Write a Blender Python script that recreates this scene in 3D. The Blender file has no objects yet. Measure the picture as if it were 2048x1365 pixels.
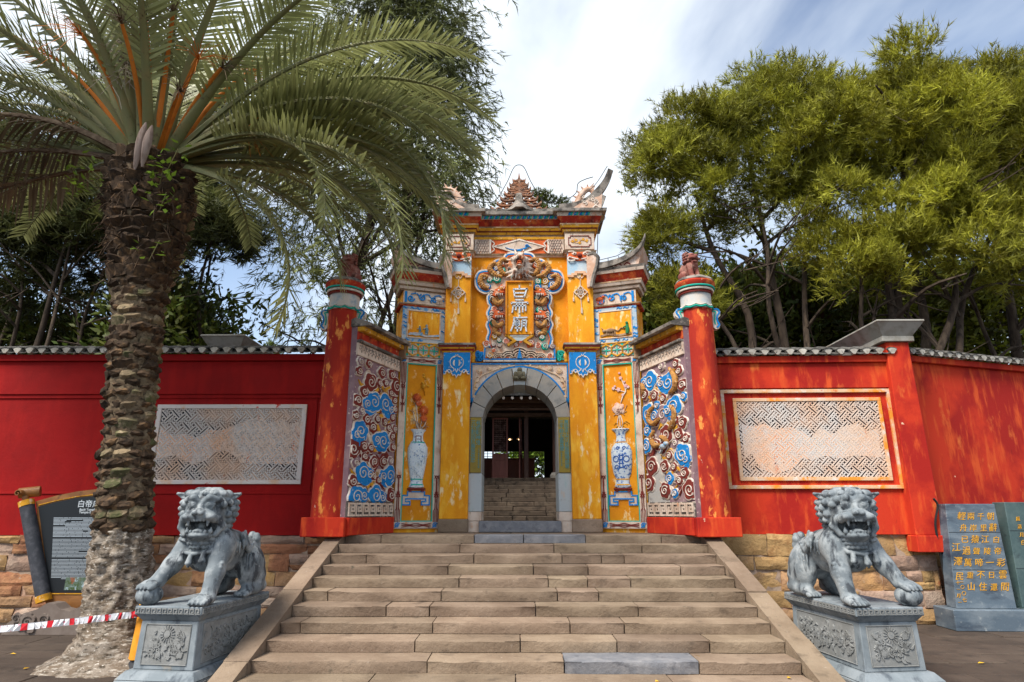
import bpy, bmesh, math, random
import numpy as np
from mathutils import Vector, Matrix, noise as mnoise
R = math.radians; PI = math.pi
S = bpy.context.scene
COL = S.collection
random.seed(7)

# ---------------------------------------------------------------- camera
cam = bpy.data.cameras.new('camera'); cam.lens = 21.97; cam.sensor_width = 36; cam.clip_end = 2000
camo = bpy.data.objects.new('camera', cam); COL.objects.link(camo)
camo.location = (-.04, 0, 1.80); camo.rotation_euler = (R(90 + 15.3), 0, R(.53))
S.camera = camo

# ---------------------------------------------------------------- sky, sun, exposure
SUN_EL, SUN_AZ = 52, -138          # azimuth from +Y, clockwise
w = bpy.data.worlds.new('World'); S.world = w; w.use_nodes = True
nt = w.node_tree; nt.nodes.clear(); N = nt.nodes.new; L = nt.links.new
out = N('ShaderNodeOutputWorld'); bg = N('ShaderNodeBackground'); L(bg.outputs[0], out.inputs[0])
sky = N('ShaderNodeTexSky'); sky.sky_type = 'NISHITA'; sky.sun_disc = False
sky.sun_elevation = R(SUN_EL); sky.sun_rotation = R(SUN_AZ); sky.air_density = 1.0; sky.dust_density = .6; sky.ozone_density = 2.5
tc = N('ShaderNodeTexCoord')
sep = N('ShaderNodeSeparateXYZ'); L(tc.outputs['Generated'], sep.inputs[0])
zc = N('ShaderNodeMath'); zc.operation = 'MAXIMUM'; L(sep.outputs[2], zc.inputs[0]); zc.inputs[1].default_value = 0.0
za = N('ShaderNodeMath'); za.operation = 'ADD'; L(zc.outputs[0], za.inputs[0]); za.inputs[1].default_value = .35
dv = N('ShaderNodeVectorMath'); dv.operation = 'DIVIDE'; L(tc.outputs['Generated'], dv.inputs[0])
cb = N('ShaderNodeCombineXYZ'); [L(za.outputs[0], cb.inputs[i]) for i in range(3)]; L(cb.outputs[0], dv.inputs[1])
mp = N('ShaderNodeMapping'); L(dv.outputs[0], mp.inputs[0]); mp.inputs['Location'].default_value = (7.7, 3.3, 1.5); mp.inputs['Scale'].default_value = (1.0, .8, .5)
nz = N('ShaderNodeTexNoise'); L(mp.outputs[0], nz.inputs['Vector']); nz.inputs['Scale'].default_value = 1.25; nz.inputs['Detail'].default_value = 7; nz.inputs['Roughness'].default_value = .52; nz.inputs['Distortion'].default_value = .25
cr = N('ShaderNodeMapRange'); cr.interpolation_type = 'SMOOTHSTEP'; L(nz.outputs[0], cr.inputs[0]); cr.inputs[1].default_value = .36; cr.inputs[2].default_value = .62
nz2 = N('ShaderNodeTexNoise'); L(mp.outputs[0], nz2.inputs['Vector']); nz2.inputs['Scale'].default_value = 2.3; nz2.inputs['Detail'].default_value = 5
cc = N('ShaderNodeMix'); cc.data_type = 'RGBA'; L(nz2.outputs[0], cc.inputs[0]); cc.inputs[6].default_value = (4.1, 4.8, 5.5, 1); cc.inputs[7].default_value = (6.0, 6.1, 6.2, 1)
mx = N('ShaderNodeMix'); mx.data_type = 'RGBA'; L(cr.outputs[0], mx.inputs[0])
sk = N('ShaderNodeMix'); sk.data_type = 'RGBA'; sk.blend_type = 'MULTIPLY'; sk.inputs[0].default_value = 1; L(sky.outputs[0], sk.inputs[6]); sk.inputs[7].default_value = (.42, .60, .76, 1)
hz = N('ShaderNodeMix'); hz.data_type = 'RGBA'; hzf = N('ShaderNodeMath'); hzf.operation = 'SUBTRACT'; hzf.inputs[0].default_value = 1.0; L(zc.outputs[0], hzf.inputs[1]); hzp = N('ShaderNodeMath'); hzp.operation = 'POWER'; L(hzf.outputs[0], hzp.inputs[0]); hzp.inputs[1].default_value = 2.6; L(hzp.outputs[0], hz.inputs[0]); L(sk.outputs[2], hz.inputs[6]); hz.inputs[7].default_value = (5.0, 5.8, 6.6, 1)
L(hz.outputs[2], mx.inputs[6]); L(cc.outputs[2], mx.inputs[7])
L(mx.outputs[2], bg.inputs[0]); bg.inputs[1].default_value = .10
sun = bpy.data.lights.new('sun', 'SUN'); sun.energy = 3.0; sun.angle = R(22); sun.color = (1, .95, .87)
suno = bpy.data.objects.new('sun', sun); COL.objects.link(suno); suno.location = (-6, -10, 30)
sd = Vector((math.sin(R(SUN_AZ)) * math.cos(R(SUN_EL)), math.cos(R(SUN_AZ)) * math.cos(R(SUN_EL)), math.sin(R(SUN_EL))))
suno.rotation_euler = sd.to_track_quat('Z', 'Y').to_euler()
S.view_settings.view_transform = 'Standard'; S.view_settings.look = 'None'; S.view_settings.gamma = 1
S.view_settings.use_curve_mapping = False; S.view_settings.exposure = 1.15
# ---------------------------------------------------------------- helpers
WM = {}
def thing(name, label, cat, loc=(0, 0, 0), rz=0, group=None):
    o = bpy.data.objects.new(name, None); COL.objects.link(o); o.empty_display_size = .1
    o.location = loc; o.rotation_euler = (0, 0, rz)
    WM[o.name] = Matrix.Translation(loc) @ Matrix.Rotation(rz, 4, 'Z')
    return tag(o, label, cat, group)
def tag(o, label=None, cat=None, group=None, kind=None):
    if label: o['label'] = label
    if cat: o['category'] = cat
    if group: o['group'] = group
    if kind: o['kind'] = kind
    return o
def link(name, me, mat=None, parent=None, local=False, loc=None, rot=None):
    o = bpy.data.objects.new(name, me); COL.objects.link(o)
    if mat is not None and not me.materials: me.materials.append(mat)
    B = Matrix.Identity(4)
    if loc is not None: o.location = loc; B = Matrix.Translation(loc)
    if rot is not None:
        o.rotation_euler = rot; B = B @ Matrix.LocRotScale(None, __import__('mathutils').Euler(rot), None)
    if parent is not None:
        o.parent = parent
        P = WM.get(parent.name, Matrix.Identity(4))
        if local: WM[o.name] = P @ B
        else:
            o.matrix_parent_inverse = P.inverted(); WM[o.name] = B
    else: WM[o.name] = B
    return o
def copy_tree(o, parent=None):
    c = o.copy(); COL.objects.link(c)
    if parent is not None: c.parent = parent
    for ch in list(o.children): copy_tree(ch, c)
    return c

class MB:
    def __init__(s): s.v = []; s.f = []; s.c = []; s.T = None
    def add(s, vs, fs):
        o = len(s.v)
        s.v += [tuple(s.T @ Vector(p)) if s.T else tuple(p) for p in vs]
        s.f += [tuple(i + o for i in f) for f in fs]
        return o
    def box(s, x0, x1, y0, y1, z0, z1, b=0, jit=0, rnd=random):
        if x0 > x1: x0, x1 = x1, x0
        if y0 > y1: y0, y1 = y1, y0
        if z0 > z1: z0, z1 = z1, z0
        P = {}
        for i in (0, 1):
            for j in (0, 1):
                for k in (0, 1):
                    P[i, j, k] = Vector(((x0, x1)[i], (y0, y1)[j], (z0, z1)[k])) + (Vector((rnd.uniform(-jit, jit), rnd.uniform(-jit, jit), rnd.uniform(-jit, jit))) if jit else Vector((0, 0, 0)))
        return s.hexa(P, b)
    def hexa(s, P, b=0):
        if not b:
            ks = list(P); ix = {k: n for n, k in enumerate(ks)}
            q = lambda *a: tuple(ix[k] for k in a)
            return s.add([P[k] for k in ks], [q((0,0,0),(0,0,1),(0,1,1),(0,1,0)), q((1,0,0),(1,1,0),(1,1,1),(1,0,1)), q((0,0,0),(1,0,0),(1,0,1),(0,0,1)),
                   q((0,1,0),(0,1,1),(1,1,1),(1,1,0)), q((0,0,0),(0,1,0),(1,1,0),(1,0,0)), q((0,0,1),(1,0,1),(1,1,1),(0,1,1))])
        V = []; ID = {}
        for k, p in P.items():
            d = []
            for a in range(3):
                n = list(k); n[a] = 1 - n[a]; e = P[tuple(n)] - p; l = e.length; d.append(e * (min(b, l * .45) / l) if l > 1e-9 else e)
            for a in range(3):
                ID[k, a] = len(V); V.append(p + d[(a + 1) % 3] + d[(a + 2) % 3])
        F = []
        for a in range(3):
            for sd_ in (0, 1):
                cyc = []
                for (u, v) in ((0, 0), (1, 0), (1, 1), (0, 1)):
                    k = [0, 0, 0]; k[a] = sd_; k[(a + 1) % 3] = u; k[(a + 2) % 3] = v; cyc.append(ID[tuple(k), a])
                F.append(tuple(cyc if sd_ else cyc[::-1]))
            b1, c1 = (a + 1) % 3, (a + 2) % 3
            for u in (0, 1):
                for v in (0, 1):
                    k0 = [0, 0, 0]; k0[b1] = u; k0[c1] = v; k1 = list(k0); k1[a] = 1; k0, k1 = tuple(k0), tuple(k1)
                    q = (ID[k0, b1], ID[k1, b1], ID[k1, c1], ID[k0, c1])
                    F.append(q if (u ^ v) else q[::-1])
        for k in P:
            t = (ID[k, 0], ID[k, 1], ID[k, 2]); F.append(t if (sum(k) % 2) else t[::-1])
        return s.add(V, F)
    def prism(s, poly, y0, y1, inset=0):
        poly = [p for i, p in enumerate(poly) if abs(p[0]-poly[i-1][0]) + abs(p[1]-poly[i-1][1]) > 1e-6]
        n = len(poly); front = poly
        if inset:
            cx = sum(p[0] for p in poly) / n; cz = sum(p[1] for p in poly) / n
            front = []
            for i in range(n):
                a = Vector(poly[i - 1]); p = Vector(poly[i]); b = Vector(poly[(i + 1) % n]); t = (b - a)
                nn = Vector((-t.y, t.x)).normalized() if t.length > 1e-9 else Vector((0, 0))
                ar = area2(poly); nn = nn if ar > 0 else -nn
                front.append(p + nn * inset)
        V = [(p[0], y0, p[1]) for p in front] + [(p[0], y1, p[1]) for p in poly]
        F = [tuple(range(n)), tuple(range(2 * n - 1, n - 1, -1))] + [(i, n + i, n + (i + 1) % n, (i + 1) % n) for i in range(n)]
        return s.add(V, F)
    def stroke(s, path, w, y0, y1, closed=False, taper=0, flat=1.0):
        n = len(path)
        if n < 2: return
        V = []; F = []
        for i in range(n):
            p = Vector(path[i])
            a = Vector(path[i - 1]) if (i or closed) else p
            b = Vector(path[(i + 1) % n]) if (i < n - 1 or closed) else p
            d1 = (p - a); d2 = (b - p)
            d = (d1.normalized() if d1.length > 1e-9 else Vector((0, 0))) + (d2.normalized() if d2.length > 1e-9 else Vector((0, 0)))
            d = d.normalized() if d.length > 1e-6 else (d1 if d1.length else d2).normalized()
            m = 1.0
            if d1.length > 1e-9 and d2.length > 1e-9: m = 1 / max(.5, d.dot(d2.normalized()))
            ww = (w if not callable(w) else w(i / (n - 1))) * .5 * m
            if taper and not closed:
                t = i / (n - 1); ww *= min(1, (t + .02) / taper, (1.02 - t) / taper)
            nn = Vector((-d.y, d.x)); l = p + nn * ww; r = p - nn * ww; li = p + nn * ww * flat; ri = p - nn * ww * flat
            V += [(l.x, y1, l.y), (li.x, y0, li.y), (ri.x, y0, ri.y), (r.x, y1, r.y)]
        for i in range(n if closed else n - 1):
            j = (i + 1) % n
            F += [(4*i, 4*j, 4*j+1, 4*i+1), (4*i+1, 4*j+1, 4*j+2, 4*i+2), (4*i+2, 4*j+2, 4*j+3, 4*i+3), (4*i+3, 4*j+3, 4*j, 4*i)]
        if not closed: F += [(0, 1, 2, 3), (4*n-1, 4*n-2, 4*n-3, 4*n-4)]
        return s.add(V, F)
    def tube(s, path, rad, n=8, sy=1.0):
        m = len(path); path = [Vector(p) for p in path]
        if not hasattr(rad, '__len__'): rad = [rad] * m
        up = None; V = []; F = []
        for i in range(m):
            d = (path[min(i + 1, m - 1)] - path[max(i - 1, 0)]).normalized()
            if up is None: up = d.orthogonal().normalized()
            up = (up - d * up.dot(d));  up = up.normalized() if up.length > 1e-6 else d.orthogonal().normalized()
            q = d.cross(up)
            for k in range(n):
                a = 2 * PI * k / n; V.append(path[i] + (up * math.cos(a) + q * math.sin(a) * sy) * rad[i])
        for i in range(m - 1):
            for k in range(n):
                F.append((i*n+k, i*n+(k+1) % n, (i+1)*n+(k+1) % n, (i+1)*n+k))
        F += [tuple(range(n))[::-1], tuple(range((m-1)*n, m*n))]
        return s.add(V, F)
    def lathe(s, prof, n=24, c=(0, 0), a0=0, a1=2*PI, wob=None):
        V = []; F = []; m = len(prof); full = abs(a1 - a0 - 2*PI) < 1e-6; nn = n if full else n + 1
        for (r, z) in prof:
            for k in range(nn):
                a = a0 + (a1 - a0) * k / n; rr = r if wob is None else wob(r, z, a); V.append((c[0] + rr * math.cos(a), c[1] + rr * math.sin(a), z))
        for i in range(m - 1):
            for k in range(n):
                k2 = (k + 1) % nn; F.append((i*nn+k, i*nn+k2, (i+1)*nn+k2, (i+1)*nn+k))
        if full: F += [tuple(range(nn))[::-1], tuple(range((m-1)*nn, m*nn))]
        return s.add(V, F)
    def sweep(s, prof, path, closed_prof=True):
        """prof: list of (out, z); path: list of (x,y) plan points, out = to the right of travel."""
        V = []; F = []; n = len(path); m = len(prof)
        for i in range(n):
            p = Vector(path[i]); d1 = (p - Vector(path[i-1])).normalized() if i else None; d2 = (Vector(path[i+1]) - p).normalized() if i < n - 1 else None
            d = (d1 or d2) + (d2 or d1); d = d.normalized(); nn = Vector((d.y, -d.x)); k = 1 / max(.35, nn.dot(Vector(((d2 or d1).y, -(d2 or d1).x))))
            for (o, z) in prof: q = p + nn * o * k; V.append((q.x, q.y, z))
        for i in range(n - 1):
            for j in range(m if closed_prof else m - 1):
                j2 = (j + 1) % m; F.append((i*m+j, i*m+j2, (i+1)*m+j2, (i+1)*m+j))
        if closed_prof: F += [tuple(range(m)), tuple(range(n*m-1, (n-1)*m-1, -1))]
        return s.add(V, F)
    def ball(s, c, r, nu=10, nv=7):
        rx, ry, rz = r if hasattr(r, '__len__') else (r, r, r)
        V = [(c[0], c[1], c[2] - rz)]; F = []
        for j in range(1, nv):
            t = -PI/2 + PI * j / nv
            for i in range(nu): a = 2*PI*i/nu; V.append((c[0] + rx*math.cos(t)*math.cos(a), c[1] + ry*math.cos(t)*math.sin(a), c[2] + rz*math.sin(t)))
        V.append((c[0], c[1], c[2] + rz)); e = len(V) - 1
        for i in range(nu):
            F.append((0, 1+(i+1) % nu, 1+i)); F.append((e, e-nu+i, e-nu+(i+1) % nu))
        for j in range(nv - 2):
            for i in range(nu): F.append((1+j*nu+i, 1+j*nu+(i+1) % nu, 1+(j+1)*nu+(i+1) % nu, 1+(j+1)*nu+i))
        return s.add(V, F)
    def mesh(s, name, smooth=None, recalc=True, noisy=None):
        me = bpy.data.meshes.new(name); me.from_pydata(s.v, [], s.f)
        if recalc:
            bm = bmesh.new(); bm.from_mesh(me); bmesh.ops.recalc_face_normals(bm, faces=bm.faces); bm.to_mesh(me); bm.free()
        if smooth is not None:
            me.shade_smooth()
            if smooth < 180: me.set_sharp_from_angle(angle=R(smooth))
        return me
    def build(s, name, mat, parent=None, smooth=None, local=False, loc=None, rot=None, recalc=True, label=None):
        o = link(name, s.mesh(name, smooth, recalc), mat, parent, local, loc, rot)
        if label: o['label'] = label
        return o
def area2(p): return .5 * sum(p[i-1][0]*p[i][1] - p[i][0]*p[i-1][1] for i in range(len(p)))
def spiral(cx, cz, r0, turns=1.6, a0=0, n=26, cw=1, rmin=.12):
    return [(cx + r0*(1-(1-rmin)*t)*math.cos(a0+cw*turns*2*PI*t), cz + r0*(1-(1-rmin)*t)*math.sin(a0+cw*turns*2*PI*t)) for t in [i/n for i in range(n+1)]]
def blob(cx, cz, r, lobes=5, amp=.13, ph=0, n=40, sx=1, sz=1):
    return [(cx + sx*r*(1-amp+amp*abs(math.sin(lobes*.5*a+ph))*1.6)*math.cos(a), cz + sz*r*(1-amp+amp*abs(math.sin(lobes*.5*a+ph))*1.6)*math.sin(a)) for a in [2*PI*i/n for i in range(n)]]
def circ(cx, cz, r, a0=0, a1=360, n=24, rz=None):
    rz = r if rz is None else rz
    return [(cx + r*math.cos(R(a0+(a1-a0)*i/n)), cz + rz*math.sin(R(a0+(a1-a0)*i/n))) for i in range(n+1)]
def bez(pts, n=12):
    """Catmull-Rom through the points (any dimension)."""
    P = [Vector(p) for p in pts]; P = [P[0]*2-P[1]] + P + [P[-1]*2-P[-2]]; o = []
    for i in range(1, len(P)-2):
        for k in range(n):
            t = k/n; a, b, c, d = P[i-1], P[i], P[i+1], P[i+2]
            o.append(.5*((2*b) + (c-a)*t + (2*a-5*b+4*c-d)*t*t + (3*b-a-3*c+d)*t**3))
    o.append(P[-2]); return o
def text_mesh(body, size, extrude=.004, align='CENTER', line=1.0, bold=0, shear=0):
    cu = bpy.data.curves.new('text', 'FONT'); cu.body = body; cu.size = size; cu.extrude = extrude; cu.align_x = align; cu.space_line = line
    cu.offset = bold; cu.resolution_u = 3; cu.shear = shear
    o = bpy.data.objects.new('text', cu); COL.objects.link(o)
    dg = bpy.context.evaluated_depsgraph_get(); me = bpy.data.meshes.new_from_object(o.evaluated_get(dg))
    bpy.data.objects.remove(o); bpy.data.curves.remove(cu); return me
ROTX = (PI/2, 0, 0)

# ---------------------------------------------------------------- materials
MATS = {}
def wm(name, base, layers=(), rough=.85, bump=None, var=0, spec=.25, metal=0, coord='pos', hue=0, emit=0):
    """Weathered surface: base colour, noise layers (colour, scale, low, high, detail), bump (scale, strength)."""
    if name in MATS: return MATS[name]
    m = bpy.data.materials.new(name); m.use_nodes = True; t = m.node_tree; t.nodes.clear(); n = t.nodes.new; l = t.links.new
    o = n('ShaderNodeOutputMaterial'); p = n('ShaderNodeBsdfPrincipled'); l(p.outputs[0], o.inputs[0])
    p.inputs['Roughness'].default_value = rough; p.inputs['Specular IOR Level'].default_value = spec; p.inputs['Metallic'].default_value = metal
    if coord == 'pos': g = n('ShaderNodeNewGeometry').outputs['Position']
    else: g = n('ShaderNodeTexCoord').outputs['Object']
    c = n('ShaderNodeRGB'); c.outputs[0].default_value = (*base, 1); cur = c.outputs[0]
    for k, (col, sc, lo, hi, det) in enumerate(layers):
        mp = n('ShaderNodeMapping'); l(g, mp.inputs[0]); mp.inputs['Scale'].default_value = sc if hasattr(sc, '__len__') else (sc, sc, sc); mp.inputs['Location'].default_value = (k*3.7, k*1.3, k*5.1)
        z = n('ShaderNodeTexNoise'); l(mp.outputs[0], z.inputs[0]); z.inputs['Scale'].default_value = 1; z.inputs['Detail'].default_value = det; z.inputs['Roughness'].default_value = .6
        r = n('ShaderNodeMapRange'); l(z.outputs[0], r.inputs[0]); r.inputs[1].default_value = lo; r.inputs[2].default_value = hi
        x = n('ShaderNodeMix'); x.data_type = 'RGBA'; l(r.outputs[0], x.inputs[0]); l(cur, x.inputs[6]); x.inputs[7].default_value = (*col, 1); cur = x.outputs[2]
    if var or hue:
        oi = n('ShaderNodeObjectInfo'); hs = n('ShaderNodeHueSaturation'); l(cur, hs.inputs['Color'])
        r = n('ShaderNodeMapRange'); l(oi.outputs['Random'], r.inputs[0]); r.inputs[3].default_value = 1-var; r.inputs[4].default_value = 1+var; l(r.outputs[0], hs.inputs['Value'])
        if hue:
            mm = n('ShaderNodeMath'); mm.operation = 'MULTIPLY'; mm.inputs[1].default_value = 7.31; l(oi.outputs['Random'], mm.inputs[0])
            fr = n('ShaderNodeMath'); fr.operation = 'FRACT'; l(mm.outputs[0], fr.inputs[0])
            r2 = n('ShaderNodeMapRange'); l(fr.outputs[0], r2.inputs[0]); r2.inputs[3].default_value = .5-hue; r2.inputs[4].default_value = .5+hue; l(r2.outputs[0], hs.inputs['Hue'])
        cur = hs.outputs[0]
    l(cur, p.inputs['Base Color'])
    if bump:
        bs = bump if isinstance(bump, list) else [bump]; prev = None
        for (sc, st) in bs:
            z = n('ShaderNodeTexNoise'); l(g, z.inputs[0]) ; z.inputs['Scale'].default_value = sc; z.inputs['Detail'].default_value = 6; z.inputs['Roughness'].default_value = .65
            b = n('ShaderNodeBump'); b.inputs['Strength'].default_value = st; b.inputs['Distance'].default_value = .35/sc; l(z.outputs[0], b.inputs['Height'])
            if prev: l(prev, b.inputs['Normal'])
            prev = b.outputs[0]
        l(prev, p.inputs['Normal'])
    if emit: p.inputs['Emission Color'].default_value = (*base, 1); p.inputs['Emission Strength'].default_value = emit
    MATS[name] = m; return m
def leafmat(name, rough=.5, trans=.35, bark=False):
    if name in MATS: return MATS[name]
    m = bpy.data.materials.new(name); m.use_nodes = True; t = m.node_tree; t.nodes.clear(); n = t.nodes.new; l = t.links.new
    o = n('ShaderNodeOutputMaterial'); p = n('ShaderNodeBsdfPrincipled'); p.inputs['Roughness'].default_value = rough; p.inputs['Specular IOR Level'].default_value = .3
    a = n('ShaderNodeVertexColor'); a.layer_name = 'col'; l(a.outputs[0], p.inputs['Base Color'])
    tr = n('ShaderNodeBsdfTranslucent'); l(a.outputs[0], tr.inputs[0]); x = n('ShaderNodeMixShader'); x.inputs[0].default_value = trans
    l(p.outputs[0], x.inputs[1]); l(tr.outputs[0], x.inputs[2]); l(x.outputs[0], o.inputs[0])
    MATS[name] = m; return m
def colmesh(name, V, F, C, smooth=False):
    """Mesh from numpy arrays with one colour per face; F is (n,3) or (n,4)."""
    me = bpy.data.meshes.new(name); V = np.asarray(V, np.float32); F = np.asarray(F, np.int32); k = F.shape[1]
    me.vertices.add(len(V)); me.vertices.foreach_set('co', V.ravel()); me.loops.add(F.size); me.loops.foreach_set('vertex_index', F.ravel())
    me.polygons.add(len(F)); me.polygons.foreach_set('loop_start', np.arange(0, F.size, k, dtype=np.int32)); me.polygons.foreach_set('loop_total', np.full(len(F), k, np.int32))
    me.update(calc_edges=True)
    ca = me.color_attributes.new('col', 'FLOAT_COLOR', 'CORNER'); c4 = np.ones((len(F), k, 4), np.float32); c4[:, :, :3] = np.asarray(C, np.float32)[:, None, :]
    ca.data.foreach_set('color', c4.ravel())
    if smooth: me.shade_smooth()
    return me

OCHRE, WHITEP, BLUE, MAROON, MAUVE, GOLD, TEAL, ORANGE = (.74, .31, .012), (.72, .58, .46), (.006, .19, .50), (.17, .025, .018), (.22, .13, .15), (.62, .30, .02), (.01, .36, .27), (.62, .12, .03)
def paint(name, c, peel=WHITEP, amt=.62, bump=.25):
    d = tuple(x*.62 for x in c)
    return wm(name, c, [(d, 2.2, .45, .75, 6), (peel, 9, amt, amt+.06, 8)], .8, (26, bump))
m_ochre = wm('ochre_wash', OCHRE, [((.62, .20, .006), (2.2, 2.2, .8), .40, .68, 8), ((.80, .42, .04), (7, 7, 2.2), .50, .66, 8), ((.80, .60, .32), (9, 9, 3.2), .575, .655, 11), ((.44, .15, .01), (4, 4, 1.3), .62, .80, 8), ((.78, .66, .48), (3, 3, 1.4), .66, .70, 10)], .88, [(14, .18), (60, .2)])
m_ochre_flat = wm('ochre_smooth', (.68, .26, .008), [((.55, .18, .006), 2.4, .42, .66, 8), ((.78, .54, .24), (8, 8, 4), .58, .66, 10), ((.36, .12, .01), (7, 7, 2), .62, .78, 9)], .88, (30, .12))
m_white = wm('cream_plaster', (.63, .51, .41), [((.48, .34, .25), 3.2, .42, .64, 9), ((.60, .26, .12), (9, 9, 4), .60, .70, 8), ((.20, .155, .125), (14, 14, 5), .58, .72, 9)], .9, [(30, .3)])
m_whiteline = wm('white_relief', (.70, .61, .52), [((.48, .37, .29), 5, .46, .68, 9), ((.17, .12, .10), (20, 20, 9), .58, .70, 8)], .88, (40, .3))
m_blue = wm('blue_paint', BLUE, [((.01, .12, .33), 3, .5, .75, 6), ((.45, .55, .62), 14, .62, .69, 8), ((.02, .06, .12), (18, 18, 7), .60, .72, 8)], .8, (40, .2))
m_maroon = wm('maroon_paint', MAROON, [((.10, .018, .014), 4, .5, .75, 6), ((.6, .5, .42), 16, .68, .73, 8)], .85, (40, .3))
m_mauve = wm('mauve_plaster', MAUVE, [((.30, .20, .20), 5, .45, .7, 7), ((.55, .44, .38), 13, .60, .68, 8)], .9, (40, .35))
m_gold = wm('gold_paint', GOLD, [((.40, .17, .01), 6, .45, .7, 6), ((.72, .56, .34), 12, .58, .68, 8), ((.12, .06, .02), (15, 15, 6), .58, .70, 8)], .8, (40, .25))
m_teal = wm('teal_paint', TEAL, [((.30, .42, .36), 14, .6, .7, 8)], .8, (40, .2))
m_orange = wm('orange_paint', ORANGE, [((.72, .45, .30), 12, .58, .68, 8), ((.40, .06, .02), 5, .5, .75, 6)], .85, (40, .3))
m_redtrim = wm('red_trim', (.40, .030, .012), [((.60, .14, .03), 6, .48, .62, 9), ((.62, .40, .26), 13, .62, .69, 8), ((.13, .016, .010), (5, 5, 2), .50, .68, 8)], .85, (30, .25))
m_red_new = wm('red_wall_fresh', (.275, .0026, .0026), [((.21, .0026, .0026), .9, .4, .66, 7), ((.33, .006, .004), (2.2, 2.2, .6), .50, .72, 9), ((.20, .004, .004), (7, 7, .8), .62, .80, 9), ((.42, .03, .02), 6, .70, .78, 9)], .82, [(3, .12), (45, .14)], spec=.2)
m_red_old = wm('red_wall_faded', (.50, .032, .010), [((.33, .012, .007), (1.0, 1.0, .9), .44, .56, 8), ((.60, .075, .016), (6, 6, 1.2), .52, .66, 10), ((.66, .14, .03), (3, 3, 1.6), .62, .74, 10), ((.74, .48, .32), 4.2, .72, .745, 10), ((.16, .012, .008), (9, 9, 2), .66, .80, 9)], .88, [(26, .2)])
m_red_col = wm('red_column_peeling', (.36, .022, .009), [((.25, .014, .008), (2, 2, .6), .42, .65, 7), ((.54, .065, .014), (5, 5, 1.6), .50, .62, 10), ((.70, .24, .05), (7, 7, 3.2), .585, .635, 10), ((.74, .54, .40), (8, 8, 5), .69, .72, 9)], .85, [(22, .25)])
m_grey = wm('grey_stone', (.27, .255, .23), [((.36, .31, .25), 2.5, .45, .7, 7), ((.16, .16, .15), 6, .55, .75, 7), ((.45, .35, .25), 10, .66, .74, 8)], .9, [(30, .35), (120, .3)], var=.10)
m_step = wm('stair_sandstone', (.200, .142, .096), [((.265, .195, .135), 1.8, .42, .62, 9), ((.105, .076, .054), (4, 4, 8), .57, .76, 10), ((.33, .26, .20), 18, .66, .74, 6), ((.10, .085, .06), 7, .66, .76, 8)], .92, [(16, .7), (60, .8), (150, .7)], var=.16, hue=.006)
m_step_blue = wm('stair_bluestone', (.17, .17, .18), [((.25, .24, .24), 6, .45, .7, 7), ((.09, .09, .10), 9, .55, .75, 8)], .9, [(24, .7), (90, .6)], var=.1)
m_rubble = wm('wall_sandstone', (.34, .205, .105), [((.44, .25, .10), 1.6, .45, .62, 7), ((.22, .125, .07), 4, .5, .7, 9), ((.38, .09, .04), 2.2, .66, .76, 8), ((.50, .38, .26), 16, .64, .74, 7)], .93, [(7, .8), (26, .7), (90, .6)], var=.25, hue=.008)
m_mortar = wm('lime_mortar', (.36, .27, .20), [((.46, .25, .16), 2, .45, .7, 7), ((.2, .14, .10), 6, .5, .75, 8)], .95, [(20, .6)])
m_lion = wm('bluestone_carved', (.150, .172, .185), [((.285, .305, .31), 6, .45, .60, 9), ((.045, .052, .06), (10, 10, 3.5), .52, .62, 9), ((.42, .42, .40), 26, .64, .74, 6)], .7, [(24, .35), (70, .5)], spec=.35)
m_lion_dark = wm('bluestone_dark', (.055, .062, .07), [((.15, .17, .18), 12, .5, .7, 7)], .65, (70, .2))
m_ped = wm('bluestone_pedestal', (.165, .190, .205), [((.24, .265, .28), 3, .42, .62, 9), ((.085, .10, .115), (9, 9, 3), .52, .68, 9), ((.36, .30, .22), 4, .66, .78, 7)], .75, [(50, .25)])
m_ped_rel = wm('bluestone_tooled', (.19, .19, .18), [((.26, .26, .25), 8, .42, .66, 8), ((.15, .16, .165), 20, .55, .7, 8)], .85, [(70, .6)])
m_ground = wm('paving_dark', (.062, .045, .034), [((.095, .07, .052), 1.1, .42, .68, 8), ((.035, .027, .022), 3.2, .52, .74, 8), ((.14, .11, .085), 30, .66, .76, 5)], .82, [(18, .4), (80, .4)], var=.12)
m_tile = wm('roof_tile_grey', (.085, .078, .068), [((.17, .16, .145), 9, .45, .7, 7), ((.035, .03, .026), 14, .55, .72, 8)], .9, (50, .4), var=.25)
m_tile_face = wm('tile_end_lime', (.40, .37, .32), [((.22, .19, .15), 12, .48, .7, 7)], .9, (60, .4), var=.22)
m_ridge = wm('weathered_lime', (.27, .235, .20), [((.085, .075, .065), 4.5, .43, .58, 10), ((.52, .42, .33), 9, .58, .7, 8), ((.45, .17, .07), 6, .66, .74, 8)], .92, [(24, .5)])
m_wood = wm('dark_lacquer_wood', (.075, .036, .026), [((.11, .055, .04), (18, 18, 2), .45, .7, 7)], .5, (40, .15), spec=.4)
m_wood_red = wm('red_brown_door', (.24, .085, .065), [((.16, .055, .042), (20, 20, 2), .45, .7, 7)], .5, (40, .15), spec=.4)
m_black = wm('black_timber', (.028, .020, .016), [((.045, .032, .024), (15, 15, 3), .45, .7, 6)], .7)
m_brass = wm('plaque_olive_gold', (.27, .185, .015), [((.20, .14, .012), 5, .45, .7, 7), ((.12, .09, .02), 16, .62, .74, 8)], .6, (40, .15), spec=.4)
m_metal = wm('black_wire', (.02, .02, .02), rough=.5)
m_pale = wm('bluish_jamb_stone', (.42, .44, .43), [((.52, .36, .22), (6, 6, 2), .58, .72, 8), ((.25, .42, .40), (5, 5, 1.5), .60, .75, 7), ((.30, .27, .24), 12, .6, .75, 7)], .88, [(30, .3)])
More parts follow.
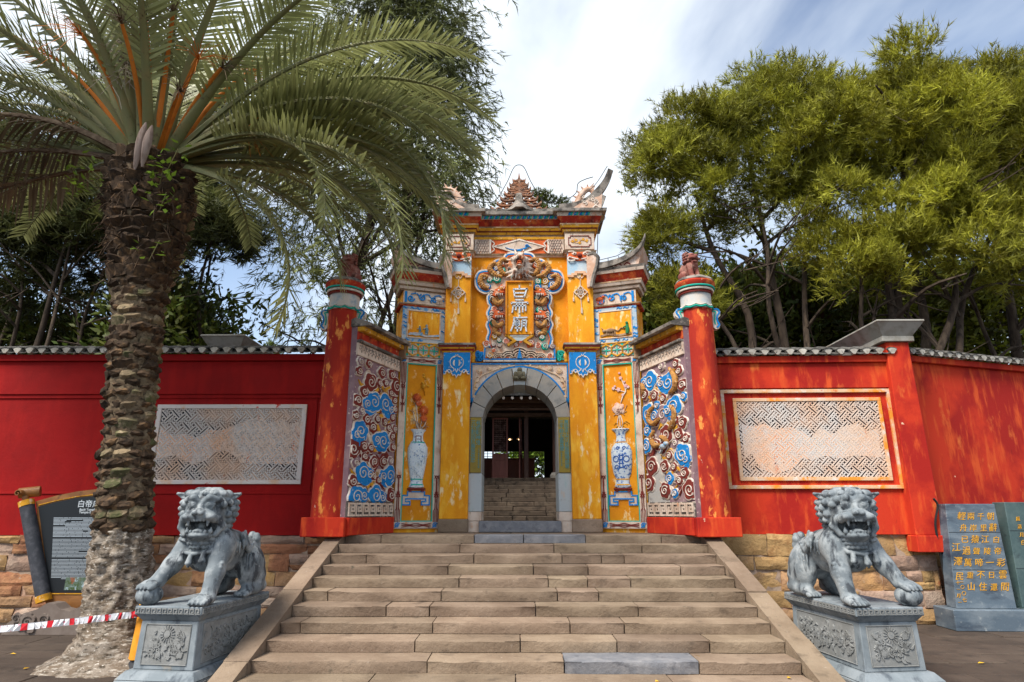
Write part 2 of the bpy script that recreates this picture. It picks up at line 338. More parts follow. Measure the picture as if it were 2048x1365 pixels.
# ---------------------------------------------------------------- ground, terrace
rg = random.Random(11)
mb = MB(); g = 260
mb.add([(-g, -60, -.035), (g, -60, -.035), (g, g, -.035), (-g, g, -.035)], [(0, 1, 2, 3)])
ground = mb.build('ground', wm('joint_earth', (.028, .021, .016), [((.05, .04, .03), 3, .45, .7, 6)], .95, (30, .4)), recalc=False); tag(ground, kind='structure')
def pave(x0, x1, y0, y1, a=0):
    y = y0; row = 0
    while y < y1:
        h = rg.uniform(.42, .62); x = x0 - rg.uniform(0, .6)
        while x < x1:
            wd = rg.uniform(.7, 1.35)
            mb = MB(); zz = rg.uniform(-.006, .004)
            mb.box(x + .006, x + wd - .006, y + .006, y + h - .006, -.03, zz, .008, .004, rg)
            mb.build('paving_slab', m_ground, ground); x += wd
        y += h
pave(-10.5, -3.25, 5.6, 11.2); pave(3.4, 10.6, 5.6, 11.2)
pave(-3.2, 3.3, 5.4, 6.6)
mb = MB(); mb.box(-60, 7.2, 11.85, 90, -.2, 1.415); mb.box(7.201, 60, 15.0, 90, -.2, 1.414); terrace = mb.build('terrace', wm('terrace_earth', (.07, .055, .035), [((.10, .09, .04), 1.2, .45, .7, 7)], .95, (12, .5))); tag(terrace, kind='structure')

# ---------------------------------------------------------------- front staircase
RIS, TRD, Y0, XC = .13, .388, 6.97, .03
st = thing('stone_staircase', 'wide worn sandstone staircase rising to the yellow gate', 'stairs', (XC, Y0, 0))
rs = random.Random(5)
def step_slab(x0, x1, yf, yb, z0, z1, mat, chip=.012):
    n = max(2, int((x1 - x0) / .16)); V = []; F = []
    for i in range(n + 1):
        t = i / n; x = x0 + (x1 - x0) * t
        e = .02 if i in (0, n) else 0
        a = mnoise.noise((x * 2.1, yf * 3.3, z1 * 7)) * .012; b = mnoise.noise((x * 4.7, yf, z0 * 9)) * .010; c = chip * (.5 + abs(mnoise.noise((x * 6, yf * 2, 3))) * 2.2)
        V += [(x, yb, z1), (x, yf + c + a + e, z1 - abs(b) * .35), (x, yf + a + c * .35, z1 - c * .4), (x, yf + a + e * .6, z1 - c), (x, yf + b * .8 + .004 + e, (z0 + z1) / 2), (x, yf + b + .012 + e, z0), (x, yb, z0)]
    m = 7
    for i in range(n):
        for j in range(m): j2 = (j + 1) % m; F.append((i*m+j, i*m+j2, (i+1)*m+j2, (i+1)*m+j))
    F += [tuple(range(m)), tuple(range((n+1)*m-1, n*m-1, -1))]
    q = MB(); q.add(V, F); return q.build('step_slab', mat, st, smooth=35)
HW = 2.95
cuts = {1: [-1.05, .42, 1.86], 2: [-1.25, -.05, 1.05, 2.1], 3: [-2.7, -1.1, .55, 1.2], 4: [-1.75, -1.2, .15, 1.45], 5: [-2.62, -1.1, .45, 1.0], 6: [-.9, .35, .9, 1.5], 7: [-2.1, -1.1, .15, .95, 2.3], 8: [-2.4, -.75, .6, 1.2, 1.55], 9: [-1.0, .5, 1.9], 10: [-2.35, -.8, .02, 1.05, 2.3], 0: [-1.6, -.1, 1.5]}
for i in range(11):
    yf = Y0 + TRD * i; xs = [-HW] + cuts[i] + [HW]
    for k in range(len(xs) - 1):
        m = m_step_blue if (i == 1 and k == 2) or (i == 10 and k in (2, 3)) else m_step
        yy = yf + rs.uniform(-.008, .008)
        step_slab(XC + xs[k] + .006 + rs.uniform(0, .004), XC + xs[k+1] - .006, yy, yf + TRD + .10, RIS*i + .004, RIS*(i+1) + rs.uniform(-.004, .003), m)
# landing paving behind the top riser, up to the gate
for k, (xa, xb) in enumerate([(-2.95, -1.6), (-1.6, -.2), (-.2, 1.1), (1.1, 2.95)]):
    q = MB(); q.box(XC + xa + .005, XC + xb - .005, Y0 + TRD*10 + .492, 13.2, 1.3, 1.428, .008, .003, rs); q.build('landing_slab', m_step, st)
q = MB(); q.prism([(Y0 + .05, 0.0), (10.9, 1.28), (13.2, 1.28), (13.2, -.03), (Y0 + .05, -.03)], -HW + .02 + XC, HW - .02 + XC)
q.v = [(y, x, z) for (x, y, z) in q.v]; q.build('stair_core', m_mortar, st)
for sx in (-1, 1):
    c0 = XC + sx * 2.955; c1 = XC + sx * 3.215
    ys = [6.80, 7.75, 8.85, 9.75, 10.98] if sx > 0 else [6.66, 7.3, 8.9, 10.05, 10.98]
    sl = lambda y: .055 + (y - 6.97) * RIS / TRD + .10
    for k in range(4):
        a, b = ys[k] + .005, ys[k+1] - .005; dz = rs.uniform(-.01, .01)
        P = [(a, max(0.01, sl(a) + dz)), (b, sl(b) + dz), (b, max(-.0, sl(b) + dz - .16)), (a, max(-.02, sl(a) + dz - .16))]
        q = MB(); q.prism(P, min(c0, c1) + rs.uniform(-.006, .006), max(c0, c1) + rs.uniform(-.006, .006)); q.v = [(y, x, z) for (x, y, z) in q.v]
        q.build('cheek_slab', m_step, st)
    q = MB(); P = [(7.12, 0), (7.12, .03), (10.97, 1.33), (11.28, 1.33), (11.28, 0)]
    q.prism(P, min(c0, c1) + .012, max(c0, c1) - .012); q.v = [(y, x, z) for (x, y, z) in q.v]; q.build('cheek_wall', m_step, st)

# ---------------------------------------------------------------- stone retaining walls
def rough_block(x0, x1, d, z0, z1, r):
    nx, nz = max(3, min(7, int((x1-x0)/.10))), 4; q = MB(); V = []; F = []; sd = r.uniform(0, 99)
    jc = [[r.uniform(-.022, .022) for _ in range(4)] for _ in range(2)]; tilt = r.uniform(-.02, .02)
    for j in range(nz+1):
        for i in range(nx+1):
            u, v = i/nx, j/nz; e = min(u, 1-u)*(x1-x0); f = min(v, 1-v)*(z1-z0); ed = max(0, 1 - min(e, f)/.03)
            jx = (jc[0][0]*(1-u)*(1-v) + jc[0][1]*u*(1-v) + jc[0][2]*(1-u)*v + jc[0][3]*u*v); jz = (jc[1][0]*(1-u)*(1-v) + jc[1][1]*u*(1-v) + jc[1][2]*(1-u)*v + jc[1][3]*u*v)
            x = x0 + (x1-x0)*u; z = z0 + (z1-z0)*v; n_ = mnoise.noise((x*5 + sd, z*7, sd))*.034 + mnoise.noise((x*14, z*16, sd))*.020
            V.append((x + jx*.6 + mnoise.noise((x*9, z*9, sd+5))*.010, d + n_ + ed*ed*.022 + tilt*(u-.5), z + jz*.5 + mnoise.noise((x*9, z*9, sd+9))*.010))
    for j in range(nz):
        for i in range(nx): a = j*(nx+1)+i; F.append((a, a+1, a+nx+2, a+nx+1))
    ring = [i for i in range(nx+1)] + [j*(nx+1)+nx for j in range(1, nz+1)] + [nz*(nx+1)+i for i in range(nx-1, -1, -1)] + [j*(nx+1) for j in range(nz-1, 0, -1)]
    o = len(V); V += [(V[i][0], .16, V[i][2]) for i in ring]; m = len(ring)
    F += [(ring[k], o+k, o+(k+1) % m, ring[(k+1) % m]) for k in range(m)]; q.add(V, F); return q
def stone_wall(x0, x1, y, ztop, label, seed, ang=0, zt2=None, mats=(m_rubble,), org=None):
    org = org or (x0, y)
    t = thing('retaining_wall', label, 'stone wall', (org[0], org[1], 0), ang)
    r = random.Random(seed); Ln = x1 - x0; zt2 = zt2 or ztop
    top = lambda u: ztop + (zt2 - ztop) * u / Ln
    q = MB(); q.prism([(0, -.05), (Ln, -.05), (Ln, zt2 - .02), (0, ztop - .02)], .035, .45); q.build('mortar_core', m_mortar, t, local=True)
    z = 0.0; H = max(ztop, zt2); rows = []
    while z < H - .08:
        h = r.choice([.2, .24, .28, .32, .17]); h = min(h, H - z)
        if H - z - h < .12: h = H - z
        rows.append((z, h)); z += h
    for (z, h) in rows:
        u = -r.uniform(0, .3)
        while u < Ln:
            wd = r.uniform(.28, .85) * (1 if h > .19 else 1.2); a = max(0, u); b = min(Ln, u + wd); zt = min(z + h, top((a + b) / 2))
            if b - a > .08 and zt - z > .06:
                if r.random() < .2 and h > .25 and b - a > .3:
                    zm = z + (zt - z) * r.uniform(.4, .6); parts = [(a, b, z, zm), (a, a + (b-a)*r.uniform(.4, .6), zm, zt)]; parts.append((parts[1][1], b, zm, zt))
                else: parts = [(a, b, z, zt)]
                for (pa, pb, pz, pt) in parts:
                    if pb - pa < .07: continue
                    q = rough_block(pa + r.uniform(.002, .012), pb - r.uniform(.002, .012), r.uniform(-.035, .02), pz + r.uniform(.002, .010), pt - r.uniform(.002, .012), r)
                    q.build('stone_block', r.choice(mats), t, 22, local=True)
            u += wd
    return t
m_rub_yel = wm('wall_ochre_stone', (.37, .225, .095), [((.44, .28, .12), 2, .45, .65, 7), ((.25, .13, .05), 5, .52, .7, 9), ((.52, .42, .30), 15, .66, .75, 7)], .93, [(7, .8), (26, .7), (90, .6)], var=.2)
m_rub_pink = wm('wall_pink_stone', (.36, .235, .17), [((.44, .33, .25), 2, .45, .65, 7), ((.22, .15, .12), 5, .52, .7, 9)], .93, [(7, .8), (26, .7), (90, .6)], var=.2)
m_rub_red = wm('wall_rust_stone', (.27, .115, .06), [((.36, .19, .09), 2, .45, .65, 7), ((.15, .07, .04), 5, .52, .7, 9)], .93, [(7, .8), (26, .7), (90, .6)], var=.2)
stone_wall(-13.2, -3.19, 11.3, 1.41, 'rough sandstone retaining wall under the deep red wall', 3, mats=(m_rubble, m_rubble, m_rub_red, m_rub_pink))
stone_wall(3.26, 7.1, 11.3, 1.44, 'ochre and pink stone retaining wall under the faded red wall', 8, mats=(m_rub_yel, m_rub_pink, m_rubble, m_rub_yel))
FA = math.atan2(1.0, 3.07)
stone_wall(0, 6.4, 0, 1.75, 'irregular stone footing behind the inscribed blue slabs', 21, ang=FA, zt2=1.98, mats=(m_rubble, m_rub_pink, m_rub_yel, m_rub_red), org=(7.13, 11.55))

# ---------------------------------------------------------------- red walls with tiled coping
def tile_meshes():
    P = .113; rows = []
    q = MB(); n = 8                                   # hanging pan tile: a curved trough
    V = []; F = []
    for yy, zz in ((-.02, 0), (.34, .11)):
        for k in range(n + 1):
            a = PI + PI * (k / n) ; 
            x = math.cos(a) * P * .98; z = .03 + math.sin(a) * .062 + zz
            V.append((x, yy, z)); V.append((x * .96, yy, z + .016))
    m = 2 * (n + 1)
    for k in range(n):
        F += [(2*k, 2*k+2, m+2*k+2, m+2*k), (2*k+1, m+2*k+1, m+2*k+3, 2*k+3), (2*k, 2*k+1, 2*k+3, 2*k+2)]
    q.add(V, F); pan = q.mesh('pan_tile')
    q = MB(); V = []; F = []                           # cover tile
    for yy, zz in ((-.03, 0), (.34, .11)):
        for k in range(n + 1):
            a = PI * (k / n)
            x = math.cos(a) * .088; z = .052 + math.sin(a) * .040 + zz
            V.append((x, yy, z)); V.append((x * .9, yy, z - .014))
    for k in range(n):
        F += [(2*k, m+2*k, m+2*k+2, 2*k+2), (2*k+1, 2*k+3, m+2*k+3, m+2*k+1), (2*k, 2*k+2, 2*k+3, 2*k+1)]
    q.add(V, F); cov = q.mesh('cover_tile')
    q = MB()
    poly = [(-.022, -.028), (.022, -.028)] + [(.074 * math.cos(R(a)), .044 + .034 * math.sin(R(a))) for a in range(0, 181, 30)]
    q.prism(poly, -.022, .06); plug = q.mesh('tile_end')
    return pan, cov, plug
PAN, COV, PLUG = tile_meshes()
def coping(t, x0, x1, yf, z, pitch=.228, depth=.45):
    n = int(round((x1 - x0) / pitch)); p = (x1 - x0) / n
    for i in range(n):
        x = x0 + (i + .5) * p
        link('pan_tile', PAN, m_tile, t, True, (x, yf, z + rg.uniform(-.006, .006)), (0, 0, rg.uniform(-.03, .03)))
        if i < n:
            link('cover_tile', COV, m_tile, t, True, (x + p/2, yf + rg.uniform(-.01, .01), z + rg.uniform(-.006, .006)), (0, 0, rg.uniform(-.04, .04)))
            link('tile_end', PLUG, m_tile_face, t, True, (x + p/2, yf, z), (0, rg.uniform(-.08, .08), 0))
    q = MB(); q.tube([(x0, yf + .36, z + .14), (x1, yf + .36, z + .14)], .055, 8); q.build('ridge_roll', m_tile, t, local=True)

def fret_mesh(w, h, pitch, bar, d0, d1):
    """Diagonal key-fret lattice of raised bars, clipped to the panel."""
    q = MB(); c = .70710678
    segs = []
    # sayagata-like basket weave: unit blocks of three parallel bars, direction alternating
    u = pitch; n = int((w + h) / u) + 3
    for i in range(-n, n):
        for j in range(-n, n):
            cx, cz = (i + .0) * u, (j + .0) * u
            if (i + j) % 2 == 0:
                for k in (-1, 0, 1): segs.append((cx - u * .92, cz + k * u * .30, cx + u * .62, cz + k * u * .30))
                segs.append((cx - u*.92, cz - u*.30, cx - u*.92, cz - u*.02)); segs.append((cx + u*.62, cz + u*.30, cx + u*.62, cz + u*.02))
            else:
                for k in (-1, 0, 1): segs.append((cx + k * u * .30, cz - u * .62, cx + k * u * .30, cz + u * .92))
                segs.append((cx - u*.30, cz + u*.92, cx - u*.02, cz + u*.92)); segs.append((cx + u*.30, cz - u*.62, cx + u*.02, cz - u*.62))
    for (a, b, e, f) in segs:
        p0 = Vector(((a - b) * c + w/2, (a + b) * c + h/2)); p1 = Vector(((e - f) * c + w/2, (e + f) * c + h/2))
        # clip
        t0, t1 = 0., 1.; d = p1 - p0; ok = True
        for ax, hi in ((0, w), (1, h)):
            if abs(d[ax]) < 1e-9: ok = ok and 0 <= p0[ax] <= hi; continue
            ta, tb = (-p0[ax]) / d[ax], (hi - p0[ax]) / d[ax]; ta, tb = min(ta, tb), max(ta, tb); t0, t1 = max(t0, ta), min(t1, tb)
        if not ok or t1 - t0 < .05: continue
        q.stroke([p0 + d*t0, p0 + d*t1], bar, d0, d1, flat=.8)
    return q
def panel_mats():
    def mk(name, base, dirt, dark, seed):
        m = wm(name, base, [(dark, (1.1, 1.1, 2.4), .505, .56, 5), (dirt, (1.6, 1.6, .9), .47, .62, 7), ((.62, .22, .10), (7, 7, 1.6), .64, .74, 8)], .92, (40, .4))
        return m
    bar = wm('fret_bar_lime', (.60, .54, .49), [((.66, .45, .32), (1.3, 1.3, 1.1), .46, .62, 7), ((.58, .20, .10), (7, 7, 1.4), .63, .74, 8)], .92, (40, .35))
    back = wm('fret_groove', (.56, .40, .30), [((.022, .022, .03), (.62, .62, 1.5), .42, .54, 9), ((.62, .30, .17), (7, 7, 1.4), .64, .74, 8)], .95, (40, .4))
    return bar, back
m_fbar, m_fback = panel_mats()

# left (fresh paint)
wl = thing('red_wall', 'smooth deep red wall with white framed fretwork panel behind the palm', 'wall', (-8.2, 11.3, 1.41))
ox = lambda x: x + 8.2; z_ = lambda z: z - 1.41
q = MB(); q.box(ox(-13.2), ox(-3.0), 0.0, .5, 0, z_(4.6)); q.build('wall_body', m_red_new, wl, local=True)
q = MB(); q.box(ox(-13.2), ox(-3.0), -.045, .002, z_(3.885), z_(4.50), .006); q.build('upper_band', m_red_new, wl, local=True)
q = MB(); q.box(ox(-13.2), ox(-3.0), -.10, .3, z_(4.503), z_(4.63), .008); q.build('eave_band', m_red_new, wl, local=True)
q = MB(); q.box(ox(-13.2), ox(-3.6), -.022, .002, z_(3.815), z_(3.882), .004); q.box(ox(-13.2), ox(-3.6), -.016, .002, z_(2.105), z_(2.14), .004); q.box(ox(-3.73), ox(-3.7), -.016, .002, z_(2.141), z_(3.814), .004); q.build('panel_moulding', m_red_new, wl, local=True)
coping(wl, ox(-13.2), ox(-3.35), -.16, z_(4.665))
pw, ph = 2.74, 1.42; px, pz = ox(-6.62), z_(2.275)
q = MB()
for (a, b, c, d) in ((0, pw, 0, .075), (0, pw, ph - .075, ph), (0, .085, .0755, ph - .0755), (pw - .085, pw, .0755, ph - .0755)): q.box(px + a, px + b, -.035, .01, pz + c, pz + d, .005)
q.build('panel_frame', wm('panel_frame_white', (.62, .55, .50), [((.66, .38, .20), (3, 3, 2), .5, .66, 8), ((.50, .05, .02), 8, .64, .70, 8)], .9, (30, .3)), wl, local=True)
q = MB(); q.box(px + .085, px + pw - .085, -.006, .01, pz + .075, pz + ph - .075); q.build('panel_ground', m_fback, wl, local=True)
q = fret_mesh(pw - .18, ph - .16, .158, .0235, -.024, -.004); q.v = [(x + px + .09, y, z + pz + .08) for (x, y, z) in q.v]; o = q.build('fretwork', m_fbar, wl, local=True); tag(o, kind='stuff')
m_smear = wm('plaster_smear', (.60, .44, .33), [((.64, .34, .20), (1.8, 1.8, 1.1), .44, .62, 9), ((.50, .44, .40), 5, .5, .66, 9), ((.52, .14, .06), (9, 9, 1.5), .60, .72, 9), ((.08, .07, .07), (16, 16, 16), .64, .68, 6)], .93, [(20, .4), (70, .4)])
q = MB(); q.prism([(px + a*pw, pz + b*ph) for a, b in ((.035, .70), (.03, .30), (.10, .33), (.16, .36), (.22, .29), (.30, .24), (.37, .30), (.42, .39), (.49, .41), (.55, .35), (.59, .27), (.66, .24), (.80, .25), (.92, .24), (.97, .27), (.97, .80), (.90, .74), (.84, .82), (.76, .76), (.70, .84), (.60, .80), (.52, .72), (.44, .66), (.36, .68), (.28, .58), (.20, .63), (.12, .60))], -.0225, -.004); q.build('plaster_smear', m_smear, wl, local=True)
# grey conduit beside the column
q = MB(); q.tube([(-3.60, 11.26, 4.78), (-3.60, 11.235, 4.70), (-3.60, 11.235, 1.72)], .016, 6)
for z in (2.3, 3.0, 3.7, 4.3): q.box(-3.63, -3.57, 11.215, 11.262, z, z + .03)
o = q.build('conduit_pipe', wm('grey_conduit', (.28, .30, .33), rough=.5)); tag(o, 'thin grey conduit running up beside the peeling red column', 'pipe')

# right (old paint)
wr = thing('red_wall', 'faded orange red wall with double framed fretwork panel', 'wall', (5.2, 11.3, 1.43), R(-1.6))
ox = lambda x: x - 5.2; z_ = lambda z: z - 1.43
q = MB(); q.box(ox(3.0), ox(6.9), 0, .5, 0, z_(4.55)); q.build('wall_body', m_red_old, wr, local=True)
q = MB(); q.box(ox(3.2), ox(6.75), -.05, .002, z_(3.975), z_(4.44), .008); q.build('upper_band', m_red_old, wr, local=True)
q = MB(); q.box(ox(3.2), ox(6.75), -.11, .3, z_(4.443), z_(4.57), .008); q.build('eave_band', m_red_old, wr, local=True)
coping(wr, ox(3.35), ox(6.78), -.17, z_(4.605))
m_pfr = wm('panel_frame_orange', (.64, .42, .26), [((.70, .26, .03), (2.5, 2.5, 2.5), .45, .6, 8), ((.66, .58, .50), 5, .56, .68, 8), ((.42, .03, .012), 9, .66, .72, 8)], .9, (30, .3))
def frame(q, x0, x1, z0, z1, t, y0, y1):
    q.box(x0, x1, y0, y1, z0, z0 + t, .005); q.box(x0, x1, y0, y1, z1 - t, z1, .005)
    q.box(x0, x0 + t, y0, y1, z0 + t + .0005, z1 - t - .0005, .005); q.box(x1 - t, x1, y0, y1, z0 + t + .0005, z1 - t - .0005, .005)
q = MB(); frame(q, ox(3.66), ox(6.70), z_(2.19), z_(3.955), .062, -.05, .01); q.build('outer_frame', m_pfr, wr, local=True)
q = MB(); frame(q, ox(3.88), ox(6.52), z_(2.33), z_(3.80), .062, -.035, .01); q.build('inner_frame', m_pfr, wr, local=True)
q = MB(); q.box(ox(3.94), ox(6.46), -.006, .01, z_(2.392), z_(3.738)); q.build('panel_ground', m_fback, wr, local=True)
q = fret_mesh(2.51, 1.34, .150, .0225, -.022, -.004); q.v = [(x + ox(3.945), y, z + z_(2.395)) for (x, y, z) in q.v]; o = q.build('fretwork', m_fbar, wr, local=True); tag(o, kind='stuff')
q = MB(); q.prism([(ox(3.945) + a*2.51, z_(2.395) + b*1.34) for a, b in ((.02, .70), (.02, .24), (.07, .30), (.13, .10), (.22, .04), (.34, .10), (.42, .24), (.50, .22), (.58, .27), (.70, .24), (.80, .28), (.97, .25), (.98, .62), (.90, .60), (.84, .70), (.74, .66), (.66, .56), (.58, .64), (.50, .52), (.44, .60), (.36, .66), (.26, .62), (.18, .70), (.10, .66))], -.0205, -.004); q.build('plaster_smear', m_smear, wr, local=True)
# pier with flared stone cap
pr_ = thing('wall_pier', 'red wall pier with flared grey stone cap rising above the coping', 'pier', (6.9, 11.6, 0))
q = MB()
P = {}
for i, x in enumerate((-.225, .225)):
    for j, y in enumerate((-.50, .7)):
        for k, z in enumerate((1.42, 4.80)): P[i, j, k] = Vector((x * (1.06 if k == 0 else .93) + (.0), y - (.03 if (k == 0 and j == 0) else 0), z))
q.hexa(P, .012); q.build('pier_shaft', m_red_old, pr_, local=True)
q = MB(); q.box(-.27, .27, -.58, .75, 1.15, 1.42, .012); q.build('pier_foot', m_red_old, pr_, local=True)
q = MB(); q.box(-.29, .29, -.56, 1.2, 4.80, 4.90, .01)
P = {}
for i, s in enumerate((-1, 1)):
    for j, s2 in enumerate((-1, 1)):
        for k, z in enumerate((4.901, 5.13)): P[i, j, k] = Vector((s * (.27 if k == 0 else .42), .32 + s2 * (.86 if k == 0 else 1.02), z))
q.hexa(P); q.box(-.43, .43, -.72, 1.36, 5.131, 5.17, .01); q.build('pier_cap', wm('cap_cement', (.33, .31, .27), [((.22, .19, .15), 4, .45, .65, 7)], .9, (30, .3)), pr_, local=True)
# far right wall, angled back
wf = thing('red_wall', 'weathered red boundary wall sloping away beyond the pier', 'wall', (7.13, 11.55, 0), FA)
q = MB(); q.prism([(0, 1.70), (1.5, 1.84), (3, 1.9), (6.4, 1.98), (6.4, 4.58), (0, 4.58)], .02, .45); q.build('wall_body', m_red_old, wf, local=True)
q = MB(); q.box(0, 6.4, -.07, .3, 4.55, 4.67, .008); q.build('eave_band', m_red_old, wf, local=True)
coping(wf, .02, 6.4, -.14, 4.70)
# hidden-end pier cap seen over the left wall, behind the palm
pl_ = thing('wall_pier', 'flared grey stone pier cap behind the palm trunk above red wall', 'pier', (-5.75, 12.3, 0))
q = MB(); q.box(-.25, .25, -.5, .7, 1.42, 4.72, .012); q.build('pier_shaft', m_red_new, pl_, local=True)
q = MB(); q.box(-.29, .29, -.56, 1.2, 4.72, 4.84, .01)
P = {}
for i, s in enumerate((-1, 1)):
    for j, s2 in enumerate((-1, 1)):
        for k, z in enumerate((4.841, 5.08)): P[i, j, k] = Vector((s * (.27 if k == 0 else .42), .32 + s2 * (.86 if k == 0 else 1.02), z))
q.hexa(P); q.box(-.43, .43, -.72, 1.36, 5.081, 5.12, .01); q.build('pier_cap', MATS['cap_cement'], pl_, local=True)
# ---------------------------------------------------------------- temple gate
ZL = 1.43
gate = thing('temple_gate', 'ornate yellow temple gate with arched doorway and upturned roof', 'gate', (0, 12.4, ZL))
r3 = random.Random(31)
def G(q, name, mat, smooth=None, parent=None): return q.build(name, mat, parent or gate, smooth)
ARC_Z, ARC_R = 3.52, .735
def arcp(rx, rz, a0, a1, n=20, cz=ARC_Z): return [(rx*math.cos(R(a0+(a1-a0)*i/n)), cz + rz*math.sin(R(a0+(a1-a0)*i/n))) for i in range(n+1)]
# core wall with the arched opening
q = MB(); q.prism([(-1.2, ZL), (-.80, ZL), (-.80, ARC_Z)] + arcp(.80, .80, 180, 0, 24) + [(.80, ZL), (1.2, ZL), (1.2, 7.75), (-1.2, 7.75)], 12.40, 13.15); G(q, 'gate_wall', m_ochre_flat)
# jambs
for sx in (-1, 1):
    for (z0, z1, m) in ((ZL, 1.63, m_white), (1.635, 1.80, m_white), (1.805, 2.52, m_pale), (2.525, 3.60, m_grey)):
        q = MB(); q.box(sx*.735, sx*.99, 12.275 + r3.uniform(0, .006), 13.16, z0, z1, .008); G(q, 'jamb_stone', m)
    q = MB(); q.box(sx*.755, sx*.972, 12.258, 12.2755, 2.53, 3.597, .005); pq = G(q, 'couplet_plaque', m_brass)
    txt = '萬国初山開見\n五雲深鎖閣\n' if sx > 0 else ''
    for j, (s_, xo, z0, sz) in enumerate((('有德彰神鬼', .05, 3.55, .105), ('三分割据紆籌策孤忠', -.048, 3.55, .098)) if sx < 0 else (('萬国來山川見臨階歸揚尊', .048, 3.55, .092), ('三千餘丈雲霄間', -.05, 3.55, .092))):
        me = text_mesh('\n'.join(s_), sz, .002, line=.93 * sz / sz)
        link('couplet_lettering', me, wm('plaque_blue_ink', (.05, .26, .30), [((.16, .2, .08), 30, .5, .7, 5)], .7), pq, False, (sx*.8635 + xo, 12.2555, z0 - sz*.9), ROTX)
    for j, (s_, xo, z0, sz) in enumerate((('公元二零零年春月吉日書', .065, 2.98, .036),) if sx < 0 else (('公元二零零年秋月之吉', -.06, 2.98, .036),)):
        me = text_mesh('\n'.join(s_), sz, .0015); link('couplet_lettering', me, MATS['plaque_blue_ink'], pq, False, (sx*.8635 + xo, 12.2555, z0), ROTX)
q = MB(); q.box(-.78, .78, 12.22, 12.75, ZL + .001, 1.632, .012); G(q, 'threshold', m_step_blue)
# voussoirs
angs = [0, 21, 42, 62, 81, 99, 118, 138, 159, 180]
for k in range(9):
    a0, a1 = angs[k] + .5, angs[k+1] - .5
    P = arcp(.735, .735, a0, a1, 5) + arcp(.995, 1.085, a1, a0, 5)
    if k in (0, 8): P = [(x, z if z > ARC_Z + .09 else ARC_Z + .085) for (x, z) in P]
    q = MB(); q.prism(P, 12.272 + r3.uniform(0, .006), 13.155); G(q, 'voussoir', m_grey if k != 4 else m_pale)
# little seated figure on the keystone
q = MB(); zc_ = 4.36
q.ball((0, 12.24, zc_+.19), (.05, .05, .058)); q.ball((0, 12.235, zc_+.09), (.085, .06, .085)); q.ball((-.07, 12.235, zc_+.02), (.07, .055, .04)); q.ball((.07, 12.235, zc_+.02), (.07, .055, .04)); q.ball((-.085, 12.24, zc_+.09), (.035, .04, .07)); q.ball((.085, 12.24, zc_+.09), (.035, .04, .07)); q.box(-.13, .13, 12.235, 12.275, zc_-.03, zc_-.005, .004)
G(q, 'seated_figure', wm('olive_stone', (.10, .085, .05), [((.17, .15, .10), 12, .45, .7, 7)], .8, (60, .3)), 60)
# spandrel
sp = arcp(.995, 1.085, 12, 90, 14) + [(0, 4.715), (.985, 4.715), (.985, 3.75)]
q = MB(); q.prism(sp, 12.345, 12.401); q.prism([(-x, z) for x, z in sp], 12.345, 12.401); spo = G(q, 'spandrel', m_white)
q = MB(); q.stroke(arcp(1.022, 1.115, 4, 176, 26), .030, 12.325, 12.36); q.stroke([(-.968, 3.7), (-.968, 4.695), (.968, 4.695), (.968, 3.7)], .03, 12.325, 12.36); G(q, 'blue_line', m_blue, parent=spo)
q = MB()
for sx in (-1, 1):
    for (cx, cz, rr, a, cw) in ((.80, 4.56, .07, 200, 1), (.60, 4.60, .05, 20, -1), (.85, 4.36, .06, 100, -1), (.40, 4.63, .035, 200, 1), (.88, 4.18, .045, 60, 1), (.90, 4.03, .035, 100, -1), (.22, 4.655, .025, 0, 1)):
        q.stroke([(sx*x, z) for (x, z) in spiral(cx, cz, rr, 1.3, R(a), 16, cw)], .014, 12.318, 12.346, taper=.3)
        q.prism(blob(sx*cx, cz, rr*.5, 5, .2, 0, 15), 12.320, 12.346)
    q.stroke([(sx*x, z) for (x, z) in bez([(.1, 4.66), (.4, 4.60), (.62, 4.52), (.78, 4.44), (.90, 4.28), (.915, 3.95)], 6)], .016, 12.322, 12.346)
G(q, 'vine_relief', wm('cream_relief', (.64, .48, .33), [((.66, .38, .12), 6, .48, .66, 7)], .9, (40, .3)), parent=spo)

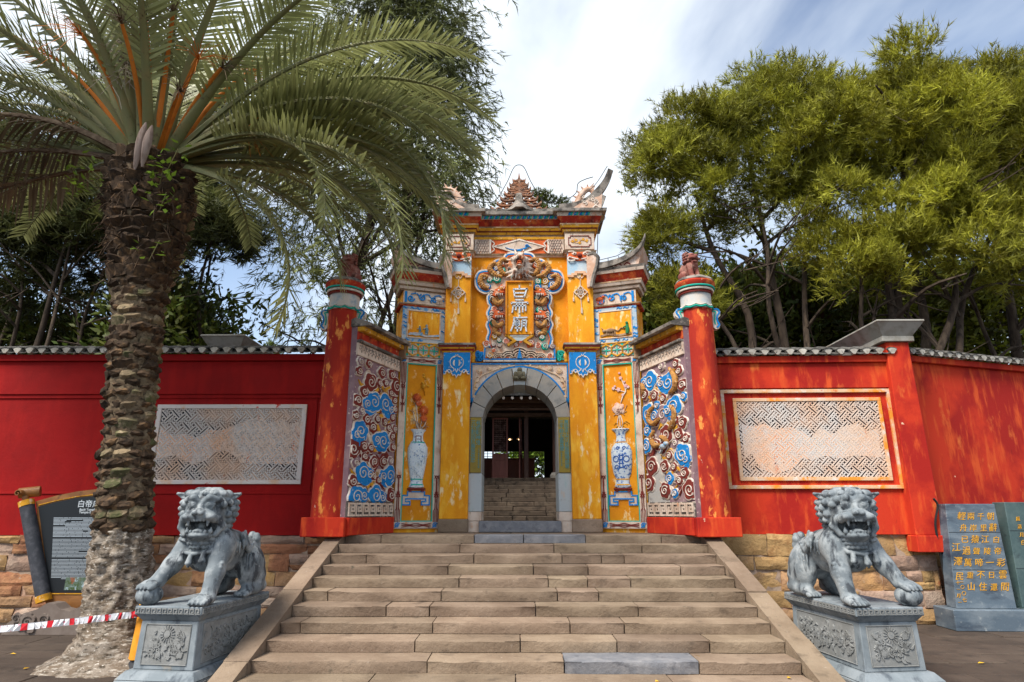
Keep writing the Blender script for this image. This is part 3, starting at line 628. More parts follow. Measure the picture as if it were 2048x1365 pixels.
# piers and upper pilasters
for sx in (-1, 1):
    xa, xb = .975, 1.545
    q = MB(); q.box(sx*xa, sx*xb, 12.17, 13.15, ZL, 1.67, .015); G(q, 'pier_base', m_step)
    q = MB(); q.box(sx*(xa+.012), sx*(xb-.012), 12.20, 13.1, 1.67, 4.90, .012); po = G(q, 'pier', m_ochre)
    # blue lambrequin
    c = sx * (xa + xb) / 2; w2 = .268
    half = [(0, 4.385), (.035, 4.44), (.075, 4.425), (.11, 4.50), (.15, 4.475), (.19, 4.53), (.225, 4.455), (w2, 4.45)]
    poly = [(c - w2, 4.895), (c - w2, 4.45)] + [(c - x, z) for (x, z) in half[::-1]][1:] + [(c + x, z) for (x, z) in half[1:]] + [(c + w2, 4.895)]
    q = MB(); q.prism(poly, 12.176, 12.201); bo = G(q, 'blue_lambrequin', m_blue, parent=po)
    q = MB(); q.stroke([(c - w2 + .008, 4.45)] + [(c - x, z) for (x, z) in half[::-1]][1:] + [(c + x, z) for (x, z) in half[1:-1]] + [(c + w2 - .008, 4.45)], .018, 12.170, 12.19)
    q.stroke(circ(c, 4.69, .135, -62, 242, 26), .014, 12.168, 12.178)
    for s2 in (-1, 1):
        q.stroke([(c + s2*x, z) for (x, z) in bez([(.062, 4.575), (.05, 4.53), (.09, 4.50), (.15, 4.545), (.2, 4.50), (.24, 4.51)], 5)], .013, 12.168, 12.178)
        q.stroke([(c + s2*x, z) for (x, z) in bez([(.02, 4.86), (.02, 4.82), (.07, 4.79)], 5)], .011, 12.168, 12.178)
        q.stroke([(c + s2*x, z) for (x, z) in bez([(.045, 4.62), (.06, 4.68), (.045, 4.74)], 6)], lambda t: .034*math.sin(PI*(.12+.76*t)), 12.168, 12.178)
    q.stroke([(c - .03, 4.56), (c, 4.49), (c + .03, 4.56)], .014, 12.168, 12.178); G(q, 'white_outline', m_whiteline, parent=bo)
    # cap mouldings
    pth = [(sx*xa if sx > 0 else -xb, 12.42), (sx*xa if sx > 0 else -xb, 12.2), (sx*xb if sx > 0 else -xa, 12.2), (sx*xb if sx > 0 else -xa, 12.42)]
    for (o0, o1, z0, z1, m) in ((.0, .02, 4.895, 4.93, m_gold), (.02, .055, 4.931, 4.965, m_redtrim), (.06, .07, 4.966, 4.995, m_gold), (.075, .085, 4.996, 5.04, m_maroon), (.095, .09, 5.041, 5.08, m_ridge)):
        q = MB(); q.sweep([(-.05, z0), (o0, z0), (o1, z1), (-.05, z1)], pth); G(q, 'pier_capital', m)
    # upper pilaster
    q = MB(); q.box(sx*1.005, sx*1.525, 12.215, 13.1, 5.08, 7.10, .012); up_ = G(q, 'pilaster', m_ochre)
    c = sx * 1.265
    q = MB(); q.prism([(c-.262, 7.06), (c-.262, 6.53), (c-.16, 6.53), (c-.16, 6.57), (c-.09, 6.57), (c-.09, 6.61), (c+.09, 6.61), (c+.09, 6.57), (c+.16, 6.57), (c+.16, 6.53), (c+.262, 6.53), (c+.262, 7.06)], 12.195, 12.216); G(q, 'sky_blue_field', wm('pale_blue_paint', (.36, .50, .60), [((.55, .58, .58), 3, .45, .7, 6), ((.62, .42, .30), 9, .62, .72, 8)], .85, (40, .2)), parent=up_)
    q = MB(); q.stroke([(c-.262, 6.535), (c-.16, 6.535), (c-.16, 6.575), (c-.09, 6.575), (c-.09, 6.615), (c+.09, 6.615), (c+.09, 6.575), (c+.16, 6.575), (c+.16, 6.535), (c+.262, 6.535)], .05, 12.183, 12.2); G(q, 'stepped_hem', wm('peach_relief', (.66, .40, .24), [((.6, .25, .12), 6, .5, .7, 7)], .9, (40, .3)), parent=up_)
    # beast mask
    q = MB(); q.prism(blob(c, 6.99, .255, 6, .10, .4, 36, 1.0, .48), 12.165, 12.2, .012); mk = G(q, 'beast_mask', m_orange, parent=up_)
    q = MB()
    for s2 in (-1, 1):
        q.ball((c + s2*.11, 12.165, 7.02), (.05, .03, .032)); q.stroke([(c+s2*x, z) for (x, z) in bez([(.24, 7.07), (.14, 7.075), (.07, 7.03)], 5)], .022, 12.15, 12.17); q.stroke([(c+s2*x, z) for (x, z) in bez([(.03, 6.90), (.12, 6.92), (.22, 6.95), (.25, 6.90), (.21, 6.86), (.1, 6.88)], 5)], .024, 12.15, 12.17)
    G(q, 'mask_trim', m_whiteline, parent=up_)
    q = MB(); q.ball((c, 12.16, 6.98), (.055, .05, .05))
    for s2 in (-1, 1): q.ball((c + s2*.11, 12.145, 7.02), (.02, .015, .016))
    G(q, 'mask_nose', m_maroon, parent=up_)
    # hanging knot
    kz = 6.18; q = MB()
    for (dx, dz) in ((0, .08), (-.08, 0), (.08, 0), (0, -.08), (0, 0)): q.stroke([(c+dx, kz+dz+.055), (c+dx+.055, kz+dz), (c+dx, kz+dz-.055), (c+dx-.055, kz+dz)], .022, 12.185, 12.216, closed=True)
    q.stroke([(c, kz+.14), (c, kz+.30)], .012, 12.195, 12.216); q.stroke([(c, kz-.14), (c+.01, kz-.34)], .012, 12.195, 12.216)
    for s2 in (-1, 1): q.stroke([(c+s2*.14, kz), (c+s2*.15, kz-.12)], .008, 12.2, 12.216); q.stroke([(c+s2*.15, kz-.12), (c+s2*.15, kz-.2)], .03, 12.19, 12.216)
    q.stroke(bez([(c-.07, kz+.36), (c-.03, kz+.31), (c, kz+.36), (c+.03, kz+.31), (c+.07, kz+.36)], 5), .014, 12.195, 12.216); q.stroke([(c+.01, kz-.34), (c+.012, kz-.46)], .035, 12.19, 12.216)
    G(q, 'hanging_knot', m_white, parent=up_)

# entablature
P_C = [(-1.0, 12.4), (1.0, 12.4)]
def corn(path, layers, name):
    for (o0, o1, z0, z1, m) in layers:
        q = MB(); q.sweep([(-.03, z0), (o0, z0), (o1, z1), (-.03, z1)], path); G(q, name, m)
P_ALL = [(-1.56, 13.1), (-1.56, 12.215), (-.985, 12.215), (-.985, 12.385), (.985, 12.385), (.985, 12.215), (1.56, 12.215), (1.56, 13.1)]
m_brownledge = wm('brown_ledge', (.22, .13, .07), [((.40, .28, .17), 5, .45, .66, 8), ((.10, .06, .04), 9, .55, .72, 8)], .9, (40, .3))
corn(P_ALL, ((.02, .035, 7.035, 7.065, m_white), (.05, .065, 7.066, 7.10, m_brownledge)), 'ledge_moulding')
q = MB(); q.box(-.95, .95, 12.345, 12.42, 7.10, 7.42); bd = G(q, 'band_field', m_orange)
q = MB()
for s2 in (-1, 1):
    q.box(s2*.63, s2*.95, 12.32, 12.346, 7.10, 7.42)
q.prism([(-.52, 7.26), (0, 7.415), (.52, 7.26), (0, 7.105)], 12.325, 12.346); G(q, 'band_white_field', m_white, parent=bd)
q = MB(); q.stroke([(-.54, 7.26), (0, 7.42), (.54, 7.26), (0, 7.10)], .032, 12.312, 12.34, closed=True)
for s2 in (-1, 1):
    q.box(s2*.60, s2*.635, 12.31, 12.346, 7.10, 7.42); q.box(s2*.915, s2*.95, 12.31, 12.346, 7.10, 7.42)
    q.stroke([(s2*x, z) for (x, z) in bez([(.60, 7.40), (.53, 7.33), (.57, 7.26), (.53, 7.19), (.60, 7.12)], 5)], .02, 12.315, 12.345)
G(q, 'band_border', m_whiteline, parent=bd)
q = MB()
for s2 in (-1, 1):
    for row in range(5):
        for k in range(5):
            cx = s2*(.665 + k*.052 + (row % 2)*.026); cz = 7.115 + row*.06
            if abs(cx) < .90: q.stroke(circ(cx, cz, .027, 0, 180, 6, .05), .010, 12.308, 12.321)
G(q, 'scale_relief', wm('grey_pink_relief', (.36, .26, .22), [((.2, .16, .15), 10, .5, .7, 6)], .9), parent=bd)
q = MB(); q.stroke(bez([(-.30, 7.24), (-.18, 7.19), (-.05, 7.17), (.12, 7.21), (.2, 7.26), (.26, 7.23)], 5), .03, 12.30, 12.326, taper=.4); q.stroke(spiral(.16, 7.26, .045, 1.2), .014, 12.30, 12.326); q.stroke(bez([(-.1, 7.14), (0, 7.16), (.1, 7.14)], 5), .018, 12.30, 12.326); G(q, 'painted_waves', m_blue, parent=bd)
for sx in (-1, 1):
    a, b = sx*.965, sx*1.585; c = (a+b)/2
    q = MB(); q.box(a, b, 12.175, 13.1, 7.125, 7.485, .006); bl = G(q, 'frieze_block', m_white)
    q = MB(); x0, x1, z0, z1, k = c-.235, c+.235, 7.185, 7.43, .04
    q.stroke([(x0+k, z0), (x1-k, z0), (x1-k, z0+k), (x1, z0+k), (x1, z1-k), (x1-k, z1-k), (x1-k, z1), (x0+k, z1), (x0+k, z1-k), (x0, z1-k), (x0, z0+k), (x0+k, z0+k)], .014, 12.162, 12.176, closed=True); G(q, 'stepped_frame', m_maroon, parent=bl)
    q = MB()
    for k2 in range(5): q.prism(blob(c + (k2-2)*.075, 7.30 + r3.uniform(-.05, .05), .028, 4, .35, r3.random(), 14), 12.165, 12.176)
    q.stroke(bez([(c-.17, 7.33), (c-.05, 7.27), (c+.05, 7.34), (c+.16, 7.28)], 5), .01, 12.167, 12.176); G(q, 'gold_flowers', m_gold, parent=bl)
P_TOP = [(-1.575, 13.1), (-1.575, 12.2), (-.975, 12.2), (-.975, 12.36), (.975, 12.36), (.975, 12.2), (1.575, 12.2), (1.575, 13.1)]
corn(P_TOP, ((.02, .03, 7.486, 7.53, m_brownledge), (.045, .065, 7.531, 7.575, m_gold), (.07, .075, 7.576, 7.60, m_maroon), (.09, .115, 7.601, 7.655, m_gold), (.12, .11, 7.656, 7.69, m_brownledge)), 'cornice_roll')
q = MB(); q.box(-.975, .975, 12.33, 12.42, 7.425, 7.486, .004); G(q, 'cornice_roll', m_gold)
corn(P_TOP, ((.07, .16, 7.691, 7.83, m_redtrim),), 'red_cove')
corn(P_TOP, ((.17, .18, 7.831, 7.905, m_white),), 'dentil_field')
for k in range(16):
    x = -.87 + k*.116
    for nm, mm, o in (('blue_dentil', m_blue, 0), ('teal_dentil', m_teal, .045)): q = MB(); q.prism([(x+o, 7.838), (x+o+.04, 7.838), (x+o+.065, 7.90), (x+o+.025, 7.90)], 12.165, 12.19); G(q, nm, mm)
for sx in (-1, 1):
    for k in range(4):
        x = sx*1.28 - .25 + k*.12
        for nm, mm, o in (('blue_dentil', m_blue, 0), ('teal_dentil', m_teal, .045)): q = MB(); q.prism([(x+o, 7.838), (x+o+.04, 7.838), (x+o+.065, 7.90), (x+o+.025, 7.90)], 12.005, 12.03); G(q, nm, mm)
# roof: tiled slope, ridge and sweeping horns
q = MB(); q.sweep([(.26, 7.905), (.27, 7.965), (-.25, 8.08), (-.25, 7.906)], P_TOP); G(q, 'roof_slab', wm('roof_dark', (.21, .185, .16), [((.38, .33, .28), 6, .44, .60, 9), ((.05, .045, .04), 9, .55, .7, 8)], .92, (30, .5)))
q = MB(); q.prism([(-1.2, 7.96), (1.2, 7.96), (1.2, 8.10), (.6, 8.06), (-.6, 8.06), (-1.2, 8.10)], 12.15, 12.75); G(q, 'ridge_block', m_ridge)
m_pinkrel = wm('pink_relief', (.52, .32, .22), [((.62, .50, .42), 5, .45, .65, 8), ((.35, .12, .05), 9, .58, .7, 8)], .9, (18, .6))
def horn(base, top, tip, y0, y1, yt, sx, name='roof_horn', par=None, thick=.10):
    up = bez([base, *top, tip], 6); n = len(up); V = []; F = []
    for i, p in enumerate(up):
        t = i/(n-1); d = (up[min(i+1, n-1)] - up[max(i-1, 0)]).normalized(); nn = Vector((d.y, -d.x)) if sx > 0 else Vector((-d.y, d.x))
        th = thick*(1.2 - .5*t); lo = p + nn*th; ya = y0 + (yt - y0)*t*t; yb = y1 + (yt + .06 - y1)*t*t
        V += [(p.x, ya, p.y), (p.x, yb, p.y), (lo.x, yb - .02, lo.y), (lo.x, ya + .02, lo.y)]
    for i in range(n-1):
        for j in range(4): j2 = (j+1) % 4; F.append((4*i+j, 4*i+j2, 4*i+4+j2, 4*i+4+j))
    F += [(0, 1, 2, 3), (4*n-1, 4*n-2, 4*n-3, 4*n-4)]
    q = MB(); q.add(V, F); return q.build(name, m_ridge, par or gate, 40)
for sx in (-1, 1):
    for (yb, yt) in ((12.02, 11.88), (12.85, 13.0)):
        h = horn((sx*.85, 8.10), [(sx*1.15, 8.13), (sx*1.42, 8.24), (sx*1.64, 8.44), (sx*1.80, 8.64)], (sx*1.90, 8.86), yb, yb + .30, yt, sx, thick=.17)
    q = MB(); q.prism([(sx*1.10, 7.965), (sx*1.735, 7.965), (sx*1.76, 8.25), (sx*1.78, 8.46), (sx*1.62, 8.30), (sx*1.42, 8.17), (sx*1.2, 8.04)], 12.0, 12.28); hp = G(q, 'horn_filler', m_pinkrel)
    q = MB()
    for k in range(9): q.stroke(spiral(sx*(1.5 + r3.uniform(-.16, .2)), 8.04 + r3.uniform(0, .2), .04, 1.2, r3.random()*6), .012, 11.985, 12.0)
    q.stroke(bez([(sx*1.55, 7.99), (sx*1.62, 8.05), (sx*1.7, 7.99)], 5), .02, 11.98, 12.0); G(q, 'filler_scroll', m_whiteline, parent=hp)
    # fish-dragon finial: ragged crest curling over
    body = bez([(sx*1.24, 8.13), (sx*1.30, 8.32), (sx*1.40, 8.48), (sx*1.52, 8.54), (sx*1.60, 8.46), (sx*1.56, 8.37)], 5)
    q = MB(); q.tube([(p.x, 12.2, p.y) for p in body], [.07*(1-.6*i/len(body)) + .015 for i in range(len(body))], 8)
    for i in range(2, len(body)-3, 3):
        p = body[i]; d = (body[i+1]-body[i-1]).normalized(); nn = Vector((-d.y, d.x))*(1 if sx > 0 else -1); q.prism([(p.x - d.x*.035, p.y - d.y*.035), (p.x + d.x*.035, p.y + d.y*.035), (p.x + nn.x*.14, p.y + nn.y*.14)], 12.18, 12.22)
    q.prism([(sx*1.50, 8.55), (sx*1.58, 8.52), (sx*1.63, 8.70)], 12.18, 12.22); G(q, 'fish_dragon', m_pinkrel, 50)
# ridge finial
q = MB(); q.lathe([(.30, 8.03), (.22, 8.12), (.14, 8.22), (.095, 8.34), (.085, 8.47), (.04, 8.5)], 14, (0, 12.3), wob=lambda r, z, a: r*(1 + .16*math.sin(5*a + z*9))); fi = G(q, 'finial_stump', m_ridge, 60)
m_fin = wm('finial_terracotta', (.34, .15, .08), [((.14, .09, .07), 8, .44, .6, 8), ((.55, .36, .25), 12, .56, .68, 8)], .9, (40, .5))
for k, (z, w_) in enumerate([(8.10, .58), (8.22, .46), (8.34, .39), (8.46, .30), (8.57, .24), (8.67, .19), (8.76, .12)]):
    q = MB()
    for s2 in (-1, 1):
        pts = bez([(s2*.02, z), (s2*w_*.45, z - .015), (s2*w_*.8, z - .02), (s2*w_, z + .03), (s2*(w_ + .025), z + .085)], 5)
        q.stroke(pts, .036, 12.25, 12.35, taper=.25)
        for j in range(2): q.stroke(bez([(s2*w_*(.30 + .33*j), z + .01), (s2*w_*(.42 + .33*j), z + .04), (s2*w_*(.52 + .33*j), z + .012)], 4), .024, 12.24, 12.33)
    G(q, 'finial_tier', m_fin, 50, parent=fi)
q = MB(); q.prism([(-.16, 8.42), (.16, 8.42), (.19, 8.58), (.13, 8.70), (.05, 8.80), (.025, 8.86), (0, 9.02), (-.02, 8.86), (-.05, 8.80), (-.13, 8.70), (-.19, 8.58)], 12.26, 12.34); G(q, 'finial_spire', m_fin, parent=fi)
# lightning cable over the ridge
q = MB(); cb_ = bez([(-1.5, 12.1, 8.35), (-1.0, 12.1, 8.24), (-.55, 12.1, 8.2), (-.28, 12.1, 8.62), (-.12, 12.1, 9.0), (0, 12.1, 9.08), (.12, 12.1, 9.0), (.28, 12.1, 8.62), (.55, 12.1, 8.2), (1.0, 12.1, 8.25), (1.22, 12.1, 8.4), (1.27, 12.1, 8.62), (1.42, 12.1, 8.72), (1.6, 12.1, 8.78)], 6)
q.tube(cb_, .009, 5)
for x in (-1.1, -.75, .7, 1.0): q.tube([(x, 12.1, 8.06), (x, 12.1, 8.22)], .007, 5)
q.tube(bez([(1.30, 12.02, 8.26), (1.62, 11.96, 8.52), (1.88, 11.86, 8.90)], 6), .008, 5)
q.tube(bez([(1.75, 12.0, 7.86), (1.80, 12.0, 7.75), (1.66, 12.0, 7.55), (1.62, 12.05, 7.0), (1.57, 12.19, 6.6)], 6), .008, 5)
o = q.build('lightning_cable', m_metal); tag(o, 'thin black lightning cable looping over the gate ridge finial', 'cable')

# ---------------------------------------------------------------- medallion
MX = lambda zx: (zx/5.936 - 110)*.0103
MZ = lambda zy: 7.078 - (zy/5.936 - 8)*.0109
hp_ = [(660, 26), (780, 34), (828, 62), (850, 105), (930, 116), (985, 170), (1000, 237), (1090, 245), (1152, 268), (1185, 340), (1178, 430), (1130, 496), (1060, 522), (990, 512), (1036, 560), (1030, 640), (1008, 680), (1042, 760), (1022, 830), (1046, 900), (1020, 980), (1042, 1060), (1020, 1150), (1062, 1162), (1066, 1312)]
half = [(MX(a), MZ(b)) for a, b in hp_]
def smooth_half(pts, n=4): return [tuple(p) for p in bez(pts, n)]
hs = smooth_half(half[:23]) + half[23:]
outl = hs + [(-x, z) for (x, z) in hs[::-1]]
outl = [p for i, p in enumerate(outl) if (Vector(p) - Vector(outl[i-1])).length > .004]
q = MB(); q.prism(outl, 12.335, 12.401); med = G(q, 'medallion', wm('medallion_ground', (.58, .40, .28), [((.62, .20, .08), 7, .50, .66, 8), ((.66, .56, .46), 5, .46, .6, 8)], .9, (24, .5)))
q = MB(); q.stroke(outl, .034, 12.305, 12.40, closed=True); G(q, 'medallion_rim', m_whiteline, parent=med)
def inset(poly, d):
    n = len(poly); o = []; s = 1 if area2(poly) > 0 else -1
    for i in range(n):
        t = Vector(poly[(i+2) % n]) - Vector(poly[i-2]); t.normalize(); o.append((poly[i][0] - t.y*d*s, poly[i][1] + t.x*d*s))
    return o
q = MB(); q.stroke(inset(outl, .030), .030, 12.30, 12.34, closed=True); G(q, 'medallion_blue_line', m_blue, parent=med)
q = MB(); q.stroke(inset(outl, .062), .018, 12.305, 12.34, closed=True); G(q, 'medallion_gold_line', m_orange, parent=med)
def inside(p, poly):
    x, z = p; c = False
    for i in range(len(poly)):
        (x1, z1), (x2, z2) = poly[i-1], poly[i]
        if (z1 > z) != (z2 > z) and x < (x2-x1)*(z-z1)/(z2-z1)+x1: c = not c
    return c
inn = inset(outl, .085); placed = []
mset = [m_orange, m_whiteline, m_mauve, m_teal, m_orange, m_whiteline, m_blue, m_gold]
for k in range(900):
    x, z = r3.uniform(-.95, .95), r3.uniform(4.78, 7.05); rr = r3.uniform(.045, .085)
    if abs(x) < .31 + rr*.7 and 5.2 < z < 6.5 + rr: continue
    if abs(x) < .45 and z < 5.02: continue
    if abs(x) < .30 and z > 6.45: continue
    if not inside((x, z), inn) or any((x-a)**2 + (z-b)**2 < ((rr+c)*.86)**2 for a, b, c in placed): continue
    placed.append((x, z, rr))
for k, (x, z, rr) in enumerate(placed):
    m = r3.choice(mset); h = r3.uniform(.0, .03); cw = r3.choice((-1, 1)); a = r3.random()*6.3
    q = MB(); q.prism(blob(x, z, rr*1.05, r3.choice((4, 5, 6)), .16, r3.random()*3, 22), 12.305 - h, 12.336, .010); cl = G(q, 'cloud_scroll', m, parent=med)
    q = MB(); q.stroke(spiral(x, z, rr*.78, 1.5, a, 20, cw), .014, 12.288 - h, 12.312 - h); G(q, 'scroll_line', m_whiteline if m is not m_whiteline else m_orange, parent=med)
# dragon coils: ribbed gold tubes
m_drag = wm('dragon_gold', (.42, .20, .05), [((.22, .09, .03), 12, .45, .62, 7), ((.62, .46, .28), 16, .58, .7, 7)], .8, (60, .3))
for sx in (-1, 1):
    for pts in ([(.20, 6.92), (.34, 6.95), (.42, 6.82), (.36, 6.66), (.24, 6.60)], [(.42, 6.80), (.54, 6.86), (.62, 6.74), (.50, 6.60), (.36, 6.56)], [(.66, 6.56), (.78, 6.58), (.82, 6.46), (.74, 6.34), (.64, 6.30)], [(.34, 6.3), (.46, 6.24), (.52, 6.12), (.42, 6.02)], [(.36, 5.5), (.48, 5.46), (.5, 5.34), (.38, 5.3)]):
        b = bez([(sx*x, z) for x, z in pts], 7); n = len(b)
        q = MB(); q.tube([(p.x, 12.29, p.y) for p in b], [(.034 + .022*math.sin(PI*i/(n-1)))*(1 + .16*(i % 2)) for i in range(n)], 8); G(q, 'dragon_coil', m_drag, 30, parent=med)
# side dragon heads in profile
for sx in (-1, 1):
    for zc2 in (6.10, 5.62):
        X = lambda x: sx*x
        q = MB()
        q.prism([(X(x), zc2 + z) for x, z in bez([(.58, .02), (.52, .16), (.42, .19), (.36, .13), (.315, .15), (.305, .09), (.36, .06), (.44, .05), (.50, -.02)], 3)], 12.20, 12.34, .02); hd = G(q, 'dragon_head', m_orange, 40, parent=med)
        q = MB(); q.tube([(X(x), 12.25, zc2 + z) for x, z in bez([(.54, -.02), (.50, -.12), (.43, -.15), (.36, -.09), (.34, -.05)], 4)], [.03, .045, .05, .055, .055, .055, .055, .055, .05, .05, .05, .045, .04, .035, .03, .025, .02][:17], 7); G(q, 'dragon_jaw', m_drag, 40, parent=med)
        q = MB()
        for k in range(5): x = .34 + k*.035; q.prism([(X(x), zc2 + .06), (X(x+.022), zc2 + .06), (X(x+.011), zc2 + .005)], 12.19, 12.22)
        q.ball((X(.43), 12.20, zc2 + .13), (.022, .02, .02), 7, 5)
        for k in range(4): q.stroke(bez([(X(.52), zc2 + .12 - k*.05), (X(.58), zc2 + .15 - k*.05), (X(.62), zc2 + .11 - k*.06)], 4), .02, 12.22, 12.31, taper=.4)
        G(q, 'dragon_teeth', m_whiteline, parent=med)
# hill and wave relief at the foot
q = MB(); q2 = MB()
for (cx, cz, rr) in ((0, 4.83, .20), (-.22, 4.80, .17), (.22, 4.80, .17), (-.42, 4.79, .13), (.42, 4.79, .13), (-.1, 4.79, .1), (.1, 4.79, .1)):
    for k in range(3):
        r_ = rr*(1 - k*.27); 
        if r_ > .03: q.stroke(circ(cx, cz, r_, 8, 172, 14), .030, 12.30 - .004*k, 12.336, flat=.7); q2.stroke(circ(cx, cz, r_*.90, 8, 172, 14), .008, 12.298 - .004*k, 12.336)
G(q, 'wave_relief', wm('sand_relief', (.60, .42, .29), [((.66, .55, .44), 6, .45, .66, 7)], .9), parent=med); G(q2, 'wave_line', wm('dark_groove', (.06, .04, .035)), parent=med)
q = MB(); q.prism([(-.05, 4.80), (.05, 4.80), (0, 5.02)], 12.28, 12.33); G(q, 'blue_peak', m_blue, parent=med)
for sx in (-1, 1):
    q = MB(); q.stroke(spiral(sx*.84, 4.90, .075, 1.4, 0, 20, sx), .03, 12.33, 12.401); q.stroke(spiral(sx*.80, 4.80, .05, 1.3, 2, 16, -sx), .024, 12.33, 12.401); q.prism(blob(sx*.83, 4.87, .11, 5, .2, 0, 20), 12.36, 12.401); G(q, 'corner_scroll', m_teal if sx > 0 else m_blue)
    q = MB(); q.ball((sx*.95, 12.36, 4.86), (.06, .05, .13)); q.ball((sx*.95, 12.36, 4.76), (.045, .045, .05)); G(q, 'gold_bracket', m_gold, 60)
# name plaque
px0, px1, pz0, pz1 = MX(487), MX(820), MZ(1022), MZ(395)
q = MB(); q.box(px0 + .03, px1 - .03, 12.235, 12.34, pz0, pz1 - .03); pq = G(q, 'name_plaque', m_ochre_flat)
q = MB(); q.box(px0, px0 + .036, 12.20, 12.34, pz0, pz1, .006); q.box(px1 - .036, px1, 12.20, 12.34, pz0, pz1, .006); q.box(px0 + .037, px1 - .037, 12.20, 12.34, pz1 - .036, pz1, .006); G(q, 'plaque_frame', wm('plaque_orange', (.60, .20, .012), [((.68, .30, .04), 5, .5, .7, 6)], .85, (30, .2)), parent=pq)
q = MB()
for sx in (-1, 1): q.stroke([(sx*.28, pz0 - .0), (sx*.10, pz0 - .13), (sx*.24, pz0 - .22)], .05, 12.24, 12.34)
G(q, 'plaque_foot', m_gold, parent=pq)
q = MB(); q.box(-.20, .20, 12.25, 12.34, pz0 - .05, pz0 - .003, .01); q.prism([(-.17, pz0-.052), (.17, pz0-.052), (.07, pz0-.13), (-.07, pz0-.13)], 12.26, 12.34); G(q, 'plaque_shelf', wm('pale_blue_paint2', (.40, .50, .54), [((.62, .58, .52), 7, .45, .65, 7)], .85), parent=pq)
bai = [[(652, 447), (655, 492)], [(578, 494), (752, 490)], [(583, 492), (598, 592)], [(740, 490), (708, 592)], [(594, 540), (718, 540)], [(594, 583), (714, 583)], [(735, 492), (752, 484)]]
di = [[(602, 622), (704, 622)], [(558, 654), (755, 652)], [(578, 692), (735, 690)], [(580, 690), (566, 776)], [(728, 690), (726, 756)], [(653, 656), (654, 780)], [(622, 658), (608, 745)], [(688, 658), (692, 770)], [(558, 654), (562, 672)], [(752, 652), (750, 670)]]
miao = [[(655, 800), (655, 828)], [(578, 832), (745, 830)], [(592, 834), (578, 920), (548, 990)], [(604, 866), (652, 866)], [(604, 866), (604, 922)], [(652, 866), (652, 922)], [(604, 894), (652, 894)], [(604, 922), (652, 922)], [(598, 952), (658, 952)], [(628, 846), (628, 994)], [(682, 862), (680, 930), (664, 985)], [(682, 862), (735, 862)], [(735, 862), (724, 940), (734, 996)], [(682, 892), (728, 892)], [(682, 924), (726, 924)]]
m_mos = wm('mosaic_white_blue', (.60, .66, .70), [((.12, .20, .34), 60, .52, .58, 2), ((.72, .72, .72), 40, .5, .6, 2)], .4, (80, .5))
for name, gl in (('character_bai', bai), ('character_di', di), ('character_miao', miao)):
    q = MB()
    for s_ in gl: q.stroke([(MX(a), MZ(b)) for a, b in s_], .030, 12.21, 12.236)
    G(q, 'plaque_character', m_mos, parent=pq)
# ---------------------------------------------------------------- angled side bays with vase panels
BL = .892; BA = math.atan2(.30, .84)
def rel_on(q, rfun, uc, k=.42):
    q.v = [(x, y - k*math.sqrt(max(0, rfun(z)**2 - (x-uc)**2)), z) for (x, y, z) in q.v]
m_vase = wm('porcelain_white', (.58, .64, .66), [((.06, .16, .36), 26, .57, .63, 4), ((.66, .66, .62), 10, .5, .7, 5)], .35, (50, .2), spec=.5)
m_vase2 = wm('porcelain_grey', (.50, .56, .60), [((.04, .12, .34), 20, .52, .60, 4), ((.64, .64, .60), 9, .55, .7, 5)], .35, (50, .2), spec=.5)
m_bluegrey = wm('bluegrey_frame', (.36, .42, .46), [((.10, .28, .48), 9, .52, .60, 6), ((.56, .50, .44), 6, .50, .64, 7), ((.42, .24, .20), 14, .60, .68, 7)], .9, (40, .4))
m_dkgreen = wm('green_paint', (.02, .16, .06))
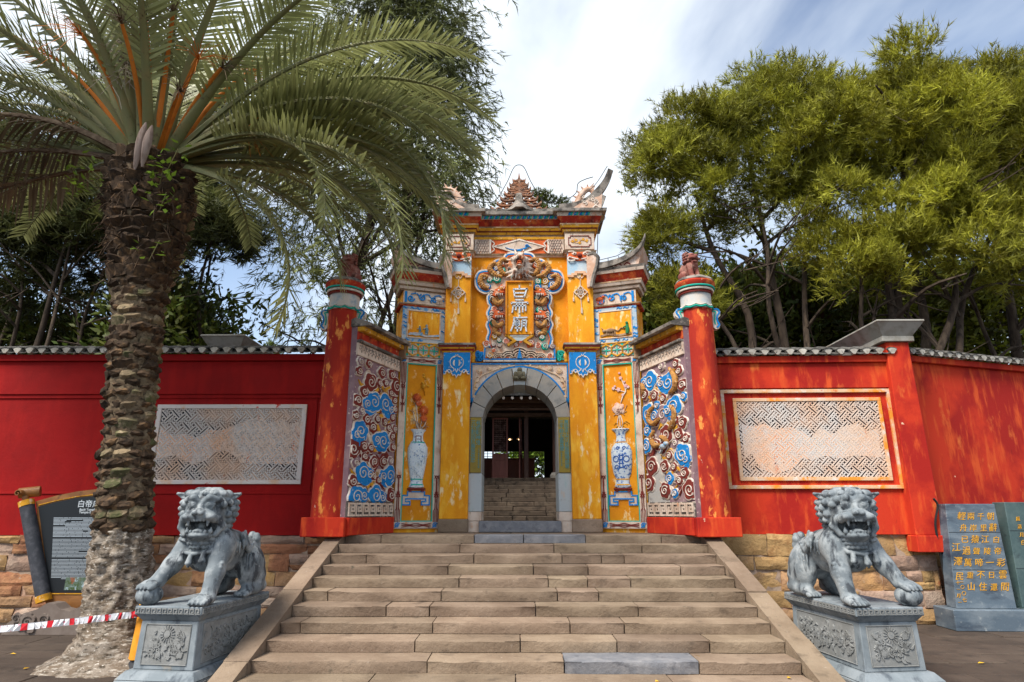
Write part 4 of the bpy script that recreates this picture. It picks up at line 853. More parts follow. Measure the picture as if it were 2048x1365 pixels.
for sd_ in (-1, 1):
    org = (-2.38, 12.05, 0) if sd_ < 0 else (1.54, 12.35, 0); rz = BA if sd_ < 0 else -BA
    q = MB(); q.box(0, BL, .0, .7, ZL, 6.85); bay = q.build('side_bay', m_ochre, gate, loc=org, rot=(0, 0, rz))
    B = lambda q, name, mat, smooth=None: q.build(name, mat, bay, smooth, local=True)
    u0, u1 = .02, .87
    # panel frame
    q = MB(); frame(q, u0, u1, 1.50, 4.78, .125, -.05, .002); B(q, 'panel_frame', m_white)
    for s2, c in ((1, u0 + .062), (-1, u1 - .062)):
        for (za, zb) in ((4.66, 3.55), (1.62, 2.55)):
            q = MB(); s3 = 1 if zb > za else -1
            for off in (-.042, -.014, .014, .042):
                e = zb - s3*abs(off)*9
                q.stroke([(c + off, za), (c + off, e - s3*.35), (c + off*.45, e - s3*.3), (c + off*.45, e)], .011, -.062, -.049)
            for zz in (za + s3*.45, za + s3*.8): q.stroke(bez([(c-.04, zz), (c, zz + s3*.05), (c+.04, zz)], 4), .016, -.064, -.049); q.stroke(bez([(c-.04, zz + s3*.06), (c, zz), (c+.04, zz + s3*.06)], 4), .012, -.064, -.049)
            B(q, 'frame_fretwork', m_maroon)
    for zc in (1.562, 4.718):
        q = MB()
        for off in (-.034, 0, .034): q.stroke(bez([(u0+.15, zc+off), (u0+.3, zc+off*.3), (u0+.42, zc+off), (u0+.55, zc+off*.3), (u1-.15, zc+off)], 5), .012, -.062, -.049)
        B(q, 'frame_fretwork', m_maroon)
    for (cx, cz) in ((u0+.07, 1.56), (u1-.07, 1.56), (u0+.07, 4.715), (u1-.07, 4.715)): q = MB(); q.stroke(spiral(cx, cz, .048, 1.3, 1, 14), .016, -.066, -.049); q.stroke([(cx-.05, cz-.04), (cx+.05, cz+.04)], .014, -.062, -.049); B(q, 'corner_scroll', m_blue)
    q = MB(); q.stroke([(u0+.135, 1.635), (u1-.135, 1.635), (u1-.135, 4.645), (u0+.135, 4.645)], .018, -.045, .0, closed=True); B(q, 'teal_line', m_teal)
    q = MB(); q.box(u0+.14, u1-.14, -.012, .001, 1.64, 4.64); B(q, 'panel_field', m_ochre_flat)
    uc = (u0+u1)/2 + (-.02 if sd_ < 0 else .0)
    # vase
    prof = [(.11, 2.24), (.15, 2.26), (.13, 2.31), (.115, 2.36), (.14, 2.5), (.175, 2.7), (.195, 2.9), (.19, 3.0), (.15, 3.08), (.105, 3.14), (.095, 3.22), (.11, 3.29), (.155, 3.34), (.14, 3.35)] if sd_ < 0 else [(.12, 2.24), (.16, 2.27), (.13, 2.33), (.13, 2.42), (.175, 2.52), (.20, 2.72), (.205, 2.92), (.17, 3.02), (.11, 3.09), (.085, 3.2), (.10, 3.28), (.175, 3.35), (.16, 3.36)]
    zs = [p[1] for p in prof]; rsv = [p[0] for p in prof]; rf = lambda z: float(np.interp(z, zs, rsv))
    q = MB(); q.lathe([(r, z) for r, z in prof], 22, (0, 0)); q.v = [(uc + x, -.012 + y*.42, z) for (x, y, z) in q.v]; B(q, 'vase', m_vase if sd_ < 0 else m_vase2, 50)
    q = MB()
    if sd_ < 0:
        for k in range(9):
            cx, cz = uc + r3.uniform(-.13, .13), 2.45 + k*.06
            for a in (200, 240, 280, 320, 160): q.stroke([(cx, cz), (cx + .085*math.cos(R(a)), cz + .085*math.sin(R(a)))], .030, -.018, -.010, taper=.6)
        m = wm('cobalt_leaf', (.015, .09, .16), [((.01, .2, .14), 8, .5, .6, 4)], .4)
    else:
        for k in range(4): q.stroke([(uc - .055 + .0, 2.62 + k*.075), (uc + .055, 2.62 + k*.075)], .018, -.02, -.010)
        for s2 in (-1, 1):
            q.stroke([(uc + s2*.03, 2.6), (uc + s2*.03, 2.88)], .018, -.02, -.010); q.stroke(circ(uc + s2*.10, 2.78, .055, 0, 330, 12), .016, -.02, -.010); q.stroke(spiral(uc + s2*.09, 2.62, .05, 1.2), .014, -.02, -.010); q.stroke(spiral(uc + s2*.06, 2.98, .04, 1.2), .014, -.02, -.010)
        m = wm('cobalt_line', (.02, .08, .30), rough=.4)
    rel_on(q, rf, uc); B(q, 'vase_painting', m)
    if sd_ < 0:
        q = MB(); q.stroke([(uc-.05, 3.1), (uc+.05, 3.1), (uc+.05, 3.22), (uc-.05, 3.22)], .014, -.03, -.01, closed=True); q.stroke([(uc-.03, 3.16), (uc+.03, 3.16)], .012, -.03, -.01); rel_on(q, rf, uc, .3); B(q, 'vase_character', m_maroon)
    q = MB()
    for z in (2.30, 2.40, 3.10): q.stroke([(uc - rf(z)*.97 + t*2*rf(z)*.97/8, z) for t in range(9)], .022, -.016, -.010)
    rel_on(q, rf, uc); B(q, 'vase_bands', m_teal if sd_ < 0 else m_gold)
    q = MB(); q.box(uc-.17, uc+.17, -.06, 0, 2.205, 2.24, .006); q.box(uc-.14, uc-.09, -.05, 0, 2.17, 2.205); q.box(uc+.09, uc+.14, -.05, 0, 2.17, 2.205); B(q, 'vase_foot', m_maroon)
    q = MB(); q.prism([(uc-.16, 2.165), (uc+.16, 2.165), (uc+.16, 2.1), (uc+.25, 2.1), (uc+.25, 1.93), (uc+.1, 1.93), (uc+.1, 2.02), (uc-.1, 2.02), (uc-.1, 1.93), (uc-.25, 1.93), (uc-.25, 2.1), (uc-.16, 2.1)], -.022, 0); B(q, 'stand_field', m_white)
    q = MB(); q.stroke([(uc-.16, 2.17), (uc+.16, 2.17), (uc+.16, 2.1), (uc+.26, 2.1), (uc+.26, 1.93), (uc+.11, 1.93), (uc+.11, 1.99), (uc+.19, 1.99), (uc+.19, 2.04), (uc-.19, 2.04), (uc-.19, 1.99), (uc-.11, 1.99), (uc-.11, 1.93), (uc-.26, 1.93), (uc-.26, 2.1), (uc-.16, 2.1)], .022, -.035, -.01, closed=True); B(q, 'stand_fret', m_blue)
    # flowers
    if sd_ < 0:
        q = MB()
        for (x, z) in ((-.09, 3.85), (-.13, 3.7), (.02, 3.62), (.10, 3.50), (.14, 3.42), (-.10, 3.52), (.0, 3.46), (-.04, 3.40), (.07, 3.38)):
            for a in range(0, 360, 72): aa = R(a + x*900); q.stroke([(uc+x, z), (uc+x + .06*math.cos(aa), z + .06*math.sin(aa))], .03, -.05, -.011, taper=.5)
        for pts in ([(0, 3.34), (-.03, 3.55), (-.07, 3.9)], [(.02, 3.34), (.05, 3.5), (.10, 3.62)], [(0, 3.34), (-.06, 3.5), (-.12, 3.68)], [(.02, 3.34), (.1, 3.42), (.14, 3.5)]): q.stroke(bez([(uc+x, z) for x, z in pts], 5), .012, -.04, -.011)
        B(q, 'white_leaves', m_whiteline)
        q = MB()
        for (x, z, r_) in ((-.06, 3.97, .085), (.08, 3.72, .10), (.09, 3.57, .07), (-.02, 3.86, .06)):
            for a in range(0, 360, 24): q.stroke([(uc+x + r_*.2*math.cos(R(a)), z + r_*.2*math.sin(R(a))), (uc+x + r_*math.cos(R(a)), z + r_*math.sin(R(a)))], .012, -.075, -.02)
            q.ball((uc+x, -.05, z), (.03, .03, .03), 8, 6)
        B(q, 'chrysanthemum', m_orange)
        q = MB(); q.ball((uc+.06, -.04, 4.20), (.035, .035, .055)); q.ball((uc+.04, -.05, 4.265), (.028, .028, .026)); q.stroke([(uc+.07, 4.16), (uc+.10, 4.02)], .025, -.05, -.012, taper=.5); q.stroke(bez([(uc+.0, 4.12), (uc+.1, 4.22), (uc+.18, 4.20)], 5), .012, -.03, -.011); q.stroke(bez([(uc+.1, 4.2), (uc+.11, 4.35), (uc+.07, 4.42)], 5), .012, -.03, -.011)
        for (x, z) in ((.07, 4.4), (.11, 4.36), (.06, 4.45), (.16, 4.22)): q.ball((uc+x, -.02, z), (.028, .015, .022), 7, 5)
        B(q, 'gold_bird', m_gold, 50)
    else:
        q = MB()
        for k, r_ in enumerate((.12, .09, .06, .03)):
            q.prism(blob(uc - .02, 3.75, r_, 5, .18, k*.6, 24), -.03 - .018*k, -.01 - .016*k, .012)
        B(q, 'rose', wm('rose_cream', (.64, .46, .36), [((.60, .30, .22), 9, .5, .7, 6)], .85, (40, .4)))
        q = MB()
        for (x, z, r_) in ((-.10, 4.16, .035), (.0, 4.13, .045), (.05, 4.36, .035), (.03, 4.46, .025), (.14, 4.2, .04), (.19, 4.17, .03), (-.07, 4.2, .025), (.12, 4.28, .025), (.08, 4.02, .03)): q.prism(blob(uc+x, z, r_, 5, .25, x*9, 15), -.04, -.011, .006)
        B(q, 'plum_blossom', wm('plum_pink', (.60, .40, .38), [((.55, .22, .24), 12, .5, .7, 5)], .85))
        q = MB()
        q.stroke(bez([(uc+.03, 3.86), (uc+.08, 4.0), (uc+.14, 4.10), (uc+.10, 4.25), (uc+.05, 4.38)], 6), .02, -.035, -.011, taper=.2); q.stroke(bez([(uc+.12, 4.08), (uc+.0, 4.12), (uc-.12, 4.15)], 5), .012, -.03, -.011); q.stroke(bez([(uc+.13, 4.12), (uc+.2, 4.18)], 5), .012, -.03, -.011)
        for (x, z) in ((-.12, 3.62), (.10, 3.62), (.14, 3.70), (-.02, 3.56), (.15, 3.82), (-.13, 3.70)): q.stroke([(uc+x*.5, 3.66), (uc+x, z)], .06, -.03, -.011, taper=.5)
        for s2 in (-.05, .0, .05): q.stroke(bez([(uc+s2*.5, 3.36), (uc+s2, 3.48), (uc+s2*.3, 3.62)], 5), .014, -.03, -.011)
        B(q, 'rose_leaves', m_whiteline)
        q = MB()
        for (x, z) in ((-.12, 3.44), (.14, 3.44), (-.09, 3.38), (.11, 3.38), (.18, 3.46)): q.stroke(bez([(uc, 3.38), (uc+x*.6, z+.04), (uc+x, z)], 5), .012, -.03, -.011)
        B(q, 'gold_sprigs', m_gold)
    # hexagon band
    q = MB(); q.box(.0, BL, -.045, .002, 4.795, 5.075); hb = B(q, 'hexagon_band', m_white)
    q = MB(); q2 = MB(); q3 = MB(); cz = 4.935
    for k in range(5):
        cx = .02 + k*.218
        hx = [(cx + .125*math.cos(R(a)), cz + .125*math.sin(R(a))) for a in (30, 90, 150, 210, 270, 330)]
        if cx < BL - .05: q.stroke([(min(BL-.012, max(.012, x)), z) for x, z in hx], .026, -.068, -.044, closed=True)
        if .05 < cx < BL - .08:
            q2 = MB()
            for a in (0, 90, 180, 270): q2.stroke([(cx, cz), (cx + .085*math.cos(R(a)), cz + .085*math.sin(R(a)))], .02, -.06, -.044)
            B(q2, 'green_cross', m_teal)
            for a in (45, 135, 225, 315): q3.stroke([(cx + .03*math.cos(R(a)), cz + .03*math.sin(R(a))), (cx + .08*math.cos(R(a)), cz + .08*math.sin(R(a)))], .03, -.056, -.044, taper=.4)
        if cx + .109 < BL - .03:
            for s2 in (-1, 1): q2 = MB(); q2.stroke([(cx + .109, cz + s2*.085), (cx + .109, cz + s2*.13)], .04, -.056, -.044); B(q2, 'green_triangle', m_teal)
    q.box(0, BL, -.07, -.04, 5.072, 5.092, .003)
    B(q, 'hexagon_lattice', m_gold); B(q3, 'maroon_petals', m_maroon)
    # picture panel
    q = MB(); q.box(.01, BL-.01, -.05, .002, 5.095, 5.84, .004); B(q, 'picture_surround', m_bluegrey)
    q = MB()
    for k in range(16):
        e = r3.random()*4; x, z = ((r3.uniform(.05, .84), 5.135) if e < 1 else (r3.uniform(.05, .84), 5.80) if e < 2 else (.055, r3.uniform(5.15, 5.8)) if e < 3 else (.84, r3.uniform(5.15, 5.8)))
        q.stroke(bez([(x-.06, z-.015), (x-.02, z+.02), (x+.02, z-.01), (x+.06, z+.015)], 4), .022, -.062, -.049, taper=.4)
    B(q, 'blue_bat_scrolls', m_blue)
    q = MB(); frame(q, .10, BL-.10, 5.175, 5.765, .022, -.066, -.045); B(q, 'picture_frame', m_white)
    q = MB(); q.box(.125, BL-.125, -.054, -.048, 5.20, 5.74); B(q, 'picture_field', m_ochre)
    q = MB(); q.stroke(bez([(.14, 5.24), (.3, 5.27), (.5, 5.23), (.76, 5.26)], 5), .04, -.075, -.05)
    if sd_ < 0: q.stroke(bez([(.16, 5.27), (.3, 5.24), (.42, 5.29)], 5), .03, -.08, -.05)
    B(q, 'relief_ground', m_bluegrey if sd_ < 0 else m_brownledge)
    q = MB()
    def fig(q, x, z, h): q.ball((x, -.075, z + h*.86), h*.12, 7, 5); q.tube([(x, -.07, z + h*.75), (x + .01, -.07, z + h*.4), (x, -.07, z)], [h*.10, h*.16, h*.14], 7); q.tube([(x, -.075, z + h*.62), (x - h*.3, -.085, z + h*.5)], h*.06, 5)
    if sd_ < 0: fig(q, .50, 5.26, .22); fig(q, .36, 5.28, .16)
    else: fig(q, .68, 5.25, .26)
    B(q, 'relief_figure', wm('robe_blue', (.10, .18, .22), [((.5, .45, .4), 20, .5, .6, 4)]) if sd_ < 0 else m_dkgreen, 60)
    if sd_ > 0:
        q = MB(); q.ball((.34, -.075, 5.34), (.10, .03, .05)); q.ball((.22, -.075, 5.34), (.045, .03, .035))
        for x in (.27, .31, .39, .43): q.tube([(x, -.075, 5.32), (x + .01, -.075, 5.245)], .012, 5)
        q.stroke([(.20, 5.37), (.16, 5.42)], .012, -.085, -.06); q.stroke(bez([(.43, 5.36), (.5, 5.33), (.56, 5.38), (.63, 5.36)], 4), .014, -.08, -.05); B(q, 'relief_ox', m_brownledge, 60)
    # frieze, cornice, cove, roof
    def bcorn(layers, name):
        for (o0, o1, z0, z1, m) in layers:
            q = MB(); q.sweep([(-.03, z0), (o0, z0), (o1, z1), (-.03, z1)], [(0, .5), (0, 0), (BL, 0)] if sd_ < 0 else [(0, 0), (BL, 0), (BL, .5)]); B(q, name, m)
    bcorn(((.06, .075, 5.842, 5.868, m_redtrim), (.08, .085, 5.869, 5.895, m_brownledge)), 'ledge_moulding')
    q = MB(); q.box(.01, BL-.005, -.045, .002, 5.896, 6.165); B(q, 'frieze_field', m_white)
    q = MB()
    for k in range(3): x = .16 + k*.24; q.stroke(spiral(x, 6.03 + (.02 if k % 2 else -.02), .075, 1.4, k*2, 18, 1 if k % 2 else -1), .028, -.066, -.044); q.stroke(bez([(x, 6.10), (x+.12, 6.12), (x+.2, 6.0)], 5), .022, -.062, -.044)
    q.box(.80 if sd_ > 0 else .03, .85 if sd_ > 0 else .08, -.06, -.044, 5.92, 6.15, .003); B(q, 'frieze_scrolls', m_blue)
    q = MB(); x = .14 if sd_ > 0 else .74; q.ball((x, -.06, 6.04), (.08, .03, .045)); q.ball((x+.08, -.065, 6.08), (.04, .03, .03))
    for d in (-.05, -.02, .03, .06): q.tube([(x+d, -.06, 6.02), (x+d+.01, -.06, 5.94)], .012, 5)
    q.ball((x+.22 if sd_ > 0 else x-.2, -.055, 6.02), (.035, .02, .03)); B(q, 'frieze_beast', m_orange if sd_ > 0 else m_white, 60)
    bcorn(((.04, .05, 6.168, 6.20, m_brownledge), (.07, .09, 6.201, 6.25, m_white), (.095, .1, 6.251, 6.28, m_brownledge), (.12, .145, 6.281, 6.34, m_white), (.15, .14, 6.341, 6.375, m_brownledge)), 'cornice_roll')
    bcorn(((.10, .19, 6.376, 6.53, m_redtrim),), 'red_cove'); bcorn(((.20, .22, 6.531, 6.59, m_white),), 'eave_band')
    bcorn(((.22, .24, 6.591, 6.64, m_ridge),), 'roof_slab')
    inn_u, out_u = (BL, 0) if sd_ < 0 else (0, BL); s = sd_
    U = lambda t: inn_u + (out_u - inn_u)*t
    P = [(U(.02), 6.642), (U(1.12), 6.642), (U(1.2), 6.86), (U(1.25), 7.02), (U(1.0), 6.83), (U(.7), 6.74), (U(.35), 6.71), (U(.02), 6.73)]
    q = MB(); q.prism(P, -.22, .5); B(q, 'horn_filler', m_pinkrel)
    q = MB()
    for k in range(4): q.stroke(bez([(U(.2 + k*.2), 6.66), (U(.27 + k*.2), 6.70), (U(.34 + k*.2), 6.66)], 4), .02, -.235, -.22)
    B(q, 'filler_scroll', m_maroon)
    up = bez([(U(-.02), 6.78), (U(.35), 6.77), (U(.7), 6.81), (U(1.0), 6.90), (U(1.20), 7.04), (U(1.33), 7.24)], 6); n = len(up); V = []; F = []
    for i, p in enumerate(up):
        t = i/(n-1); th = .12*(1.2 - .6*t); ya = -.27 + (-.35+.27)*t*t; yb = .12 + (-.28-.12)*t*t
        V += [(p.x, ya, p.y), (p.x, yb, p.y), (p.x, yb, p.y - th), (p.x, ya, p.y - th)]
    for i in range(n-1):
        for j in range(4): j2 = (j+1) % 4; F.append((4*i+j, 4*i+j2, 4*i+4+j2, 4*i+4+j))
    F += [(0, 1, 2, 3), (4*n-1, 4*n-2, 4*n-3, 4*n-4)]
    q = MB(); q.add(V, F); B(q, 'roof_horn', m_ridge, 40)
    q = MB(); q.tube([(U(.1), -.05, 6.90), (U(.6), -.05, 6.95), (U(.95), -.08, 7.06)], .008, 5)
    for t in (.15, .4, .65, .85): q.tube([(U(t), -.05, 6.78), (U(t), -.05, 6.93 + .1*max(0, t-.5))], .007, 5)
    B(q, 'roof_cable', m_metal)
    # scrolled gable bracket against the pilaster
    q = MB(); q.prism([(U(-.05), 6.95), (U(.10), 6.97), (U(.20), 6.90), (U(.17), 6.72), (U(.08), 6.48), (U(.02), 6.26), (U(-.06), 6.24)], -.30, -.2); B(q, 'gable_bracket', m_pinkrel)
    q = MB(); q.stroke([(U(-.03), 6.97), (U(.11), 6.99), (U(.215), 6.90), (U(.18), 6.70), (U(.09), 6.47), (U(.03), 6.25)], .05, -.32, -.19); B(q, 'bracket_edge', m_ridge)
# ---------------------------------------------------------------- splayed wing walls with cloud relief
WA = math.atan2(1.4, .48); WL = 1.48
m_cement = wm('bare_cement', (.40, .38, .35), [((.56, .50, .44), 3, .45, .62, 7), ((.26, .24, .23), 7, .56, .7, 8)], .92, (30, .4))
m_keydark = wm('fret_dark', (.10, .085, .075), [((.5, .42, .34), 9, .5, .6, 7)], .92, (40, .3))
for sd_ in (-1, 1):
    org = (-2.87, 10.6, 0) if sd_ < 0 else (2.39, 12.0, 0); rz = WA if sd_ < 0 else -WA
    wg = thing('wing_wall', 'splayed wall of swirling maroon and blue clouds below a palm frond' if sd_ < 0 else 'splayed cloud relief wall with gold dragon and bare cement patch', 'wall', (org[0], org[1], ZL), rz)
    H = lambda z: z - ZL
    B = lambda q, name, mat, smooth=None, par=None: q.build(name, mat, par or wg, smooth, local=True)
    def bx_(x0, x1, y0, y1, z0, z1, b=.004): q = MB(); q.box(x0, x1, y0, y1, H(z0), H(z1), b); return q
    B(bx_(0, WL, 0, .34, ZL, 4.97), 'wall_core', m_mauve)
    B(bx_(0, WL, -.07, .01, ZL, 1.71, .008), 'red_base', m_red_old)
    B(bx_(0, WL, -.03, .01, 1.711, 1.965), 'fret_band', m_keydark)
    q = MB()
    for k in range(7):
        u = .02 + k*.208
        for (a, b, c, d) in ((0, .19, .0, .03), (0, .03, .03, .22), (.03, .19, .19, .22), (.16, .19, .07, .19), (.07, .16, .07, .10), (.07, .10, .10, .16), (.11, .15, .13, .16)): q.box(u+a, u+b, -.05, -.028, H(1.73+c), H(1.73+d))
    B(q, 'key_fret', m_white)
    B(bx_(0, WL, -.035, .01, 4.46, 4.68), 'scallop_band', m_white)
    q = MB()
    for k in range(13):
        u = .06 + k*.113; q.stroke(circ(u, H(4.66), .05, 180, 360, 8, .09), .012, -.045, -.034); q.stroke([(u-.02, H(4.63)), (u+.02, H(4.63))], .025, -.042, -.034)
        q.stroke([(u+.056, H(4.52)), (u+.07, H(4.545)), (u+.056, H(4.57)), (u+.042, H(4.545))], .009, -.042, -.034, closed=True)
    B(q, 'scallop_relief', wm('soot_relief', (.20, .17, .15), [((.5, .4, .32), 12, .46, .6, 6)], .9))
    q = MB(); q.box(0, WL, -.09, .01, H(4.682), H(4.735), .012); B(q, 'grey_roll', m_ridge)
    B(bx_(0, WL, -.02, .01, 4.737, 4.885), 'red_band', m_redtrim); B(bx_(0, WL, -.13, .01, 4.888, 4.972, .006), 'yellow_band', m_gold)
    q = MB(); q.prism([(-.24, H(4.975)), (-.25, H(5.03)), (.05, H(5.14)), (.40, H(5.03)), (.40, H(4.975))], -.02, WL + .02); q.v = [(y, x, z) for (x, y, z) in q.v]; B(q, 'wall_cap', m_ridge)
    q = MB(); xi = WL - .05 if sd_ < 0 else .0; q.box(xi, xi + .055, -.16, .02, H(4.72), H(5.12), .012); q.box(xi - .005, xi + .06, -.18, .02, H(4.70), H(4.74), .01); B(q, 'end_stop', m_brownledge)
    # clouds
    rr_ = random.Random(51 + sd_); pl = []
    patch = [(.02, H(1.97)), (.72, H(1.97)), (.60, H(2.25)), (.62, H(2.55)), (.72, H(2.85)), (.52, H(2.98)), (.30, H(2.75)), (.12, H(2.4)), (.02, H(2.2))] if sd_ > 0 else None
    if patch: q = MB(); q.prism(patch, -.012, .0); B(q, 'cement_patch', m_cement)
    if sd_ > 0: bigs = [(.35, 4.2), (.95, 4.05), (1.25, 2.75), (1.1, 3.6), (.2, 3.6)]
    else: bigs = [(.62, 3.72), (1.02, 3.75), (.25, 3.15), (1.0, 3.05), (.4, 2.45), (1.3, 2.45), (.25, 2.05), (.85, 2.08)]
    for (u, z) in bigs: pl.append((u, z, .185, 'b'))
    for k in range(1500):
        u, z, r_ = rr_.uniform(.06, WL-.06), rr_.uniform(2.03, 4.40), rr_.choice((.085, .11, .14, .165))
        if patch and inside((u, H(z)), patch): continue
        if any(((u-a)/1.25)**2 + (z-b)**2 < ((r_+c)*.90)**2 for a, b, c, _ in pl): continue
        pl.append((u, z, r_, rr_.choice('mmmmMmwM') if sd_ < 0 else rr_.choice('mmmmbMmw')))
    for (u, z, r_, c) in [p for p in pl if p[3] == 'b' and p[2] > .18]:
        e = rr_.choice((-1, 1)); u2 = min(WL-.14, max(.14, u + e*.22)); z2 = z + rr_.uniform(-.10, .05); pl.append((u2, z2, r_*.66, 'b'))
        q = MB(); P = bez([(u - e*.10, H(z-.12)), ((u+u2)/2, H(min(z, z2)-.15)), (u2 + e*.06, H(z2-.08))], 6); q.stroke(P, .10, -.030, 0, flat=.85); B(q, 'cloud_tail', m_blue)
        q = MB(); q.stroke(P, .13, -.020, 0, flat=.9); B(q, 'cloud_outline', m_whiteline)
    CM = dict(b=m_blue, m=m_maroon, M=m_maroon, w=m_mauve)
    ribs = []
    for (u, z, r_, c) in pl:
        ph = rr_.random()*3; lob = rr_.choice((4, 5, 6)); h = rr_.uniform(0, .012)
        clampu = lambda P: [(min(WL-.004, max(.004, x)), max(H(1.972), min(H(4.455), zz))) for x, zz in P]
        q = MB(); q.prism(clampu(blob(u, H(z), r_*1.10, lob, .14, ph, 26, 1.25)), -.022 - h, .0, .006); wo = B(q, 'cloud_outline', m_whiteline)
        q = MB(); q.prism(clampu(blob(u, H(z), r_*.985, lob, .14, ph, 26, 1.25)), -.032 - h, -.01, .008); B(q, 'cloud_field', CM[c], par=wo)
        sp_ = [(u + (x-u)*1.25, zz) for x, zz in spiral(u, H(z), r_*.66, 1.55, rr_.random()*6.3, 22, rr_.choice((-1, 1)))]
        q = MB(); q.stroke(clampu(sp_), .016, -.046 - h, -.02 - h, flat=.7); B(q, 'cloud_spiral', m_whiteline, par=wo)
    # connecting ribbons
    for k in range(40):
        u, z = rr_.uniform(.18, WL-.42), rr_.uniform(2.1, 4.25)
        if patch and inside((u+.05, H(z)), patch): continue
        q = MB(); e = rr_.choice((-1, 1)); P = bez([(u-.15, H(z)), (u, H(z+.09*e)), (u+.16, H(z-.05*e)), (u+.34, H(z+.06*e))], 6); q.stroke(P, .085, -.024, 0, taper=.35, flat=.8); B(q, 'cloud_ribbon', rr_.choice((m_gold, m_gold, m_white, m_whiteline, m_maroon)))
    if sd_ > 0:
        for pts in ([(1.05, 4.30), (1.2, 4.1), (1.18, 3.92), (1.0, 3.85)], [(.45, 3.70), (.3, 3.62), (.25, 3.48), (.4, 3.38), (.62, 3.45)], [(1.0, 3.62), (1.12, 3.5), (1.05, 3.3), (.9, 3.2)], [(.4, 3.25), (.3, 3.12), (.4, 2.98), (.58, 2.98)], [(.6, 3.12), (.78, 3.05), (.85, 2.95)], [(.05, 4.2), (.12, 4.1), (.08, 3.98)]):
            b = bez([(x, H(z)) for x, z in pts], 6); n = len(b)
            q = MB(); q.tube([(p.x, -.05, p.y) for p in b], [(.026 + .028*math.sin(PI*i/(n-1)))*(1 + .16*(i % 2)) for i in range(n)], 8); B(q, 'dragon_coil', m_drag, 30)
        q = MB(); q.ball((.72, -.07, H(2.93)), (.09, .05, .05)); q.ball((.82, -.07, H(2.97)), (.06, .05, .045)); q.stroke([(.66, H(2.88)), (.58, H(2.82))], .03, -.08, -.04); q.stroke([(.75, H(2.98)), (.70, H(3.08))], .02, -.08, -.04, taper=.4); q.stroke([(.8, H(2.99)), (.78, H(3.1))], .02, -.08, -.04, taper=.4); B(q, 'dragon_head', m_bluegrey, 60)

# ---------------------------------------------------------------- columns
for sd_ in (-1, 1):
    cx, cy = sd_*3.2, 10.8
    cl = thing('red_column', 'round peeling red column beside the palm, with conduit at its side' if sd_ < 0 else 'round peeling red column joined to the faded orange red wall', 'column', (cx, cy, ZL))
    B = lambda q, name, mat, smooth=None, par=None: q.build(name, mat, par or cl, smooth)
    q = MB(); q.box(cx-.355, cx+.355, cy-.32, cy+.5, ZL-.02, 1.715, .012); B(q, 'column_plinth', m_red_old)
    q = MB(); q.lathe([(.293, 1.716), (.29, 2.4), (.285, 3.2), (.275, 4.2), (.262, 5.33)], 40, (cx, cy)); B(q, 'column_shaft', m_red_col, 60)
    m_cap = wm('capital_paleblue', (.46, .48, .47), [((.58, .50, .42), 4, .45, .62, 7), ((.30, .36, .40), 8, .55, .68, 7), ((.5, .22, .1), 9, .66, .72, 7)], .88, (30, .3))
    q = MB(); q.lathe([(.272, 5.30), (.282, 5.31), (.268, 5.45), (.272, 5.62), (.26, 5.63)], 40, (cx, cy), wob=lambda r, z, a: r); B(q, 'capital_collar', m_cap, 40)
    wav = lambda a: .028*abs(math.sin(5*a))
    for (r0, dz, rad, m) in ((.288, 0, .016, m_teal), (.284, .035, .010, m_whiteline)):
        q = MB(); q.tube([(cx + r0*math.cos(a), cy + r0*math.sin(a), 5.335 - wav(a) + dz) for a in [2*PI*i/60 for i in range(61)]], rad, 6); B(q, 'wavy_hem', m, 60)
    for (r0, zz, rad, m) in ((.29, 5.60, .016, m_maroon), (.31, 5.655, .022, m_whiteline), (.335, 5.70, .018, m_teal)):
        q = MB(); q.tube([(cx + r0*math.cos(a), cy + r0*math.sin(a), zz) for a in [2*PI*i/48 for i in range(49)]], rad, 6); B(q, 'capital_ring', m, 60)
    q = MB(); q.lathe([(.27, 5.62), (.29, 5.66), (.325, 5.71), (.355, 5.76), (.36, 5.80), (.33, 5.83), (.2, 5.86), (.05, 5.87)], 40, (cx, cy)); B(q, 'capital_dish', m_redtrim, 40)
    q = MB(); q.lathe([(.33, 5.822), (.34, 5.84), (.30, 5.895), (.15, 5.915)], 32, (cx, cy), wob=lambda r, z, a: r*(1 + .03*math.sin(7*a))); B(q, 'capital_top', m_ridge, 50)
    for s2 in (-1, 1):
        X = lambda x: cx + s2*x
        P = [(.23, 5.34), (.36, 5.34), (.41, 5.28), (.40, 5.20), (.35, 5.15), (.36, 5.08), (.39, 5.02), (.36, 4.96), (.30, 4.95), (.23, 5.02)]
        q = MB(); q.prism([(X(x), z) for x, z in P], cy-.06, cy+.06); vo = B(q, 'scroll_ear', m_whiteline)
        q = MB(); q.stroke([(X(x), z) for x, z in bez([(.25, 5.32), (.355, 5.32), (.385, 5.26), (.34, 5.19), (.34, 5.10), (.365, 5.03), (.32, 4.98)], 4)], .028, cy-.075, cy-.055); B(q, 'ear_blue_line', m_blue, par=vo)
        q = MB(); q.stroke([(X(x), z) for x, z in bez([(.26, 5.28), (.32, 5.27), (.30, 5.2), (.29, 5.1), (.3, 5.04)], 4)], .02, cy-.075, cy-.055); B(q, 'ear_teal_line', m_teal, par=vo)

